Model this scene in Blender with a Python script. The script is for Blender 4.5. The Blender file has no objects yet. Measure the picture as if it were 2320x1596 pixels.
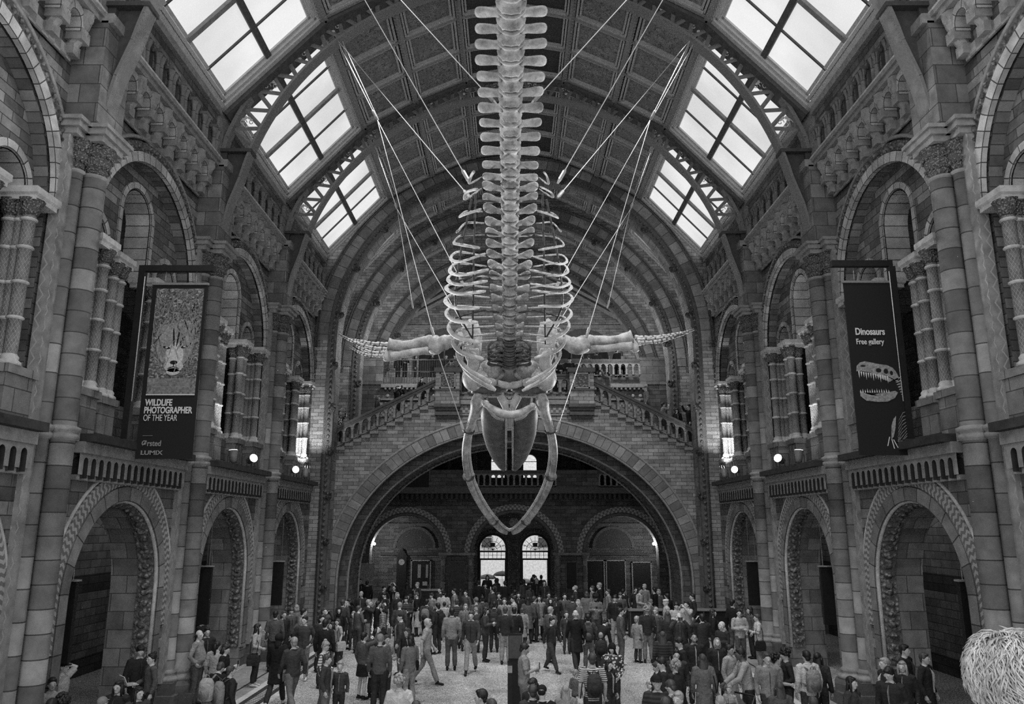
import bpy, bmesh, math, random
from mathutils import Vector, Matrix, Euler
S = bpy.context.scene
COL = S.collection
random.seed(7)
PI = math.pi
# ---------------------------------------------------------------- camera, world, exposure
CAM = Vector((-0.12, 0.0, 4.4)); FPX = 1760.0; PITCH = math.radians(12.55)
cd = bpy.data.cameras.new('camera'); cd.sensor_fit = 'HORIZONTAL'; cd.sensor_width = 36.0
cd.lens = 36.0 * FPX / 2320.0; cd.clip_start = 0.05; cd.clip_end = 400
cam = bpy.data.objects.new('camera', cd); COL.objects.link(cam)
cam.location = CAM; cam.rotation_euler = Euler((PI / 2 + PITCH, 0, 0))
S.camera = cam
S.view_settings.view_transform = 'Standard'; S.view_settings.look = 'None'
S.view_settings.gamma = 1.0; S.view_settings.use_curve_mapping = False
S.view_settings.exposure = 2.0
S.cycles.sample_clamp_indirect = 3.0; S.cycles.use_denoising = False      # keep the fine grain of a dim hall
W = bpy.data.worlds.new('overcast_sky'); S.world = W; W.use_nodes = True
W.node_tree.nodes['Background'].inputs[0].default_value = (1, 1, 1, 1)
W.node_tree.nodes['Background'].inputs[1].default_value = 0.40
PANE = 0.185          # light coming through each frosted roof pane

def un(px, py, Y):
    """point seen at a photograph pixel, at distance Y down the hall"""
    u = px - 1160.0; v = 798.0 - py
    yd = FPX * math.cos(PITCH) - v * math.sin(PITCH); zd = FPX * math.sin(PITCH) + v * math.cos(PITCH)
    return Vector((CAM.x + u / yd * Y, Y, CAM.z + zd / yd * Y))

# ---------------------------------------------------------------- materials
M = {}
def g(v): return (v, v, v, 1)
def newmat(name, rough=0.8, base=0.3, spec=0.25, metal=0.0):
    m = bpy.data.materials.new(name); m.use_nodes = True
    b = m.node_tree.nodes['Principled BSDF']
    b.inputs['Base Color'].default_value = g(base); b.inputs['Roughness'].default_value = rough
    b.inputs['Specular IOR Level'].default_value = spec; b.inputs['Metallic'].default_value = metal
    M[name] = m
    return m, m.node_tree, b
def node(nt, t, **kw):
    n = nt.nodes.new(t)
    for k, v in kw.items():
        if k in n.inputs: n.inputs[k].default_value = v
        else: setattr(n, k, v)
    return n
def uvn(nt, scale=(1, 1, 1), rot=0, src='UV'):
    tc = node(nt, 'ShaderNodeTexCoord'); mp = node(nt, 'ShaderNodeMapping')
    mp.inputs['Scale'].default_value = scale; mp.inputs['Rotation'].default_value = (0, 0, rot)
    nt.links.new(tc.outputs[src], mp.inputs[0]); return mp.outputs[0]
def math_(nt, op, a, b=None):
    n = nt.nodes.new('ShaderNodeMath'); n.operation = op
    for i, x in enumerate((a, b)):
        if x is None: continue
        if isinstance(x, (int, float)): n.inputs[i].default_value = x
        else: nt.links.new(x, n.inputs[i])
    return n.outputs[0]
def mixc(nt, fac, a, b, mode='MIX'):
    n = nt.nodes.new('ShaderNodeMix'); n.data_type = 'RGBA'; n.blend_type = mode
    for i, x in ((0, fac), (6, a), (7, b)):
        if isinstance(x, (int, float)): n.inputs[i].default_value = x
        elif isinstance(x, tuple): n.inputs[i].default_value = x
        else: nt.links.new(x, n.inputs[i])
    return n.outputs[2]
def bump(nt, b, h, strength=0.5, dist=0.02):
    n = node(nt, 'ShaderNodeBump', Strength=strength, Distance=dist)
    nt.links.new(h, n.inputs['Height']); nt.links.new(n.outputs[0], b.inputs['Normal'])
def ramp(nt, fac, stops):
    n = nt.nodes.new('ShaderNodeValToRGB'); nt.links.new(fac, n.inputs[0]); e = n.color_ramp.elements
    e[0].position, e[0].color = stops[0][0], g(stops[0][1]); e[1].position, e[1].color = stops[-1][0], g(stops[-1][1])
    for p, c in stops[1:-1]:
        x = e.new(p); x.color = g(c)
    return n.outputs[0]
def stone(name, lo, hi, bw=0.55, bh=0.2, mortar=0.07, msize=0.010, bands=None, rough=0.75, pits=0.35):
    m, nt, b = newmat(name, rough)
    uv = uvn(nt)
    br = node(nt, 'ShaderNodeTexBrick'); nt.links.new(uv, br.inputs['Vector'])
    for k, v in (('Scale', 1.0), ('Mortar Size', msize), ('Mortar Smooth', 0.2), ('Brick Width', bw), ('Row Height', bh), ('Bias', -0.1)): br.inputs[k].default_value = v
    br.inputs['Color1'].default_value = g(lo); br.inputs['Color2'].default_value = g(hi); br.inputs['Mortar'].default_value = g(mortar)
    no = node(nt, 'ShaderNodeTexNoise', Scale=2.3, Detail=5.0, Roughness=0.65)
    nt.links.new(uvn(nt, src='Object'), no.inputs[0])
    c = mixc(nt, 1.0, br.outputs['Color'], ramp(nt, no.outputs[0], [(0.25, 0.55), (0.8, 1.35)]), 'MULTIPLY')
    if bands:
        sp = node(nt, 'ShaderNodeSeparateXYZ'); nt.links.new(uv, sp.inputs[0])
        fr = math_(nt, 'FRACT', math_(nt, 'DIVIDE', sp.outputs[1], bands[0]))
        st = math_(nt, 'LESS_THAN', fr, bands[1])
        c = mixc(nt, 1.0, c, mixc(nt, st, g(1.0), g(bands[2])), 'MULTIPLY')
    nt.links.new(c, b.inputs['Base Color'])
    n2 = node(nt, 'ShaderNodeTexNoise', Scale=25.0, Detail=3.0); nt.links.new(uvn(nt, src='Object'), n2.inputs[0])
    h = math_(nt, 'SUBTRACT', math_(nt, 'MULTIPLY', n2.outputs[0], pits), br.outputs['Fac'])
    bump(nt, b, h, 0.55, 0.012)
    return m
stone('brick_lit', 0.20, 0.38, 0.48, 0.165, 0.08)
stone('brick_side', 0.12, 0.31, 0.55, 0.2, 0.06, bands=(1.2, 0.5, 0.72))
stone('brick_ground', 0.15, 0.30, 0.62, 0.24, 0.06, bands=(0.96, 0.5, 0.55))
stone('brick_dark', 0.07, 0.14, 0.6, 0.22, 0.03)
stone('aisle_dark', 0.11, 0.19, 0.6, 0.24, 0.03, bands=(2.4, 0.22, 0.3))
stone('ashlar', 0.13, 0.25, 0.7, 0.42, 0.06)
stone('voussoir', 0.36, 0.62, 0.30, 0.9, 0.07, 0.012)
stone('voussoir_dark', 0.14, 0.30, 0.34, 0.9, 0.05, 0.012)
stone('voussoir_mid', 0.15, 0.30, 0.55, 0.9, 0.05, 0.014)
stone('drum', 0.11, 0.30, 40.0, 0.42, 0.05, 0.012)
stone('drum_small', 0.13, 0.30, 40.0, 0.55, 0.05, 0.012)
def plain(name, base, rough=0.7, var=0.25, sc=6.0, bmp=0.3, spec=0.25, metal=0.0):
    m, nt, b = newmat(name, rough, base, spec, metal)
    no = node(nt, 'ShaderNodeTexNoise', Scale=sc, Detail=5.0, Roughness=0.6); nt.links.new(uvn(nt, src='Object'), no.inputs[0])
    nt.links.new(ramp(nt, no.outputs[0], [(0.3, base * (1 - var)), (0.7, base * (1 + var))]), b.inputs['Base Color'])
    if bmp: bump(nt, b, no.outputs[0], bmp, 0.02)
    return m
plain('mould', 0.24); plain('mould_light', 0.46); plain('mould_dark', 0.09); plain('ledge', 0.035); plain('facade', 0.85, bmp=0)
plain('iron', 0.17, 0.5, 0.12, 14, 0.15, 0.4); plain('iron_dark', 0.06, 0.5, 0.2, 10, 0.1)
plain('wood_black', 0.012, 0.55, 0.2); plain('oak_dark', 0.05, 0.5)
plain('ceil_frame', 0.40, 0.7, 0.15, 8, 0.1); plain('ceil_stile', 0.24, 0.7, 0.3, 30, 0.4)
plain('white_frame', 0.50, 0.6, 0.1, 5, 0.05)
plain('steel', 0.35, 0.35, 0.1, 5, 0.0, 0.5, 0.6); plain('cable', 0.5, 0.4, 0.05, 5, 0.0, 0.5)
def carved(name, base, sc=9.0, rough=0.8):
    m, nt, b = newmat(name, rough, base)
    v = node(nt, 'ShaderNodeTexVoronoi', Scale=sc); nt.links.new(uvn(nt, src='Object'), v.inputs['Vector'])
    no = node(nt, 'ShaderNodeTexNoise', Scale=sc * 1.3, Detail=3.0); nt.links.new(uvn(nt, src='Object'), no.inputs[0])
    h = math_(nt, 'ADD', math_(nt, 'MULTIPLY', v.outputs['Distance'], -1.0), no.outputs[0])
    nt.links.new(ramp(nt, h, [(0.0, base * 0.35), (0.35, base), (0.7, base * 1.5)]), b.inputs['Base Color'])
    bump(nt, b, h, 1.0, 0.06)
carved('carved', 0.26); carved('carved_dark', 0.14); carved('carved_fine', 0.32, 22.0)
def diaper():
    m, nt, b = newmat('diaper', 0.6)
    br = node(nt, 'ShaderNodeTexBrick', Scale=1.0); nt.links.new(uvn(nt, rot=PI / 4), br.inputs['Vector'])
    for k, v in (('Mortar Size', 0.010), ('Mortar Smooth', 0.6), ('Brick Width', 0.075), ('Row Height', 0.075)): br.inputs[k].default_value = v
    br.offset = 0.0
    br.inputs['Color1'].default_value = g(0.13); br.inputs['Color2'].default_value = g(0.2); br.inputs['Mortar'].default_value = g(0.34)
    nt.links.new(br.outputs['Color'], b.inputs['Base Color']); bump(nt, b, br.outputs['Fac'], 0.8, 0.02)
diaper()
def chevron(name, lo, hi, per, rad, amp):
    m, nt, b = newmat(name, 0.7); uv = uvn(nt)
    sp = node(nt, 'ShaderNodeSeparateXYZ'); nt.links.new(uv, sp.inputs[0])
    a = math_(nt, 'ABSOLUTE', math_(nt, 'SUBTRACT', math_(nt, 'FRACT', math_(nt, 'DIVIDE', sp.outputs[1], rad)), 0.5))
    f = math_(nt, 'FRACT', math_(nt, 'DIVIDE', math_(nt, 'ADD', sp.outputs[0], math_(nt, 'MULTIPLY', a, amp)), per))
    st = math_(nt, 'LESS_THAN', f, 0.5)
    nt.links.new(mixc(nt, st, g(lo), g(hi)), b.inputs['Base Color']); bump(nt, b, st, 0.3, 0.01)
chevron('chevron', 0.15, 0.36, 0.15, 0.17, 0.12); 
def zigzag():
    m, nt, b = newmat('zigzag', 0.75); uv = uvn(nt)
    sp = node(nt, 'ShaderNodeSeparateXYZ'); nt.links.new(uv, sp.inputs[0])
    tri = math_(nt, 'ABSOLUTE', math_(nt, 'SUBTRACT', math_(nt, 'FRACT', math_(nt, 'DIVIDE', sp.outputs[1], 0.30)), 0.5))
    d = math_(nt, 'ABSOLUTE', math_(nt, 'SUBTRACT', math_(nt, 'ADD', math_(nt, 'FRACT', math_(nt, 'DIVIDE', sp.outputs[0], 0.31)), math_(nt, 'MULTIPLY', tri, 0.6)), 0.65))
    st = math_(nt, 'LESS_THAN', d, 0.05)
    no = node(nt, 'ShaderNodeTexNoise', Scale=4.0, Detail=5.0); nt.links.new(uv, no.inputs[0])
    c = mixc(nt, st, ramp(nt, no.outputs[0], [(0.3, 0.16), (0.7, 0.30)]), g(0.34))
    nt.links.new(c, b.inputs['Base Color']); bump(nt, b, st, 0.6, 0.02)
zigzag()
def checker(name, lo, hi, s):
    m, nt, b = newmat(name, 0.7)
    c = node(nt, 'ShaderNodeTexChecker', Scale=s); nt.links.new(uvn(nt), c.inputs[0])
    c.inputs['Color1'].default_value = g(lo); c.inputs['Color2'].default_value = g(hi); nt.links.new(c.outputs[0], b.inputs['Base Color'])
checker('check_band', 0.12, 0.3, 8.0); checker('mosaic', 0.05, 0.42, 14.0); checker('spandrel_check', 0.17, 0.26, 5.0)
def terrazzo():
    m, nt, b = newmat('terrazzo', 0.33, spec=0.5)
    v = node(nt, 'ShaderNodeTexVoronoi', Scale=48.0); nt.links.new(uvn(nt), v.inputs['Vector'])
    n = node(nt, 'ShaderNodeTexNoise', Scale=0.6, Detail=6.0); nt.links.new(uvn(nt), n.inputs[0])
    bw = node(nt, 'ShaderNodeRGBToBW'); nt.links.new(v.outputs['Color'], bw.inputs[0])
    c = mixc(nt, 1.0, ramp(nt, bw.outputs[0], [(0.2, 0.16), (0.5, 0.36), (0.8, 0.6)]), ramp(nt, n.outputs[0], [(0.3, 0.75), (0.7, 1.2)]), 'MULTIPLY')
    nt.links.new(c, b.inputs['Base Color'])
terrazzo()
def foliage_panel():
    m, nt, b = newmat('painted_panel', 0.7)
    n = node(nt, 'ShaderNodeTexNoise', Scale=1.6, Detail=7.0, Roughness=0.7); nt.links.new(uvn(nt), n.inputs[0])
    v = node(nt, 'ShaderNodeTexVoronoi', Scale=5.0); v.feature = 'DISTANCE_TO_EDGE'
    w = node(nt, 'ShaderNodeVectorMath'); w.operation = 'ADD'
    nt.links.new(uvn(nt), w.inputs[0]); nt.links.new(n.outputs['Color'], w.inputs[1]); nt.links.new(w.outputs[0], v.inputs['Vector'])
    e = math_(nt, 'LESS_THAN', v.outputs['Distance'], 0.035)
    msk = math_(nt, 'GREATER_THAN', n.outputs[0], 0.46)
    c = mixc(nt, math_(nt, 'MULTIPLY', e, msk), ramp(nt, n.outputs[0], [(0.3, 0.13), (0.7, 0.30)]), g(0.03))
    nt.links.new(c, b.inputs['Base Color'])
foliage_panel()
plain('panel_dark', 0.05, 0.7, 0.3, 14)
def bone(name, lo, hi):
    m, nt, b = newmat(name, 0.55, spec=0.3)
    n = node(nt, 'ShaderNodeTexNoise', Scale=3.5, Detail=8.0, Roughness=0.7); nt.links.new(uvn(nt, src='Object'), n.inputs[0])
    n2 = node(nt, 'ShaderNodeTexNoise', Scale=40.0, Detail=2.0); nt.links.new(uvn(nt, src='Object'), n2.inputs[0])
    nt.links.new(ramp(nt, n.outputs[0], [(0.3, lo), (0.5, (lo + hi) / 2), (0.68, hi)]), b.inputs['Base Color'])
    bump(nt, b, math_(nt, 'ADD', math_(nt, 'MULTIPLY', n2.outputs[0], 0.3), n.outputs[0]), 0.5, 0.02)
bone('bone', 0.10, 0.52); bone('bone_dark', 0.05, 0.15); bone('bone_pale', 0.28, 0.58)  # the darkest tone also carries painted shade on the upper jaw
def pane():
    m, nt, b = newmat('frosted_glass', 0.4, 0.8)
    n = node(nt, 'ShaderNodeTexNoise', Scale=0.35, Detail=3.0); nt.links.new(uvn(nt), n.inputs[0])
    b.inputs['Emission Color'].default_value = g(1.0)
    nt.links.new(ramp(nt, n.outputs[0], [(0.35, 0.75), (0.6, 1.0)]), b.inputs['Emission Color'])
    b.inputs['Emission Strength'].default_value = PANE
    b.inputs['Base Color'].default_value = g(0.5)
pane()
def emit(name, s, c=1.0):
    m, nt, b = newmat(name, 0.5, 0.8); b.inputs['Emission Color'].default_value = g(c); b.inputs['Emission Strength'].default_value = s
emit('lamp_glow', 2.0); emit('window_glow', 0.22); emit('screen_glow', 0.5)

# ---------------------------------------------------------------- mesh building
class MB:
    def __init__(s): s.v = []; s.f = []; s.u = []; s.m = []; s.xf = None
    def poly(s, pts, uv=None, mi=0):
        n0 = len(s.v)
        pts = [Vector(p) for p in pts]
        if uv is None:
            n = (pts[1] - pts[0]).cross(pts[-1] - pts[0]) if len(pts) < 5 else (pts[1] - pts[0]).cross(pts[2] - pts[1])
            ax = max(range(3), key=lambda i: abs(n[i]))
            uv = [(p.y, p.z) if ax == 0 else (p.x, p.z) if ax == 1 else (p.x, p.y) for p in pts]
        s.v += pts; s.f.append(list(range(n0, n0 + len(pts)))); s.u += uv; s.m.append(mi)
    def grid(s, rows, uvs=None, mi=0, closed=False, cap0=False, cap1=False):
        """rows: list of equal-length loops of points"""
        n0 = len(s.v); R = len(rows); N = len(rows[0])
        for r in rows: s.v += [Vector(p) for p in r]
        lim = N if closed else N - 1
        for i in range(R - 1):
            for j in range(lim):
                k = (j + 1) % N
                s.f.append([n0 + i * N + j, n0 + i * N + k, n0 + (i + 1) * N + k, n0 + (i + 1) * N + j]); s.m.append(mi)
                if uvs:
                    a, b_ = uvs[i][j], uvs[i][j + 1 if closed else k]; c, d = uvs[i + 1][j + 1 if closed else k], uvs[i + 1][j]
                    s.u += [a, b_, c, d]
                else: s.u += [(j / N, i), ((j + 1) / N, i), ((j + 1) / N, i + 1), (j / N, i + 1)]
        for flag, i in ((cap0, 0), (cap1, R - 1)):
            if flag:
                s.f.append([n0 + i * N + j for j in range(N)]); s.m.append(mi); s.u += [(0, 0)] * N
    def box(s, x0, x1, y0, y1, z0, z1, mi=0):
        if x0 > x1: x0, x1 = x1, x0
        if y0 > y1: y0, y1 = y1, y0
        P = [(x0, y0, z0), (x1, y0, z0), (x1, y1, z0), (x0, y1, z0), (x0, y0, z1), (x1, y0, z1), (x1, y1, z1), (x0, y1, z1)]
        for q in ((0, 3, 2, 1), (4, 5, 6, 7), (0, 1, 5, 4), (2, 3, 7, 6), (1, 2, 6, 5), (3, 0, 4, 7)): s.poly([P[i] for i in q], None, mi)
    def obox(s, c, ax, ay, az, mi=0):
        c, ax, ay, az = Vector(c), Vector(ax), Vector(ay), Vector(az)
        P = [c + i * ax + j * ay + k * az for k in (-1, 1) for i, j in ((-1, -1), (1, -1), (1, 1), (-1, 1))]
        for q in ((0, 3, 2, 1), (4, 5, 6, 7), (0, 1, 5, 4), (2, 3, 7, 6), (1, 2, 6, 5), (3, 0, 4, 7)): s.poly([P[i] for i in q], None, mi)
    def lathe(s, c, prof, n=16, mi=0, a0=0, a1=2 * PI):
        """prof: (r, z) pairs from bottom to top"""
        rows = []; uvs = []; full = abs(a1 - a0 - 2 * PI) < 1e-4; N = n if full else n + 1; L = 0
        for i, (r, z) in enumerate(prof):
            if i: L += math.hypot(r - prof[i - 1][0], z - prof[i - 1][1])
            rows.append([(c[0] + r * math.cos(a0 + (a1 - a0) * j / n), c[1] + r * math.sin(a0 + (a1 - a0) * j / n), c[2] + z) for j in range(N)])
            rr = max(r, 0.05)
            uvs.append([(prof[0][0] * (a1 - a0) * j / n, c[2] + z) for j in range(N + 1)])
        k0 = len(s.m)
        s.grid(rows, uvs, mi if not isinstance(mi, (list, tuple)) else 0, closed=full, cap0=full and prof[0][0] > 1e-3, cap1=full and prof[-1][0] > 1e-3)
        if isinstance(mi, (list, tuple)):
            per = N if full else N - 1
            for i in range(len(prof) - 1):
                for j in range(per): s.m[k0 + i * per + j] = mi[i]
    def tube(s, pts, r, n=8, mi=0, cap=True, flat=None, up=(0, 0, 1)):
        """swept tube; r number or list; flat = (a, b) factors of the section"""
        pts = [Vector(p) for p in pts]; K = len(pts); rows = []; L = 0; uvs = []
        rs = r if isinstance(r, (list, tuple)) else [r] * K; up = Vector(up)
        pa = None
        for i, p in enumerate(pts):
            t = (pts[min(i + 1, K - 1)] - pts[max(i - 1, 0)])
            if t.length < 1e-7: t = Vector((0, 0, 1))
            t.normalize()
            if pa is None:
                a = up.cross(t)
                if a.length < 1e-3: a = Vector((1, 0, 0)).cross(t)
                if a.length < 1e-3: a = Vector((0, 1, 0)).cross(t)
            else:
                a = pa - t * pa.dot(t)
            a.normalize(); pa = a; b = t.cross(a)
            fa, fb = flat if flat else (1, 1)
            if isinstance(fa, (list, tuple)): fa = fa[i]
            if isinstance(fb, (list, tuple)): fb = fb[i]
            if i: L += (p - pts[i - 1]).length
            rows.append([p + a * (rs[i] * fa * math.cos(2 * PI * j / n)) + b * (rs[i] * fb * math.sin(2 * PI * j / n)) for j in range(n)])
            uvs.append([(rs[i] * 2 * PI * j / n, L) for j in range(n + 1)])
        s.grid(rows, uvs, mi, closed=True, cap0=cap, cap1=cap)
    def ball(s, c, r, n=10, m=7, mi=0, sc=(1, 1, 1), mat=None):
        rows = []
        for i in range(m + 1):
            th = PI * i / m
            row = []
            for j in range(n):
                p = Vector((math.sin(th) * math.cos(2 * PI * j / n) * r * sc[0], math.sin(th) * math.sin(2 * PI * j / n) * r * sc[1], math.cos(th) * r * sc[2]))
                if mat: p = mat @ p
                row.append(p + Vector(c))
            rows.append(row)
        s.grid(rows, None, mi, closed=True)
    def build(s, name, mats, parent=None, smooth=False, loc=None, rz=0):
        me = bpy.data.meshes.new(name)
        me.from_pydata([tuple(v) for v in s.v], [], s.f)
        uvl = me.uv_layers.new(name='UVMap'); flat = []
        for q in s.u: flat += [q[0], q[1]]
        uvl.data.foreach_set('uv', flat)
        if not isinstance(mats, (list, tuple)): mats = [mats]
        for m in mats: me.materials.append(M[m] if isinstance(m, str) else m)
        me.polygons.foreach_set('material_index', s.m)
        if smooth: me.polygons.foreach_set('use_smooth', [True] * len(s.f))
        if smooth or True:
            bm = bmesh.new(); bm.from_mesh(me); bmesh.ops.remove_doubles(bm, verts=bm.verts, dist=0.0004)
            bmesh.ops.recalc_face_normals(bm, faces=bm.faces); bm.to_mesh(me); bm.free()
        if smooth == 'auto':
            try: me.set_sharp_from_angle(angle=math.radians(40))
            except Exception: pass
        o = bpy.data.objects.new(name, me); COL.objects.link(o)
        if parent: o.parent = parent
        if loc: o.location = loc
        o.rotation_euler[2] = rz
        return o
def tag(o, label=None, cat=None, group=None, kind=None):
    if label: o['label'] = label
    if cat: o['category'] = cat
    if group: o['group'] = group
    if kind: o['kind'] = kind
    return o
def empty(name, loc, label=None, cat=None, group=None, rz=0, kind=None):
    o = bpy.data.objects.new(name, None); COL.objects.link(o); o.location = loc; o.rotation_euler[2] = rz
    o.empty_display_size = 0.2
    return tag(o, label, cat, group, kind)
def part(mb, name, mats, parent, smooth=False):
    """mesh given in world coordinates, parented to a thing standing elsewhere"""
    o = mb.build(name, mats, None, smooth)
    o.parent = parent; m = Matrix.Translation(parent.location) @ Euler(parent.rotation_euler).to_matrix().to_4x4()
    o.matrix_parent_inverse = m.inverted()
    return o
def dup(root, loc, rz=0, label=None, group=None, scale=None):
    r = root.copy(); COL.objects.link(r); r.location = loc; r.rotation_euler[2] = rz
    if scale: r.scale = scale
    if label: r['label'] = label
    if group: r['group'] = group
    for ch in list(root.children):
        c = ch.copy(); COL.objects.link(c); c.parent = r; c.matrix_parent_inverse = ch.matrix_parent_inverse.copy()
        for gc in list(ch.children):
            d = gc.copy(); COL.objects.link(d); d.parent = c; d.matrix_parent_inverse = gc.matrix_parent_inverse.copy()
    return r
def cat_rom(P, n=6):
    P = [Vector(p) for p in P]; Q = [2 * P[0] - P[1]] + P + [2 * P[-1] - P[-2]]; out = []
    for i in range(1, len(Q) - 2):
        for k in range(n):
            t = k / n
            out.append(0.5 * ((2 * Q[i]) + (-Q[i - 1] + Q[i + 1]) * t + (2 * Q[i - 1] - 5 * Q[i] + 4 * Q[i + 1] - Q[i + 2]) * t * t + (-Q[i - 1] + 3 * Q[i] - 3 * Q[i + 1] + Q[i + 2]) * t ** 3))
    out.append(P[-1]); return out

def PT(axis, a, z, d): return (d, a, z) if axis == 'y' else (a, d, z)
def op(c, hw, zb, zs, rise): return dict(c=c, hw=hw, zb=zb, zs=zs, rise=rise)
def optop(o, a):
    t = (a - o['c']) / o['hw']; t = max(-1, min(1, t))
    return o['zs'] + o['rise'] * math.sqrt(max(0, 1 - t * t))
def wall_open(mb, axis, a0, a1, z0, z1, ops, d0, d1, mi=0, mi_rev=None, nseg=14, back=True, sh=0.0, rev=True):
    """a wall plane with arched openings and real thickness from d0 (front) to d1"""
    zt = z1 if callable(z1) else (lambda a: z1); zbf = z0 if callable(z0) else (lambda a: z0)
    if mi_rev is None: mi_rev = mi
    bp = {a0, a1}
    for o in ops:
        for i in range(nseg + 1):
            a = o['c'] - o['hw'] * math.cos(PI * i / nseg)
            if a0 < a < a1: bp.add(round(a, 5))
    if callable(z1) or callable(z0):
        for i in range(41): bp.add(a0 + (a1 - a0) * i / 40)
    bp = sorted(bp)
    S_ = lambda a, z: z + sh * a
    for aL, aR in zip(bp[:-1], bp[1:]):
        if aR - aL < 1e-4: continue
        mid = (aL + aR) / 2
        hs = []
        for o in ops:
            if abs(mid - o['c']) < o['hw']: hs.append([(o['zb'], o['zb']), (optop(o, aL), optop(o, aR)), optop(o, mid)])
        hs.sort(key=lambda h: h[0][0]); mg = []
        for h in hs:
            if mg and h[0][0] <= mg[-1][2] + 1e-4:
                if h[2] > mg[-1][2]: mg[-1][1] = h[1]; mg[-1][2] = h[2]
            else: mg.append(list(h))
        cur = (zbf(aL), zbf(aR)); segs = []
        for h in mg:
            if h[0][0] > cur[0] + 1e-4: segs.append((cur, h[0]))
            cur = h[1]
        if zt(mid) > (cur[0] + cur[1]) / 2: segs.append((cur, (zt(aL), zt(aR))))
        for lo, hi in segs:
            for d in ([d0, d1] if back else [d0]):
                mb.poly([PT(axis, aL, S_(aL, lo[0]), d), PT(axis, aR, S_(aR, lo[1]), d), PT(axis, aR, S_(aR, hi[1]), d), PT(axis, aL, S_(aL, hi[0]), d)],
                        [(aL, lo[0]), (aR, lo[1]), (aR, hi[1]), (aL, hi[0])], mi)
        mb.poly([PT(axis, aL, S_(aL, zt(aL)), d0), PT(axis, aR, S_(aR, zt(aR)), d0), PT(axis, aR, S_(aR, zt(aR)), d1), PT(axis, aL, S_(aL, zt(aL)), d1)], None, mi)
    if rev:
        for o in ops:
            path = [(o['c'] - o['hw'], o['zb'])] + [(o['c'] - o['hw'] * math.cos(PI * i / nseg), optop(o, o['c'] - o['hw'] * math.cos(PI * i / nseg))) for i in range(nseg + 1)] + [(o['c'] + o['hw'], o['zb'])]
            L = 0
            for (a, z), (b, w) in zip(path[:-1], path[1:]):
                d = math.hypot(b - a, w - z)
                mb.poly([PT(axis, a, S_(a, z), d0), PT(axis, b, S_(b, w), d0), PT(axis, b, S_(b, w), d1), PT(axis, a, S_(a, z), d1)],
                        [(0, L), (0, L + d), (abs(d1 - d0), L + d), (abs(d1 - d0), L)], mi_rev); L += d
            if o['zb'] > zbf(o['c']) + 0.01 or callable(z0) is False and o['zb'] > z0 + 0.01:
                a, b = o['c'] - o['hw'], o['c'] + o['hw']
                mb.poly([PT(axis, a, S_(a, o['zb']), d0), PT(axis, b, S_(b, o['zb']), d0), PT(axis, b, S_(b, o['zb']), d1), PT(axis, a, S_(a, o['zb']), d1)], None, mi_rev)
def ring(mb, axis, c, zs, ri, ro, zi, zo, d0, d1, zbase=None, mi=0, n=28, t0=0.0, t1=PI):
    """arch band between two half ellipses (ri, zi) and (ro, zo), standing from d0 (front) to d1"""
    inn = []; out = []
    if zbase is not None: inn.append((c - ri, zbase)); out.append((c - ro, zbase))
    for i in range(n + 1):
        t = PI - (t0 + (t1 - t0) * i / n)
        inn.append((c + ri * math.cos(t), zs + zi * math.sin(t))); out.append((c + ro * math.cos(t), zs + zo * math.sin(t)))
    if zbase is not None: inn.append((c + ri, zbase)); out.append((c + ro, zbase))
    L = 0; w = ro - ri
    for k in range(len(inn) - 1):
        (a, z), (b, y) = inn[k], inn[k + 1]; (e, x), (f, q) = out[k], out[k + 1]
        d = math.hypot(b - a + f - e, y - z + q - x) / 2
        uv = [(L, 0), (L + d, 0), (L + d, w), (L, w)]
        mb.poly([PT(axis, a, z, d0), PT(axis, b, y, d0), PT(axis, f, q, d0), PT(axis, e, x, d0)], uv, mi)
        uv2 = [(L, 0), (L + d, 0), (L + d, abs(d1 - d0)), (L, abs(d1 - d0))]
        mb.poly([PT(axis, a, z, d0), PT(axis, b, y, d0), PT(axis, b, y, d1), PT(axis, a, z, d1)], uv2, mi)
        mb.poly([PT(axis, e, x, d0), PT(axis, f, q, d0), PT(axis, f, q, d1), PT(axis, e, x, d1)], uv2, mi)
        L += d
def archpath(axis, c, zs, r, rz, d, zbase=None, n=28):
    P = []
    if zbase is not None: P.append(PT(axis, c - r, zbase, d))
    P += [PT(axis, c - r * math.cos(PI * i / n), zs + rz * math.sin(PI * i / n), d) for i in range(n + 1)]
    if zbase is not None: P.append(PT(axis, c + r, zbase, d))
    return P

def ringed(z0, z1, r, rings, dr=0.04, h=0.04, foot=None, head=None):
    """lathe profile and materials of a shaft with moulded rings"""
    P = []; m = []
    if foot:
        for p in foot: P.append(p)
    P.append((r, z0 + (foot[-1][1] - z0 if foot else 0)))
    P = P[:-1] if foot else P
    for z in rings:
        for q in ((r, z - h), (r + dr, z - h * 0.5), (r + dr, z + h * 0.5), (r, z + h)): P.append(q)
    P.append((r, z1))
    if head:
        for p in head: P.append(p)
    for a_, b_ in zip(P[:-1], P[1:]):
        m.append(0 if abs(a_[0] - r) < 1e-5 and abs(b_[0] - r) < 1e-5 else 1)
    return P, m
# ================================================================ THE HALL
BAYS = [11.25, 17.75, 24.25, 30.75]            # centres of the bays down the nave
LINES = [8.0, 14.5, 21.0, 27.5]               # column lines
ORD = ['first', 'second', 'third', 'fourth']
SIDE = {-1: 'left', 1: 'right'}
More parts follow.
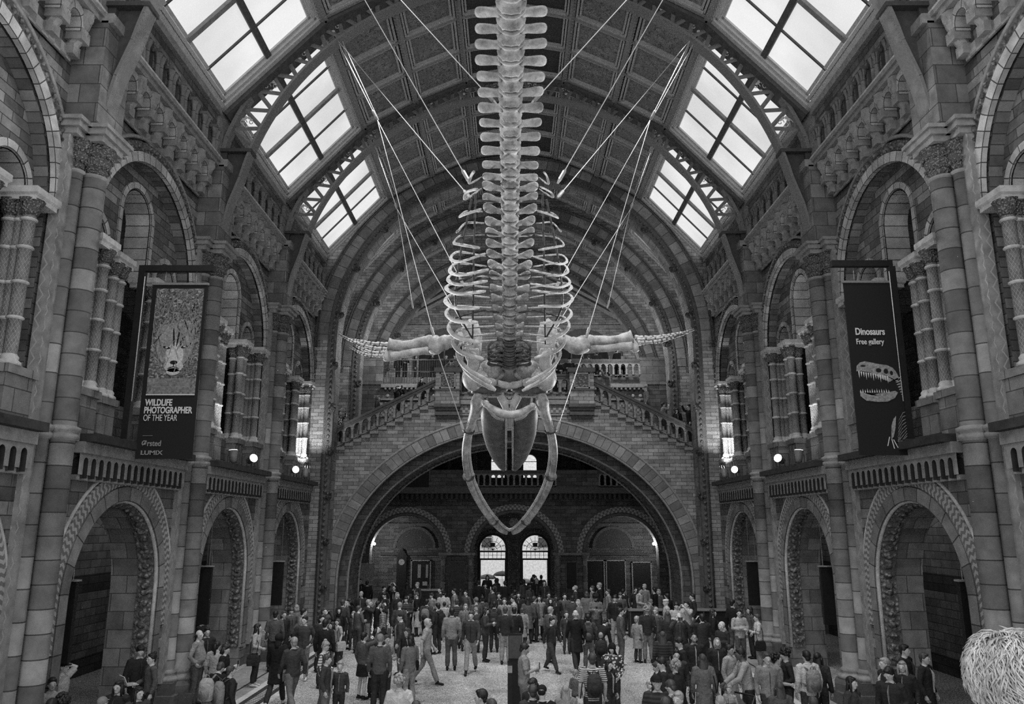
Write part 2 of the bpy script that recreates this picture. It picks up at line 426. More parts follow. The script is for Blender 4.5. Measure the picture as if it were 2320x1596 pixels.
# ---- floor
f = MB(); f.box(-14, 14, 1.0, 58, -0.3, 0); floor = f.build('floor', 'terrazzo'); tag(floor, kind='structure')
f = MB()
for s in (-1, 1):
    for x0, x1, mi in ((6.25, 6.45, 1), (6.45, 6.6, 0), (6.6, 6.85, 2), (6.85, 7.0, 0), (7.0, 7.2, 1), (7.55, 7.62, 0), (7.2, 7.55, 3), (7.62, 8.6, 3)):
        f.box(s * x0, s * x1, 3, 33, 0, 0.004 + 0.0005 * mi, mi)
for y0, y1, mi in ((30.7, 30.85, 1), (30.85, 31.15, 2), (31.15, 31.3, 1), (33.4, 33.9, 0)): f.box(-6.2, 6.2, y0, y1, 0, 0.005, mi)
o = f.build('floor_border', ['ledge', 'mould_light', 'mosaic', 'mould'], floor)
# ---- side walls
gapn = 0
for s in (-1, 1):
    sd = SIDE[s]
    wl = empty('wall_' + sd, (s * 8.8, 20, 0), kind='structure')
    w = MB()
    ops = [op(y, 1.95, 0, 2.95, 1.95) for y in BAYS]
    wall_open(w, 'y', 4.5, 34, 0, 6.0, ops, s * 8.8, s * 9.9, 0, 1)
    part(w, 'arcade_wall', ['brick_ground', 'ashlar'], wl)
    w = MB()
    wall_open(w, 'y', 4.5, 34, 6.1, 14.5, [op(y, 2.55, 6.1, 10.4, 2.55) for y in BAYS], s * 8.98, s * 9.3, 0, 0)
    part(w, 'gallery_wall', ['brick_side'], wl)
    w = MB(); ops = []
    for y in BAYS:
        ops += [op(y, 2.30, 7.1, 10.3, 0.001), op(y, 0.66, 10.2, 11.7, 0.66), op(y - 1.78, 0.5, 10.2, 10.55, 0.5), op(y + 1.78, 0.5, 10.2, 10.55, 0.5)]
    wall_open(w, 'y', 4.5, 34, 6.1, 14.5, ops, s * 9.25, s * 9.85, 0, 1, rev=False)
    for y in BAYS:
        for c, hw, zs in ((y, 0.66, 11.7), (y - 1.78, 0.5, 10.55), (y + 1.78, 0.5, 10.55)):
            ring(w, 'y', c, zs, hw, hw + 0.02, hw, hw + 0.02, s * 9.25, s * 9.85, 10.3, 1, 14)
            ring(w, 'y', c, zs, hw + 0.04, hw + 0.2, hw + 0.04, hw + 0.2, s * 9.22, s * 9.26, 10.3, 1, 14)
    part(w, 'triplet_wall', ['brick_side', 'voussoir'], wl)
    w = MB()
    w.box(s * 12.0, s * 12.3, 4, 34, 6.1, 15.0); w.box(s * 9.7, s * 12.3, 4, 34, 14.4, 14.8); w.box(s * 8.9, s * 12.3, 4, 34, 6.0, 6.12)
    for L in LINES + [34.0]: wall_open(w, 'x', min(s * 9.85, s * 12), max(s * 9.85, s * 12), 6.1, 14.4, [op(s * 11.2, 0.65, 6.1, 9.6, 0.65)], L - 0.25, L + 0.25)
    part(w, 'corridor_wall', ['brick_dark'], wl)
    w = MB()
    w.box(s * 13.0, s * 13.3, 4, 34, 0, 6.0); w.box(s * 9.9, s * 13.3, 4, 34, 5.85, 6.0)
    for L in LINES: wall_open(w, 'x', min(s * 9.9, s * 13), max(s * 9.9, s * 13), 0, 5.85, [op(s * 11.45, 1.3, 0, 3.1, 1.5)], L - 0.35, L + 0.35)
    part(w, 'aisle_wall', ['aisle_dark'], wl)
    w = MB()
    for L in LINES: ring(w, 'x', s * 11.45, 3.1, 1.3, 1.55, 1.5, 1.75, L - 0.37, L - 0.33, 0, 0, 16)
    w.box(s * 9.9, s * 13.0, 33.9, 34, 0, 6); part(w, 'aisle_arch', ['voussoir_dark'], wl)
    for i, y in enumerate(BAYS):
        w = MB()                                                  # arch bands, ground
        ring(w, 'y', y, 2.95, 1.97, 2.28, 1.97, 2.28, s * 8.74, s * 8.81, 0.6, 0)
        ring(w, 'y', y, 2.95, 2.30, 2.60, 2.30, 2.60, s * 8.76, s * 8.81, 2.0, 1)
        part(w, 'chevron_arch', ['voussoir_mid', 'chevron'], wl)
        w = MB(); w.tube(archpath('y', y, 2.95, 1.98, 1.98, s * 8.82, 0.6), 0.055, 6); w.tube(archpath('y', y, 2.95, 2.66, 2.66, s * 8.8, 2.4), 0.04, 6)
        part(w, 'arch_roll', 'mould_light', wl, True)
        w = MB()                                                  # carved band inside the jamb
        ring(w, 'y', y, 2.95, 1.90, 1.96, 1.90, 1.96, s * 8.86, s * 9.22, 0.6, 0)
        for k in range(26):
            t = PI * k / 25; w.ball(PT('y', y - 1.9 * math.cos(t), 2.95 + 1.9 * math.sin(t), s * 9.03), 0.075, 6, 4, sc=(1.6, 1, 1))
        for k in range(9):
            for q in (-1, 1): w.ball((s * 9.03, y + q * 1.9, 0.8 + k * 0.25), 0.075, 6, 4, sc=(1.6, 1, 1))
        part(w, 'carved_jamb', 'carved', wl, True)
        w = MB()                                                  # arch bands, gallery
        ring(w, 'y', y, 10.4, 2.5, 2.74, 2.5, 2.74, s * 8.80, s * 8.91, 10.2, 0, 36)
        part(w, 'pale_arch', ['voussoir'], wl)
        w = MB()
        ring(w, 'y', y, 10.4, 2.76, 2.98, 2.76, 2.98, s * 8.83, s * 8.91, 10.2, 0, 36)
        for k in range(44):
            t = PI * (k + 0.5) / 44; w.ball(PT('y', y - 2.87 * math.cos(t), 10.4 + 2.87 * math.sin(t), s * 8.82), 0.06, 6, 4)
        part(w, 'leaf_arch', 'carved', wl)
        w = MB(); w.tube(archpath('y', y, 10.4, 3.08, 3.08, s * 8.88, 10.4, 36), 0.05, 6); part(w, 'hood_roll', 'mould', wl, True)
        w = MB()                                                  # recess side pedestals, sills
        for q in (-1, 1): w.box(s * 8.95, s * 9.85, y + q * 0.62, y + q * 1.3, 6.1, 6.95); w.box(s * 8.88, s * 9.85, y + q * 0.57, y + q * 1.35, 6.95, 7.1)
        for q in (-1, 1): w.box(s * 8.75, s * 9.85, y + q * 1.75, y + q * 2.55, 6.1, 6.95); w.box(s * 8.69, s * 9.85, y + q * 1.70, y + q * 2.6, 6.95, 7.1)
        part(w, 'pedestal', 'ashlar', wl)
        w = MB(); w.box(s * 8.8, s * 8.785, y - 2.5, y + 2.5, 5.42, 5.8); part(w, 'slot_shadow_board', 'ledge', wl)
        w = MB()                                                  # corbel table under the ledge
        w.box(s * 8.8, s * 8.5, y - 2.5, y + 2.5, 5.78, 6.0)
        n = 16
        wall_open(w, 'y', y - 2.5, y + 2.5, 5.36, 5.8, [op(y - 2.4 + 4.8 * (k + 0.5) / n, 0.085, 5.30, 5.62, 0.085) for k in range(n)], s * 8.56, s * 8.78, 0, 1, 6)  # slot sides near-black: their shade is put into the colour
        for k in range(n + 1):
            yy = y - 2.4 + 4.8 * k / n
            w.box(s * 8.8, s * 8.60, yy - 0.06, yy + 0.06, 5.26, 5.36)
        part(w, 'corbel_table', ['mould', 'ledge'], wl)
        w = MB(); w.box(s * 8.8, s * 9.4, y - 2.3, y + 2.3, 6.0, 6.1); w.box(s * 8.8, s * 8.3, y - 2.45, y + 2.45, 6.0, 6.16); part(w, 'balcony_ledge', 'ledge', wl)
        w = MB()
        for q in (-0.95, 0.95):                                   # checkered spandrels
            pass
        w.box(s * 8.9, s * 8.86, y - 2.5, y + 2.5, 13.35, 13.6); part(w, 'checker_band', 'spandrel_check', wl)
        # small bright window at the back of the corridor
        w = MB(); w.box(s * 11.98, s * 12.0, y + 1.9, y + 2.5, 11.0, 13.2)
        o = part(w, 'window_pane', 'window_glow', wl)
        # clusters of ringed shafts
        for q, nm in ((-1.0, 'nearer'), (1.0, 'farther'), (-2.1, 'near-end'), (2.1, 'far-end')):
            yc = y + q * (0.95 if abs(q) < 1.5 else 1.0); xc = 9.2 if abs(q) < 1.5 else 9.0
            cl = empty('ringed_column_cluster', (s * xc, yc, 7.1), 'ringed shaft cluster, %s one in the %s gallery arch of the %s wall' % (nm, ORD[i], sd), 'column', 'ringed shaft clusters of the gallery')
            for dx, dy in (((-0.13, -0.15), (-0.13, 0.15), (0.17, 0.0)) if abs(q) < 1.5 else ((-0.15, 0.16 * (1 if q < 0 else -1) - 0.0), (0.02, -0.05 * q), (0.2, -0.14 * q / 2))):
                c = (s * (xc + dx), yc + dy, 0); sh = MB()
                P, mm = ringed(7.3, 9.85, 0.115, (7.95, 8.6, 9.25, 9.78), 0.03, 0.03, foot=[(0.2, 7.1), (0.19, 7.16), (0.14, 7.2), (0.15, 7.25), (0.115, 7.3)])
                sh.lathe(c, P, 10, mm); part(sh, 'shaft', ['diaper', 'mould_light'], cl, True)
                sh = MB(); sh.lathe((c[0], c[1], 9.85), [(0.115, 0), (0.17, 0.12), (0.16, 0.16), (0.23, 0.3)], 10); part(sh, 'capital', 'carved_fine', cl, True)
            sh = MB(); e = 0.40; sh.lathe((s * (xc + 0.02), yc, 10.12), [(e * 1.2, 0), (e * 1.2, 0.08), (e * 1.35, 0.12), (e * 1.35, 0.24)], 4, a0=PI / 4, a1=PI / 4 + 2 * PI)
            part(sh, 'abacus', 'mould_light', cl)
    # upper works: pier face, machicolated gallery, clerestory
    for i, y in enumerate(BAYS):
        X = lambda v: s * v
        cg = empty('corbelled_cornice', (s * 8.6, y, 13.5), 'carved corbelled cornice over the %s gallery arch from the camera on the %s wall' % (ORD[i], sd), 'cornice', 'corbelled cornices')
        w = MB(); w.box(X(9.000), X(8.907), y - 2.75, y + 2.75, 13.6, 14.5); part(w, 'backing', 'brick_dark', cg)
        n = 8
        for k in range(n):
            yy = y - 2.45 + 4.9 * k / (n - 1)
            w = MB()
            w.box(X(8.938), X(8.727), yy - 0.12, yy + 0.12, 13.44, 13.66)
            w.box(X(8.938), X(8.578), yy - 0.14, yy + 0.14, 13.74, 13.98)
            w.tube([(X(8.888), yy, 13.55), (X(8.814), yy, 13.7), (X(8.702), yy, 13.86), (X(8.628), yy, 14.0)], [0.1, 0.12, 0.12, 0.1], 8)
            w.tube([(X(8.752), yy, 13.95), (X(8.690), yy, 14.1), (X(8.647), yy, 14.4)], [0.12, 0.15, 0.18], 8)
            w.ball((X(8.566), yy, 14.24), 0.10, 8, 6, sc=(1, 0.8, 1.25)); w.ball((X(8.510), yy, 14.22), 0.05, 6, 4); w.ball((X(8.554), yy - 0.08, 14.33), 0.035, 5, 4); w.ball((X(8.554), yy + 0.08, 14.33), 0.035, 5, 4)
            part(w, 'carved_corbel', 'mould', cg)
            if k < n - 1:
                w = MB(); ring(w, 'y', yy + 0.35, 14.02, 0.19, 0.35, 0.2, 0.38, X(8.603), X(8.938), 13.9, 0, 8); part(w, 'corbel_arch', 'voussoir', cg)
        w = MB(); w.box(X(9.000), X(8.492), y - 2.8, y + 2.8, 14.4, 14.52); w.box(X(9.000), X(8.430), y - 2.8, y + 2.8, 14.52, 14.62); part(w, 'string', 'mould', cg)
        w = MB(); w.box(X(8.417), X(8.504), y - 2.8, y + 2.8, 14.62, 14.67); part(w, 'rail_cap', 'mould_light', cg)
        ca = empty('clerestory_arcade', (s * 8.45, y, 14.6), 'dwarf arcade of paired colonnettes below the %s skylight from the camera, %s side' % (ORD[i], sd), 'arcade', 'dwarf arcades')
        n = 7; sp = 5.3 / n
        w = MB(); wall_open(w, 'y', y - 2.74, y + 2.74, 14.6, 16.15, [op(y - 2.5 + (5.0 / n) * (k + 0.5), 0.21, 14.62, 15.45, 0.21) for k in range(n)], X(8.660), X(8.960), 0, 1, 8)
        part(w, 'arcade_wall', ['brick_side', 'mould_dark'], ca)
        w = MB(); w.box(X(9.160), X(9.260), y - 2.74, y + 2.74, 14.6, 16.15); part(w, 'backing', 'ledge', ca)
        for k in range(n + 1):
            yy = y - 2.5 + (5.0 / n) * k
            w = MB()
            for dy in (-0.09, 0.09):
                w.lathe((X(8.570), yy + dy, 14.66), [(0.085, 0), (0.06, 0.08), (0.055, 0.55), (0.06, 0.58), (0.11, 0.74)], 8)
            w.box(X(8.460), X(8.680), yy - 0.2, yy + 0.2, 15.4, 15.48)
            part(w, 'colonnette', 'ashlar', ca, False)
        w = MB(); w.box(X(8.910), X(8.530), y - 2.74, y + 2.74, 16.0, 16.2); part(w, 'top_string', 'mould', ca)
    w = MB(); w.box(s * 8.62, s * 9.5, 7.5, 34, 16.2, 16.5); w.box(s * 9.3, s * 9.4, 7.5, 34, 14.6, 16.5); w.box(s * 8.62, s * 9.5, 34.9, 44, 16.2, 16.5); part(w, 'eaves_beam', 'mould_dark', wl)
    # big compound columns
    for i, L in enumerate(LINES[1:] if True else LINES):
        cc = empty('compound_column', (s * 8.3, L, 0), '%s tall banded compound column from the camera, standing against the %s wall' % (ORD[i], sd), 'column', 'tall compound columns')
        for r, x, dy, nm in ((0.225, 8.52, 0, 'main_shaft'), (0.13, 8.70, -0.34, 'side_shaft'), (0.13, 8.70, 0.34, 'side_shaft')):
            w = MB(); P, mm = ringed(0.88, 11.22, r, (11.18,), 0.04, 0.04, foot=[(r + 0.14, 0.6), (r + 0.13, 0.7), (r + 0.05, 0.74), (r + 0.05, 0.78), (r + 0.08, 0.82), (r, 0.88), (r, 5.93), (r + 0.06, 5.97), (r + 0.06, 6.04), (r + 0.02, 6.07), (r + 0.08, 6.11), (r + 0.08, 6.17), (r, 6.21)])
            w.lathe((s * x, L + dy, 0), P, 20, mm); part(w, nm, ['drum' if r > 0.2 else 'drum_small', 'mould'], cc, True)
            w = MB(); w.lathe((s * x, L + dy, 11.22), [(r, 0), (r + 0.01, 0.15), (r + 0.06, 0.3), (r + 0.04, 0.38), (r + 0.12, 0.6)], 20)
            for k in range(12):
                for zz, rr in ((0.16, 0.03), (0.38, 0.07)):
                    a = 2 * PI * (k + (0.5 if zz > 0.3 else 0)) / 12; w.ball((s * x + (r + rr) * math.cos(a), L + dy + (r + rr) * math.sin(a), 11.22 + zz), 0.045, 6, 4)
            part(w, 'carved_capital', 'carved_fine', cc, True)
        w = MB(); w.box(s * 8.9, s * 8.70, L - 0.72, L + 0.72, 0.6, 11.82); part(w, 'zigzag_pilaster', 'zigzag', cc)
        w = MB(); w.box(s * 8.95, s * 8.62, L - 0.78, L + 0.78, 6.0, 6.2)
        part(w, 'string_course', 'mould', cc)
        w = MB()
        for z0, z1, e in ((11.82, 11.94, 0.0), (11.94, 12.06, 0.08), (12.06, 12.14, 0.14)):
            w.box(s * 9.0, s * (8.22 - e), L - 0.40 - e, L + 0.40 + e, z0, z1); w.box(s * 9.0, s * (8.55 - e), L - 0.74 - e, L + 0.74 + e, z0, z1)
        part(w, 'abacus', 'mould', cc)
        w = MB(); w.box(s * 8.9, s * 8.05, L - 0.42, L + 0.42, 0, 0.32); w.box(s * 8.9, s * 8.35, L - 0.76, L + 0.76, 0, 0.32)
        w.lathe((s * 8.5, L, 0), [(0.46, 0.3), (0.46, 0.5), (0.41, 0.6)], 8); w.box(s * 8.9, s * 8.45, L - 0.66, L + 0.66, 0.3, 0.6)
        part(w, 'pedestal', 'mould_dark', cc)
        w = MB(); w.box(s * 9.05, s * 8.35, L - 0.5, L + 0.5, 12.14, 14.45); part(w, 'upper_pier', 'ashlar', cc)
        w = MB(); w.box(s * 9.1, s * 8.25, L - 0.5, L + 0.5, 14.4, 14.62); w.box(s * 9.2, s * 8.6, L - 0.46, L + 0.46, 14.62, 16.25); part(w, 'pier_head', 'mould', cc)
    for yy in (12.5, 18.6, 25.0, 31.4):  # unseen fill lights added to lift the black aisles
        l = bpy.data.lights.new('aisle_fill', 'POINT'); l.energy = 11; l.shadow_soft_size = 0.15; o = bpy.data.objects.new('aisle_fill', l); COL.objects.link(o); o.location = (s * 11.3, yy, 5.2)
    # hanging dark loudspeaker slabs in the ground arches
    for i, (y, yy, x, z0, z1) in enumerate(((11.25, 10.0, 9.2, 1.7, 3.2), (17.75, 16.5, 9.2, 1.7, 3.27), (24.25, 23.5, 9.08, 1.6, 3.2), (30.75, 30.0, 8.85, 1.5, 3.05))):
        if i == 0: continue
        t = empty('hanging_black_panel', (s * x, yy, z0), 'tall black panel hanging in the %s ground arch from the camera on the %s side' % (ORD[i - 1], sd), 'panel', 'black panels in the arches')
        w = MB(); w.box(s * x - 0.22, s * x + 0.22, yy - 0.06, yy + 0.06, z0, z1); part(w, 'board', 'wood_black', t)
        w = MB(); w.box(s * x - 0.25, s * x + 0.25, yy - 0.09, yy + 0.09, z1, z1 + 0.035); part(w, 'top_edge', 'mould', t)
        w = MB()
        for q in (-0.12, 0.12): w.tube([(s * x + q, yy, z1), (s * x + q, yy, 5.85 if s * x > 9.9 else 4.7)], 0.007, 4)
        part(w, 'wire', 'steel', t)
# ---------------------------------------------------------------- roof
ROOF = [(8.66, 16.28), (5.85, 19.35), (3.9, 20.45), (1.95, 21.35), (0.0, 21.7)]
def roofpt(k, t=0): return ROOF[k]
cl = empty('ceiling', (0, 20, 21.5), kind='structure')
YS = [(8.3, 14.2, 1), (14.8, 20.7, 2), (21.3, 27.2, 3), (27.8, 33.7, 4)]
def plank(mb, s, k0, u0, u1, y0, y1, thick, off=0.0, mi=0):
    """slab lying on roof facet k0 between fractions u0..u1 of its slope, hanging 'off' below"""
    (xa, za), (xb, zb) = ROOF[k0], ROOF[k0 + 1]
    L = math.hypot(xb - xa, zb - za); n = Vector((-(zb - za) / L * -1, 0, (xb - xa) / L)); n = Vector(((zb - za), 0, -(xb - xa))).normalized()
    if n.z < 0: n = -n
    p = lambda u: Vector((xa + (xb - xa) * u, 0, za + (zb - za) * u))
    c = (p(u0) + p(u1)) / 2 - n * (off + thick / 2); t = (p(u1) - p(u0)) / 2
    fx = lambda v: Vector((v.x * s, v.y, v.z))
    c = fx(c); c.y = (y0 + y1) / 2
    mb.obox(c, fx(t), Vector((0, (y1 - y0) / 2, 0)), fx(n) * thick / 2, mi)
bays_all = YS + [(35.4, 38.1, 5), (39.6, 43.4, 6)]
for y0, y1, bi in bays_all:
    for s in (-1, 1):
        for k in (1, 2, 3):
            w = MB(); plank(w, s, k, 0, 1, y0 - 0.35, y1 + 0.35, 0.2, -0.25); part(w, 'roof_boarding', 'panel_dark', cl)
            rows = 3 if y1 - y0 > 5 else 2
            for r in range(rows):
                a = y0 + 0.12 + (y1 - y0 - 0.24) * r / rows; b = y0 + 0.12 + (y1 - y0 - 0.24) * (r + 1) / rows
                w = MB(); plank(w, s, k, 0.14, 0.86, a + 0.18, b - 0.18, 0.04, -0.04, 0); part(w, 'painted_panel', 'painted_panel' if k < 3 else 'panel_dark', cl)
                w = MB()
                for e, dz in ((0.0, 0.02), (0.05, -0.02)):
                    d = 0.07; u = d / 2.2
                    for (u0, u1, ya, yb) in ((0.07 + e, 0.07 + e + u, a + 0.05 + e, b - 0.05 - e), (0.93 - e - u, 0.93 - e, a + 0.05 + e, b - 0.05 - e), (0.07 + e, 0.93 - e, a + 0.05 + e, a + 0.05 + e + d), (0.07 + e, 0.93 - e, b - 0.05 - e - d, b - 0.05 - e)):
                        plank(w, s, k, u0, u1, ya, yb, 0.10, dz)
                part(w, 'panel_frame', 'ceil_frame', cl)
            w = MB(); plank(w, s, k, -0.045, 0.055, y0, y1, 0.16, 0.0)
            (xa, za) = ROOF[k]
            for q in range(int((y1 - y0) / 0.16)): w.ball((s * xa, y0 + 0.1 + q * 0.16, za - 0.19), 0.045, 5, 3)
            part(w, 'studded_stile', 'ceil_stile', cl)
            w = MB()
            for r in range(rows + 1):
                a = y0 + 0.12 + (y1 - y0 - 0.24) * r / rows; plank(w, s, k, 0.05, 0.95, a - 0.05, a + 0.05, 0.14, 0.0)
            part(w, 'cross_rail', 'ceil_stile', cl)
w = MB(); w.box(-0.25, 0.25, 8, 44, 21.55, 21.75); w.box(-9, 9, 7.5, 44, 21.98, 22.1); part(w, 'ridge_board', 'ceil_stile', cl)
w = MB()
for a, b in ((14.2, 14.8), (20.7, 21.3), (27.2, 27.8), (7.7, 8.3)):
    for s in (-1, 1):
        for k in range(4): plank(w, s, k, 0, 1, a - 0.02, b + 0.02, 0.25, -0.02)
part(w, 'rib_casing', 'mould_dark', cl)
# skylights
WN = 0
for y0, y1, bi in YS + [(35.4, 38.1, 5), (39.6, 43.4, 6)]:
    for s in (-1, 1):
        WN += 1
        wn = empty('window_%d' % WN, (s * 7.2, (y0 + y1) / 2, 17.8), kind='structure')
        w = MB(); plank(w, s, 0, 0.10, 0.90, y0 + 0.3, y1 - 0.3, 0.02, -0.12); part(w, 'glass', 'frosted_glass', wn)
        w = MB()
        for e, off, th in ((0.0, -0.05, 0.16), (0.055, -0.1, 0.14), (0.09, -0.14, 0.10)):
            d = 0.16 if e == 0 else 0.09; u = d / 4.1; e1 = e * 0.9; e2 = 0.02 + e * 3.2
            for (u0, u1, ya, yb) in ((e1, e1 + u, y0 + e2, y1 - e2), (1 - e1 - u, 1 - e1, y0 + e2, y1 - e2), (e1, 1 - e1, y0 + e2, y0 + e2 + d), (e1, 1 - e1, y1 - e2 - d, y1 - e2)):
                plank(w, s, 0, u0, u1, ya, yb, th, off)
        part(w, 'window_frame', 'white_frame', wn)
        ym = (y0 + y1) / 2
        if y1 - y0 > 5:
            w = MB(); plank(w, s, 0, 0.08, 0.92, ym - 0.08, ym + 0.08, 0.1, -0.1); part(w, 'glazing_bar', 'mould', wn)
            w = MB(); plank(w, s, 0, 0.48, 0.525, y0 + 0.3, y1 - 0.3, 0.1, -0.1); part(w, 'glazing_bar', 'mould_dark', wn)
            for q in (-1.35, 1.35):
                w = MB(); plank(w, s, 0, 0.08, 0.92, ym + q - 0.025, ym + q + 0.025, 0.06, -0.1); part(w, 'thin_bar', 'mould_dark', wn)
        else:
            for q in (-0.6, 0.6): w = MB(); plank(w, s, 0, 0.08, 0.92, ym + q - 0.03, ym + q + 0.03, 0.06, -0.1); part(w, 'thin_bar', 'mould', wn)
# iron trusses
for i, L in enumerate(LINES):
    t = empty('iron_roof_rib', (0, L, 20.7), '%s riveted iron arched roof rib from the camera, with lattice and scrolls' % ORD[i], 'roof rib', 'iron roof ribs')
    zc = 12.6
    A0 = math.radians(15)
    for s in (-1, 1):
        pth = lambda r, a0, a1, n: [(s * r * math.cos(a0 + (a1 - a0) * k / n), zc + r * math.sin(a0 + (a1 - a0) * k / n)) for k in range(n + 1)]
        w = MB(); ch = [(s * 8.46, 12.14), (s * 8.38, 12.7), (s * 8.25, 13.4)] + pth(8.15, 0.2, PI / 2, 34)
        def strip(mb, P, dz_out, wy, th):
            for (a, z), (b, y) in zip(P[:-1], P[1:]):
                v = Vector((b - a, 0, y - z)); c = Vector(((a + b) / 2, L, (z + y) / 2)); n = Vector((v.z, 0, -v.x)).normalized()
                mb.obox(c, v / 2 * 1.01, Vector((0, wy / 2, 0)), n * th / 2)
        strip(w, ch, 0, 0.42, 0.07)
        part(w, 'lower_chord', 'iron', t)
        w = MB(); strip(w, [(s * 8.6, 13.0), (s * 8.62, 14.6)] + pth(8.98, 0.33, PI / 2, 30), 0, 0.3, 0.12); part(w, 'upper_chord', 'iron', t)
        w = MB()                                                   # solid foot
        foot = [(s * 8.46, 12.14), (s * 8.38, 12.7), (s * 8.25, 13.4)] + pth(8.15, 0.2, 0.30, 4); back = [(s * 8.75, z) for _, z in foot]
        for (a, b, c, d) in zip(foot[:-1], foot[1:], back[1:], back[:-1]):
            for dy in (-0.05, 0.05): w.poly([(a[0], L + dy, a[1]), (b[0], L + dy, b[1]), (c[0], L + dy, c[1]), (d[0], L + dy, d[1])])
        w.box(s * 8.8, s * 7.7, L - 0.24, L + 0.24, 15.0, 15.1); w.box(s * 8.8, s * 8.42, L - 0.16, L + 0.16, 12.14, 15.0)
        part(w, 'foot_plate', 'iron_dark', t)
        w = MB()
        for k in range(30):
            for dy in (-0.17, 0.17):
                z = 12.3 + k * 0.1; x = math.sqrt(max(0, 8.11 ** 2 - (z - zc) ** 2)) if z > 14.2 else 8.40 - max(0, z - 12.6) * 0.22
                w.ball((s * x, L + dy, z), 0.018, 5, 3)
        part(w, 'rivet', 'iron', t); t.children[-1]['kind'] = 'stuff'
        w = MB(); n = 16
        for k in range(n):
            a0 = math.radians(19) + (PI / 2 - math.radians(19)) * k / n; a1 = math.radians(19) + (PI / 2 - math.radians(19)) * (k + 1) / n; am = (a0 + a1) / 2
            pin = lambda a, r: (s * r * math.cos(a), L, zc + r * math.sin(a))
            for P, Q in ((pin(a0, 8.18), pin(am, 8.95)), (pin(am, 8.95), pin(a1, 8.18))): w.tube([P, Q], 0.055, 4, flat=(0.5, 1.2))
        part(w, 'lattice', 'iron', t)
        for k in range(0, n, 2):
            a1 = math.radians(19) + (PI / 2 - math.radians(19)) * (k + 1) / n
            c = Vector((s * 8.68 * math.cos(a1), L, zc + 8.68 * math.sin(a1))); w = MB()
            for q in (-1, 1):
                sp = [(c.x + q * (0.02 + 0.13 * math.cos(u) * (1 - u / 12)), L, c.z + 0.13 * math.sin(u) * (1 - u / 12)) for u in [j * 0.6 for j in range(14)]]
                sp = [(c.x + q * 0.13 + 0.12 * (1 - j / 13) * math.cos(j * 0.6), L, c.z + 0.12 * (1 - j / 13) * math.sin(j * 0.6)) for j in range(12)]
                w.tube(sp, 0.014, 4)
            for an in (0.6, 1.2, 1.9, 2.5, 4.7): w.ball((c.x + 0.16 * math.cos(an), L, c.z + 0.16 * math.sin(an)), 0.06, 6, 4, sc=(1, 0.25, 1))
            part(w, 'scroll_ornament', 'white_frame', t)
        nd = un(762, 88, 21.0) if s < 0 else un(1556, 78, 21.0)
# ---------------------------------------------------------------- great transverse arches
ztop = lambda a: 21.9
def great_arch(nm, y0, y1, r, ZC, zb=0.0):
    wl = empty(nm, (0, y0, 0), kind='structure')
    w = MB(); 
    wall_open(w, 'x', -9.3, 9.3, zb, 22.0, [op(0, r, zb, ZC, r)], y0, y1, 0, 1, 40); part(w, 'wall', ['brick_lit', 'ashlar'], wl)
    w = MB(); ring(w, 'x', 0, ZC, r + 0.36, r + 0.92, r + 0.36, r + 0.92, y0 - 0.07, y0 + 0.01, None if zb < 1 else zb, 0, 60); part(w, 'ashlar_ring', 'voussoir_mid', wl)
    w = MB()
    for rr, th in ((r + 0.34, 0.045), (r + 0.96, 0.05), (r + 0.86, 0.03)): w.tube(archpath('x', 0, ZC, rr, rr, y0 - 0.08, (zb if rr < r + 0.5 else ZC - 0.3), 60), th, 6)
    part(w, 'arch_roll', 'mould_dark', wl, True)
    w = MB(); ring(w, 'x', 0, ZC, r - 0.02, r + 0.3, r - 0.02, r + 0.3, y0 - 0.12, y0 + 0.1, zb, 0, 60); part(w, 'inner_order', 'mould_dark', wl)
    w = MB(); n = 110                                              # the rope of carved leaves on the arris
    for k in range(n + 1):
        t = PI * k / n; x = -(r + 0.15) * math.cos(t); z = ZC + (r + 0.15) * math.sin(t)
        w.ball((x, y0 - 0.14, z), 0.075, 6, 4, sc=(1, 0.8, 1))
    for k in range(52 if zb < 1 else 0):
        for q in (-1, 1): w.ball((q * (r + 0.15), y0 - 0.14, 0.4 + k * 0.235), 0.075, 6, 4, sc=(1, 0.8, 1.1))
    part(w, 'carved_rope', 'carved_fine', wl, True)
    return wl
wn1 = great_arch('wall_north', 34.0, 35.0, 8.0, 12.5)
wn2 = great_arch('wall_north_middle', 38.4, 39.3, 7.8, 12.2)
wn3 = great_arch('wall_north_inner', 43.7, 44.4, 7.42, 12.0, 11.9)
for wl, y0, r, ZC in ((wn1, 34.0, 8.0, 12.5), (wn2, 38.4, 7.8, 12.2), (wn3, 43.7, 7.42, 12.0)):
    for k in range(11):
        t = PI * (k + 0.5) / 11; w = MB()
        c = Vector((-(r - 0.02) * math.cos(t), y0 - 0.1, ZC + (r - 0.02) * math.sin(t)))
        w.ball(c, 0.2, 8, 6, sc=(1, 0.9, 0.7)); w.ball(c + Vector((math.cos(t) * 0.14, -0.15, -math.sin(t) * 0.14)), 0.1, 6, 5); w.ball(c + Vector((0.12, -0.05, 0.08)), 0.08, 6, 4); w.ball(c + Vector((-0.12, -0.05, 0.05)), 0.08, 6, 4)
        part(w, 'carved_boss', 'carved_dark', wl, True)
    for q in (-1, 1):
        for k in range(6 if y0 < 43 else 0):
            w = MB(); w.ball((q * (r - 0.0), y0 - 0.12, 1.8 + k * 1.9), 0.15, 8, 6, sc=(1, 1, 1.2)); w.ball((q * (r - 0.1), y0 - 0.24, 1.9 + k * 1.9), 0.07, 6, 5); part(w, 'carved_boss', 'carved_dark', wl, True)
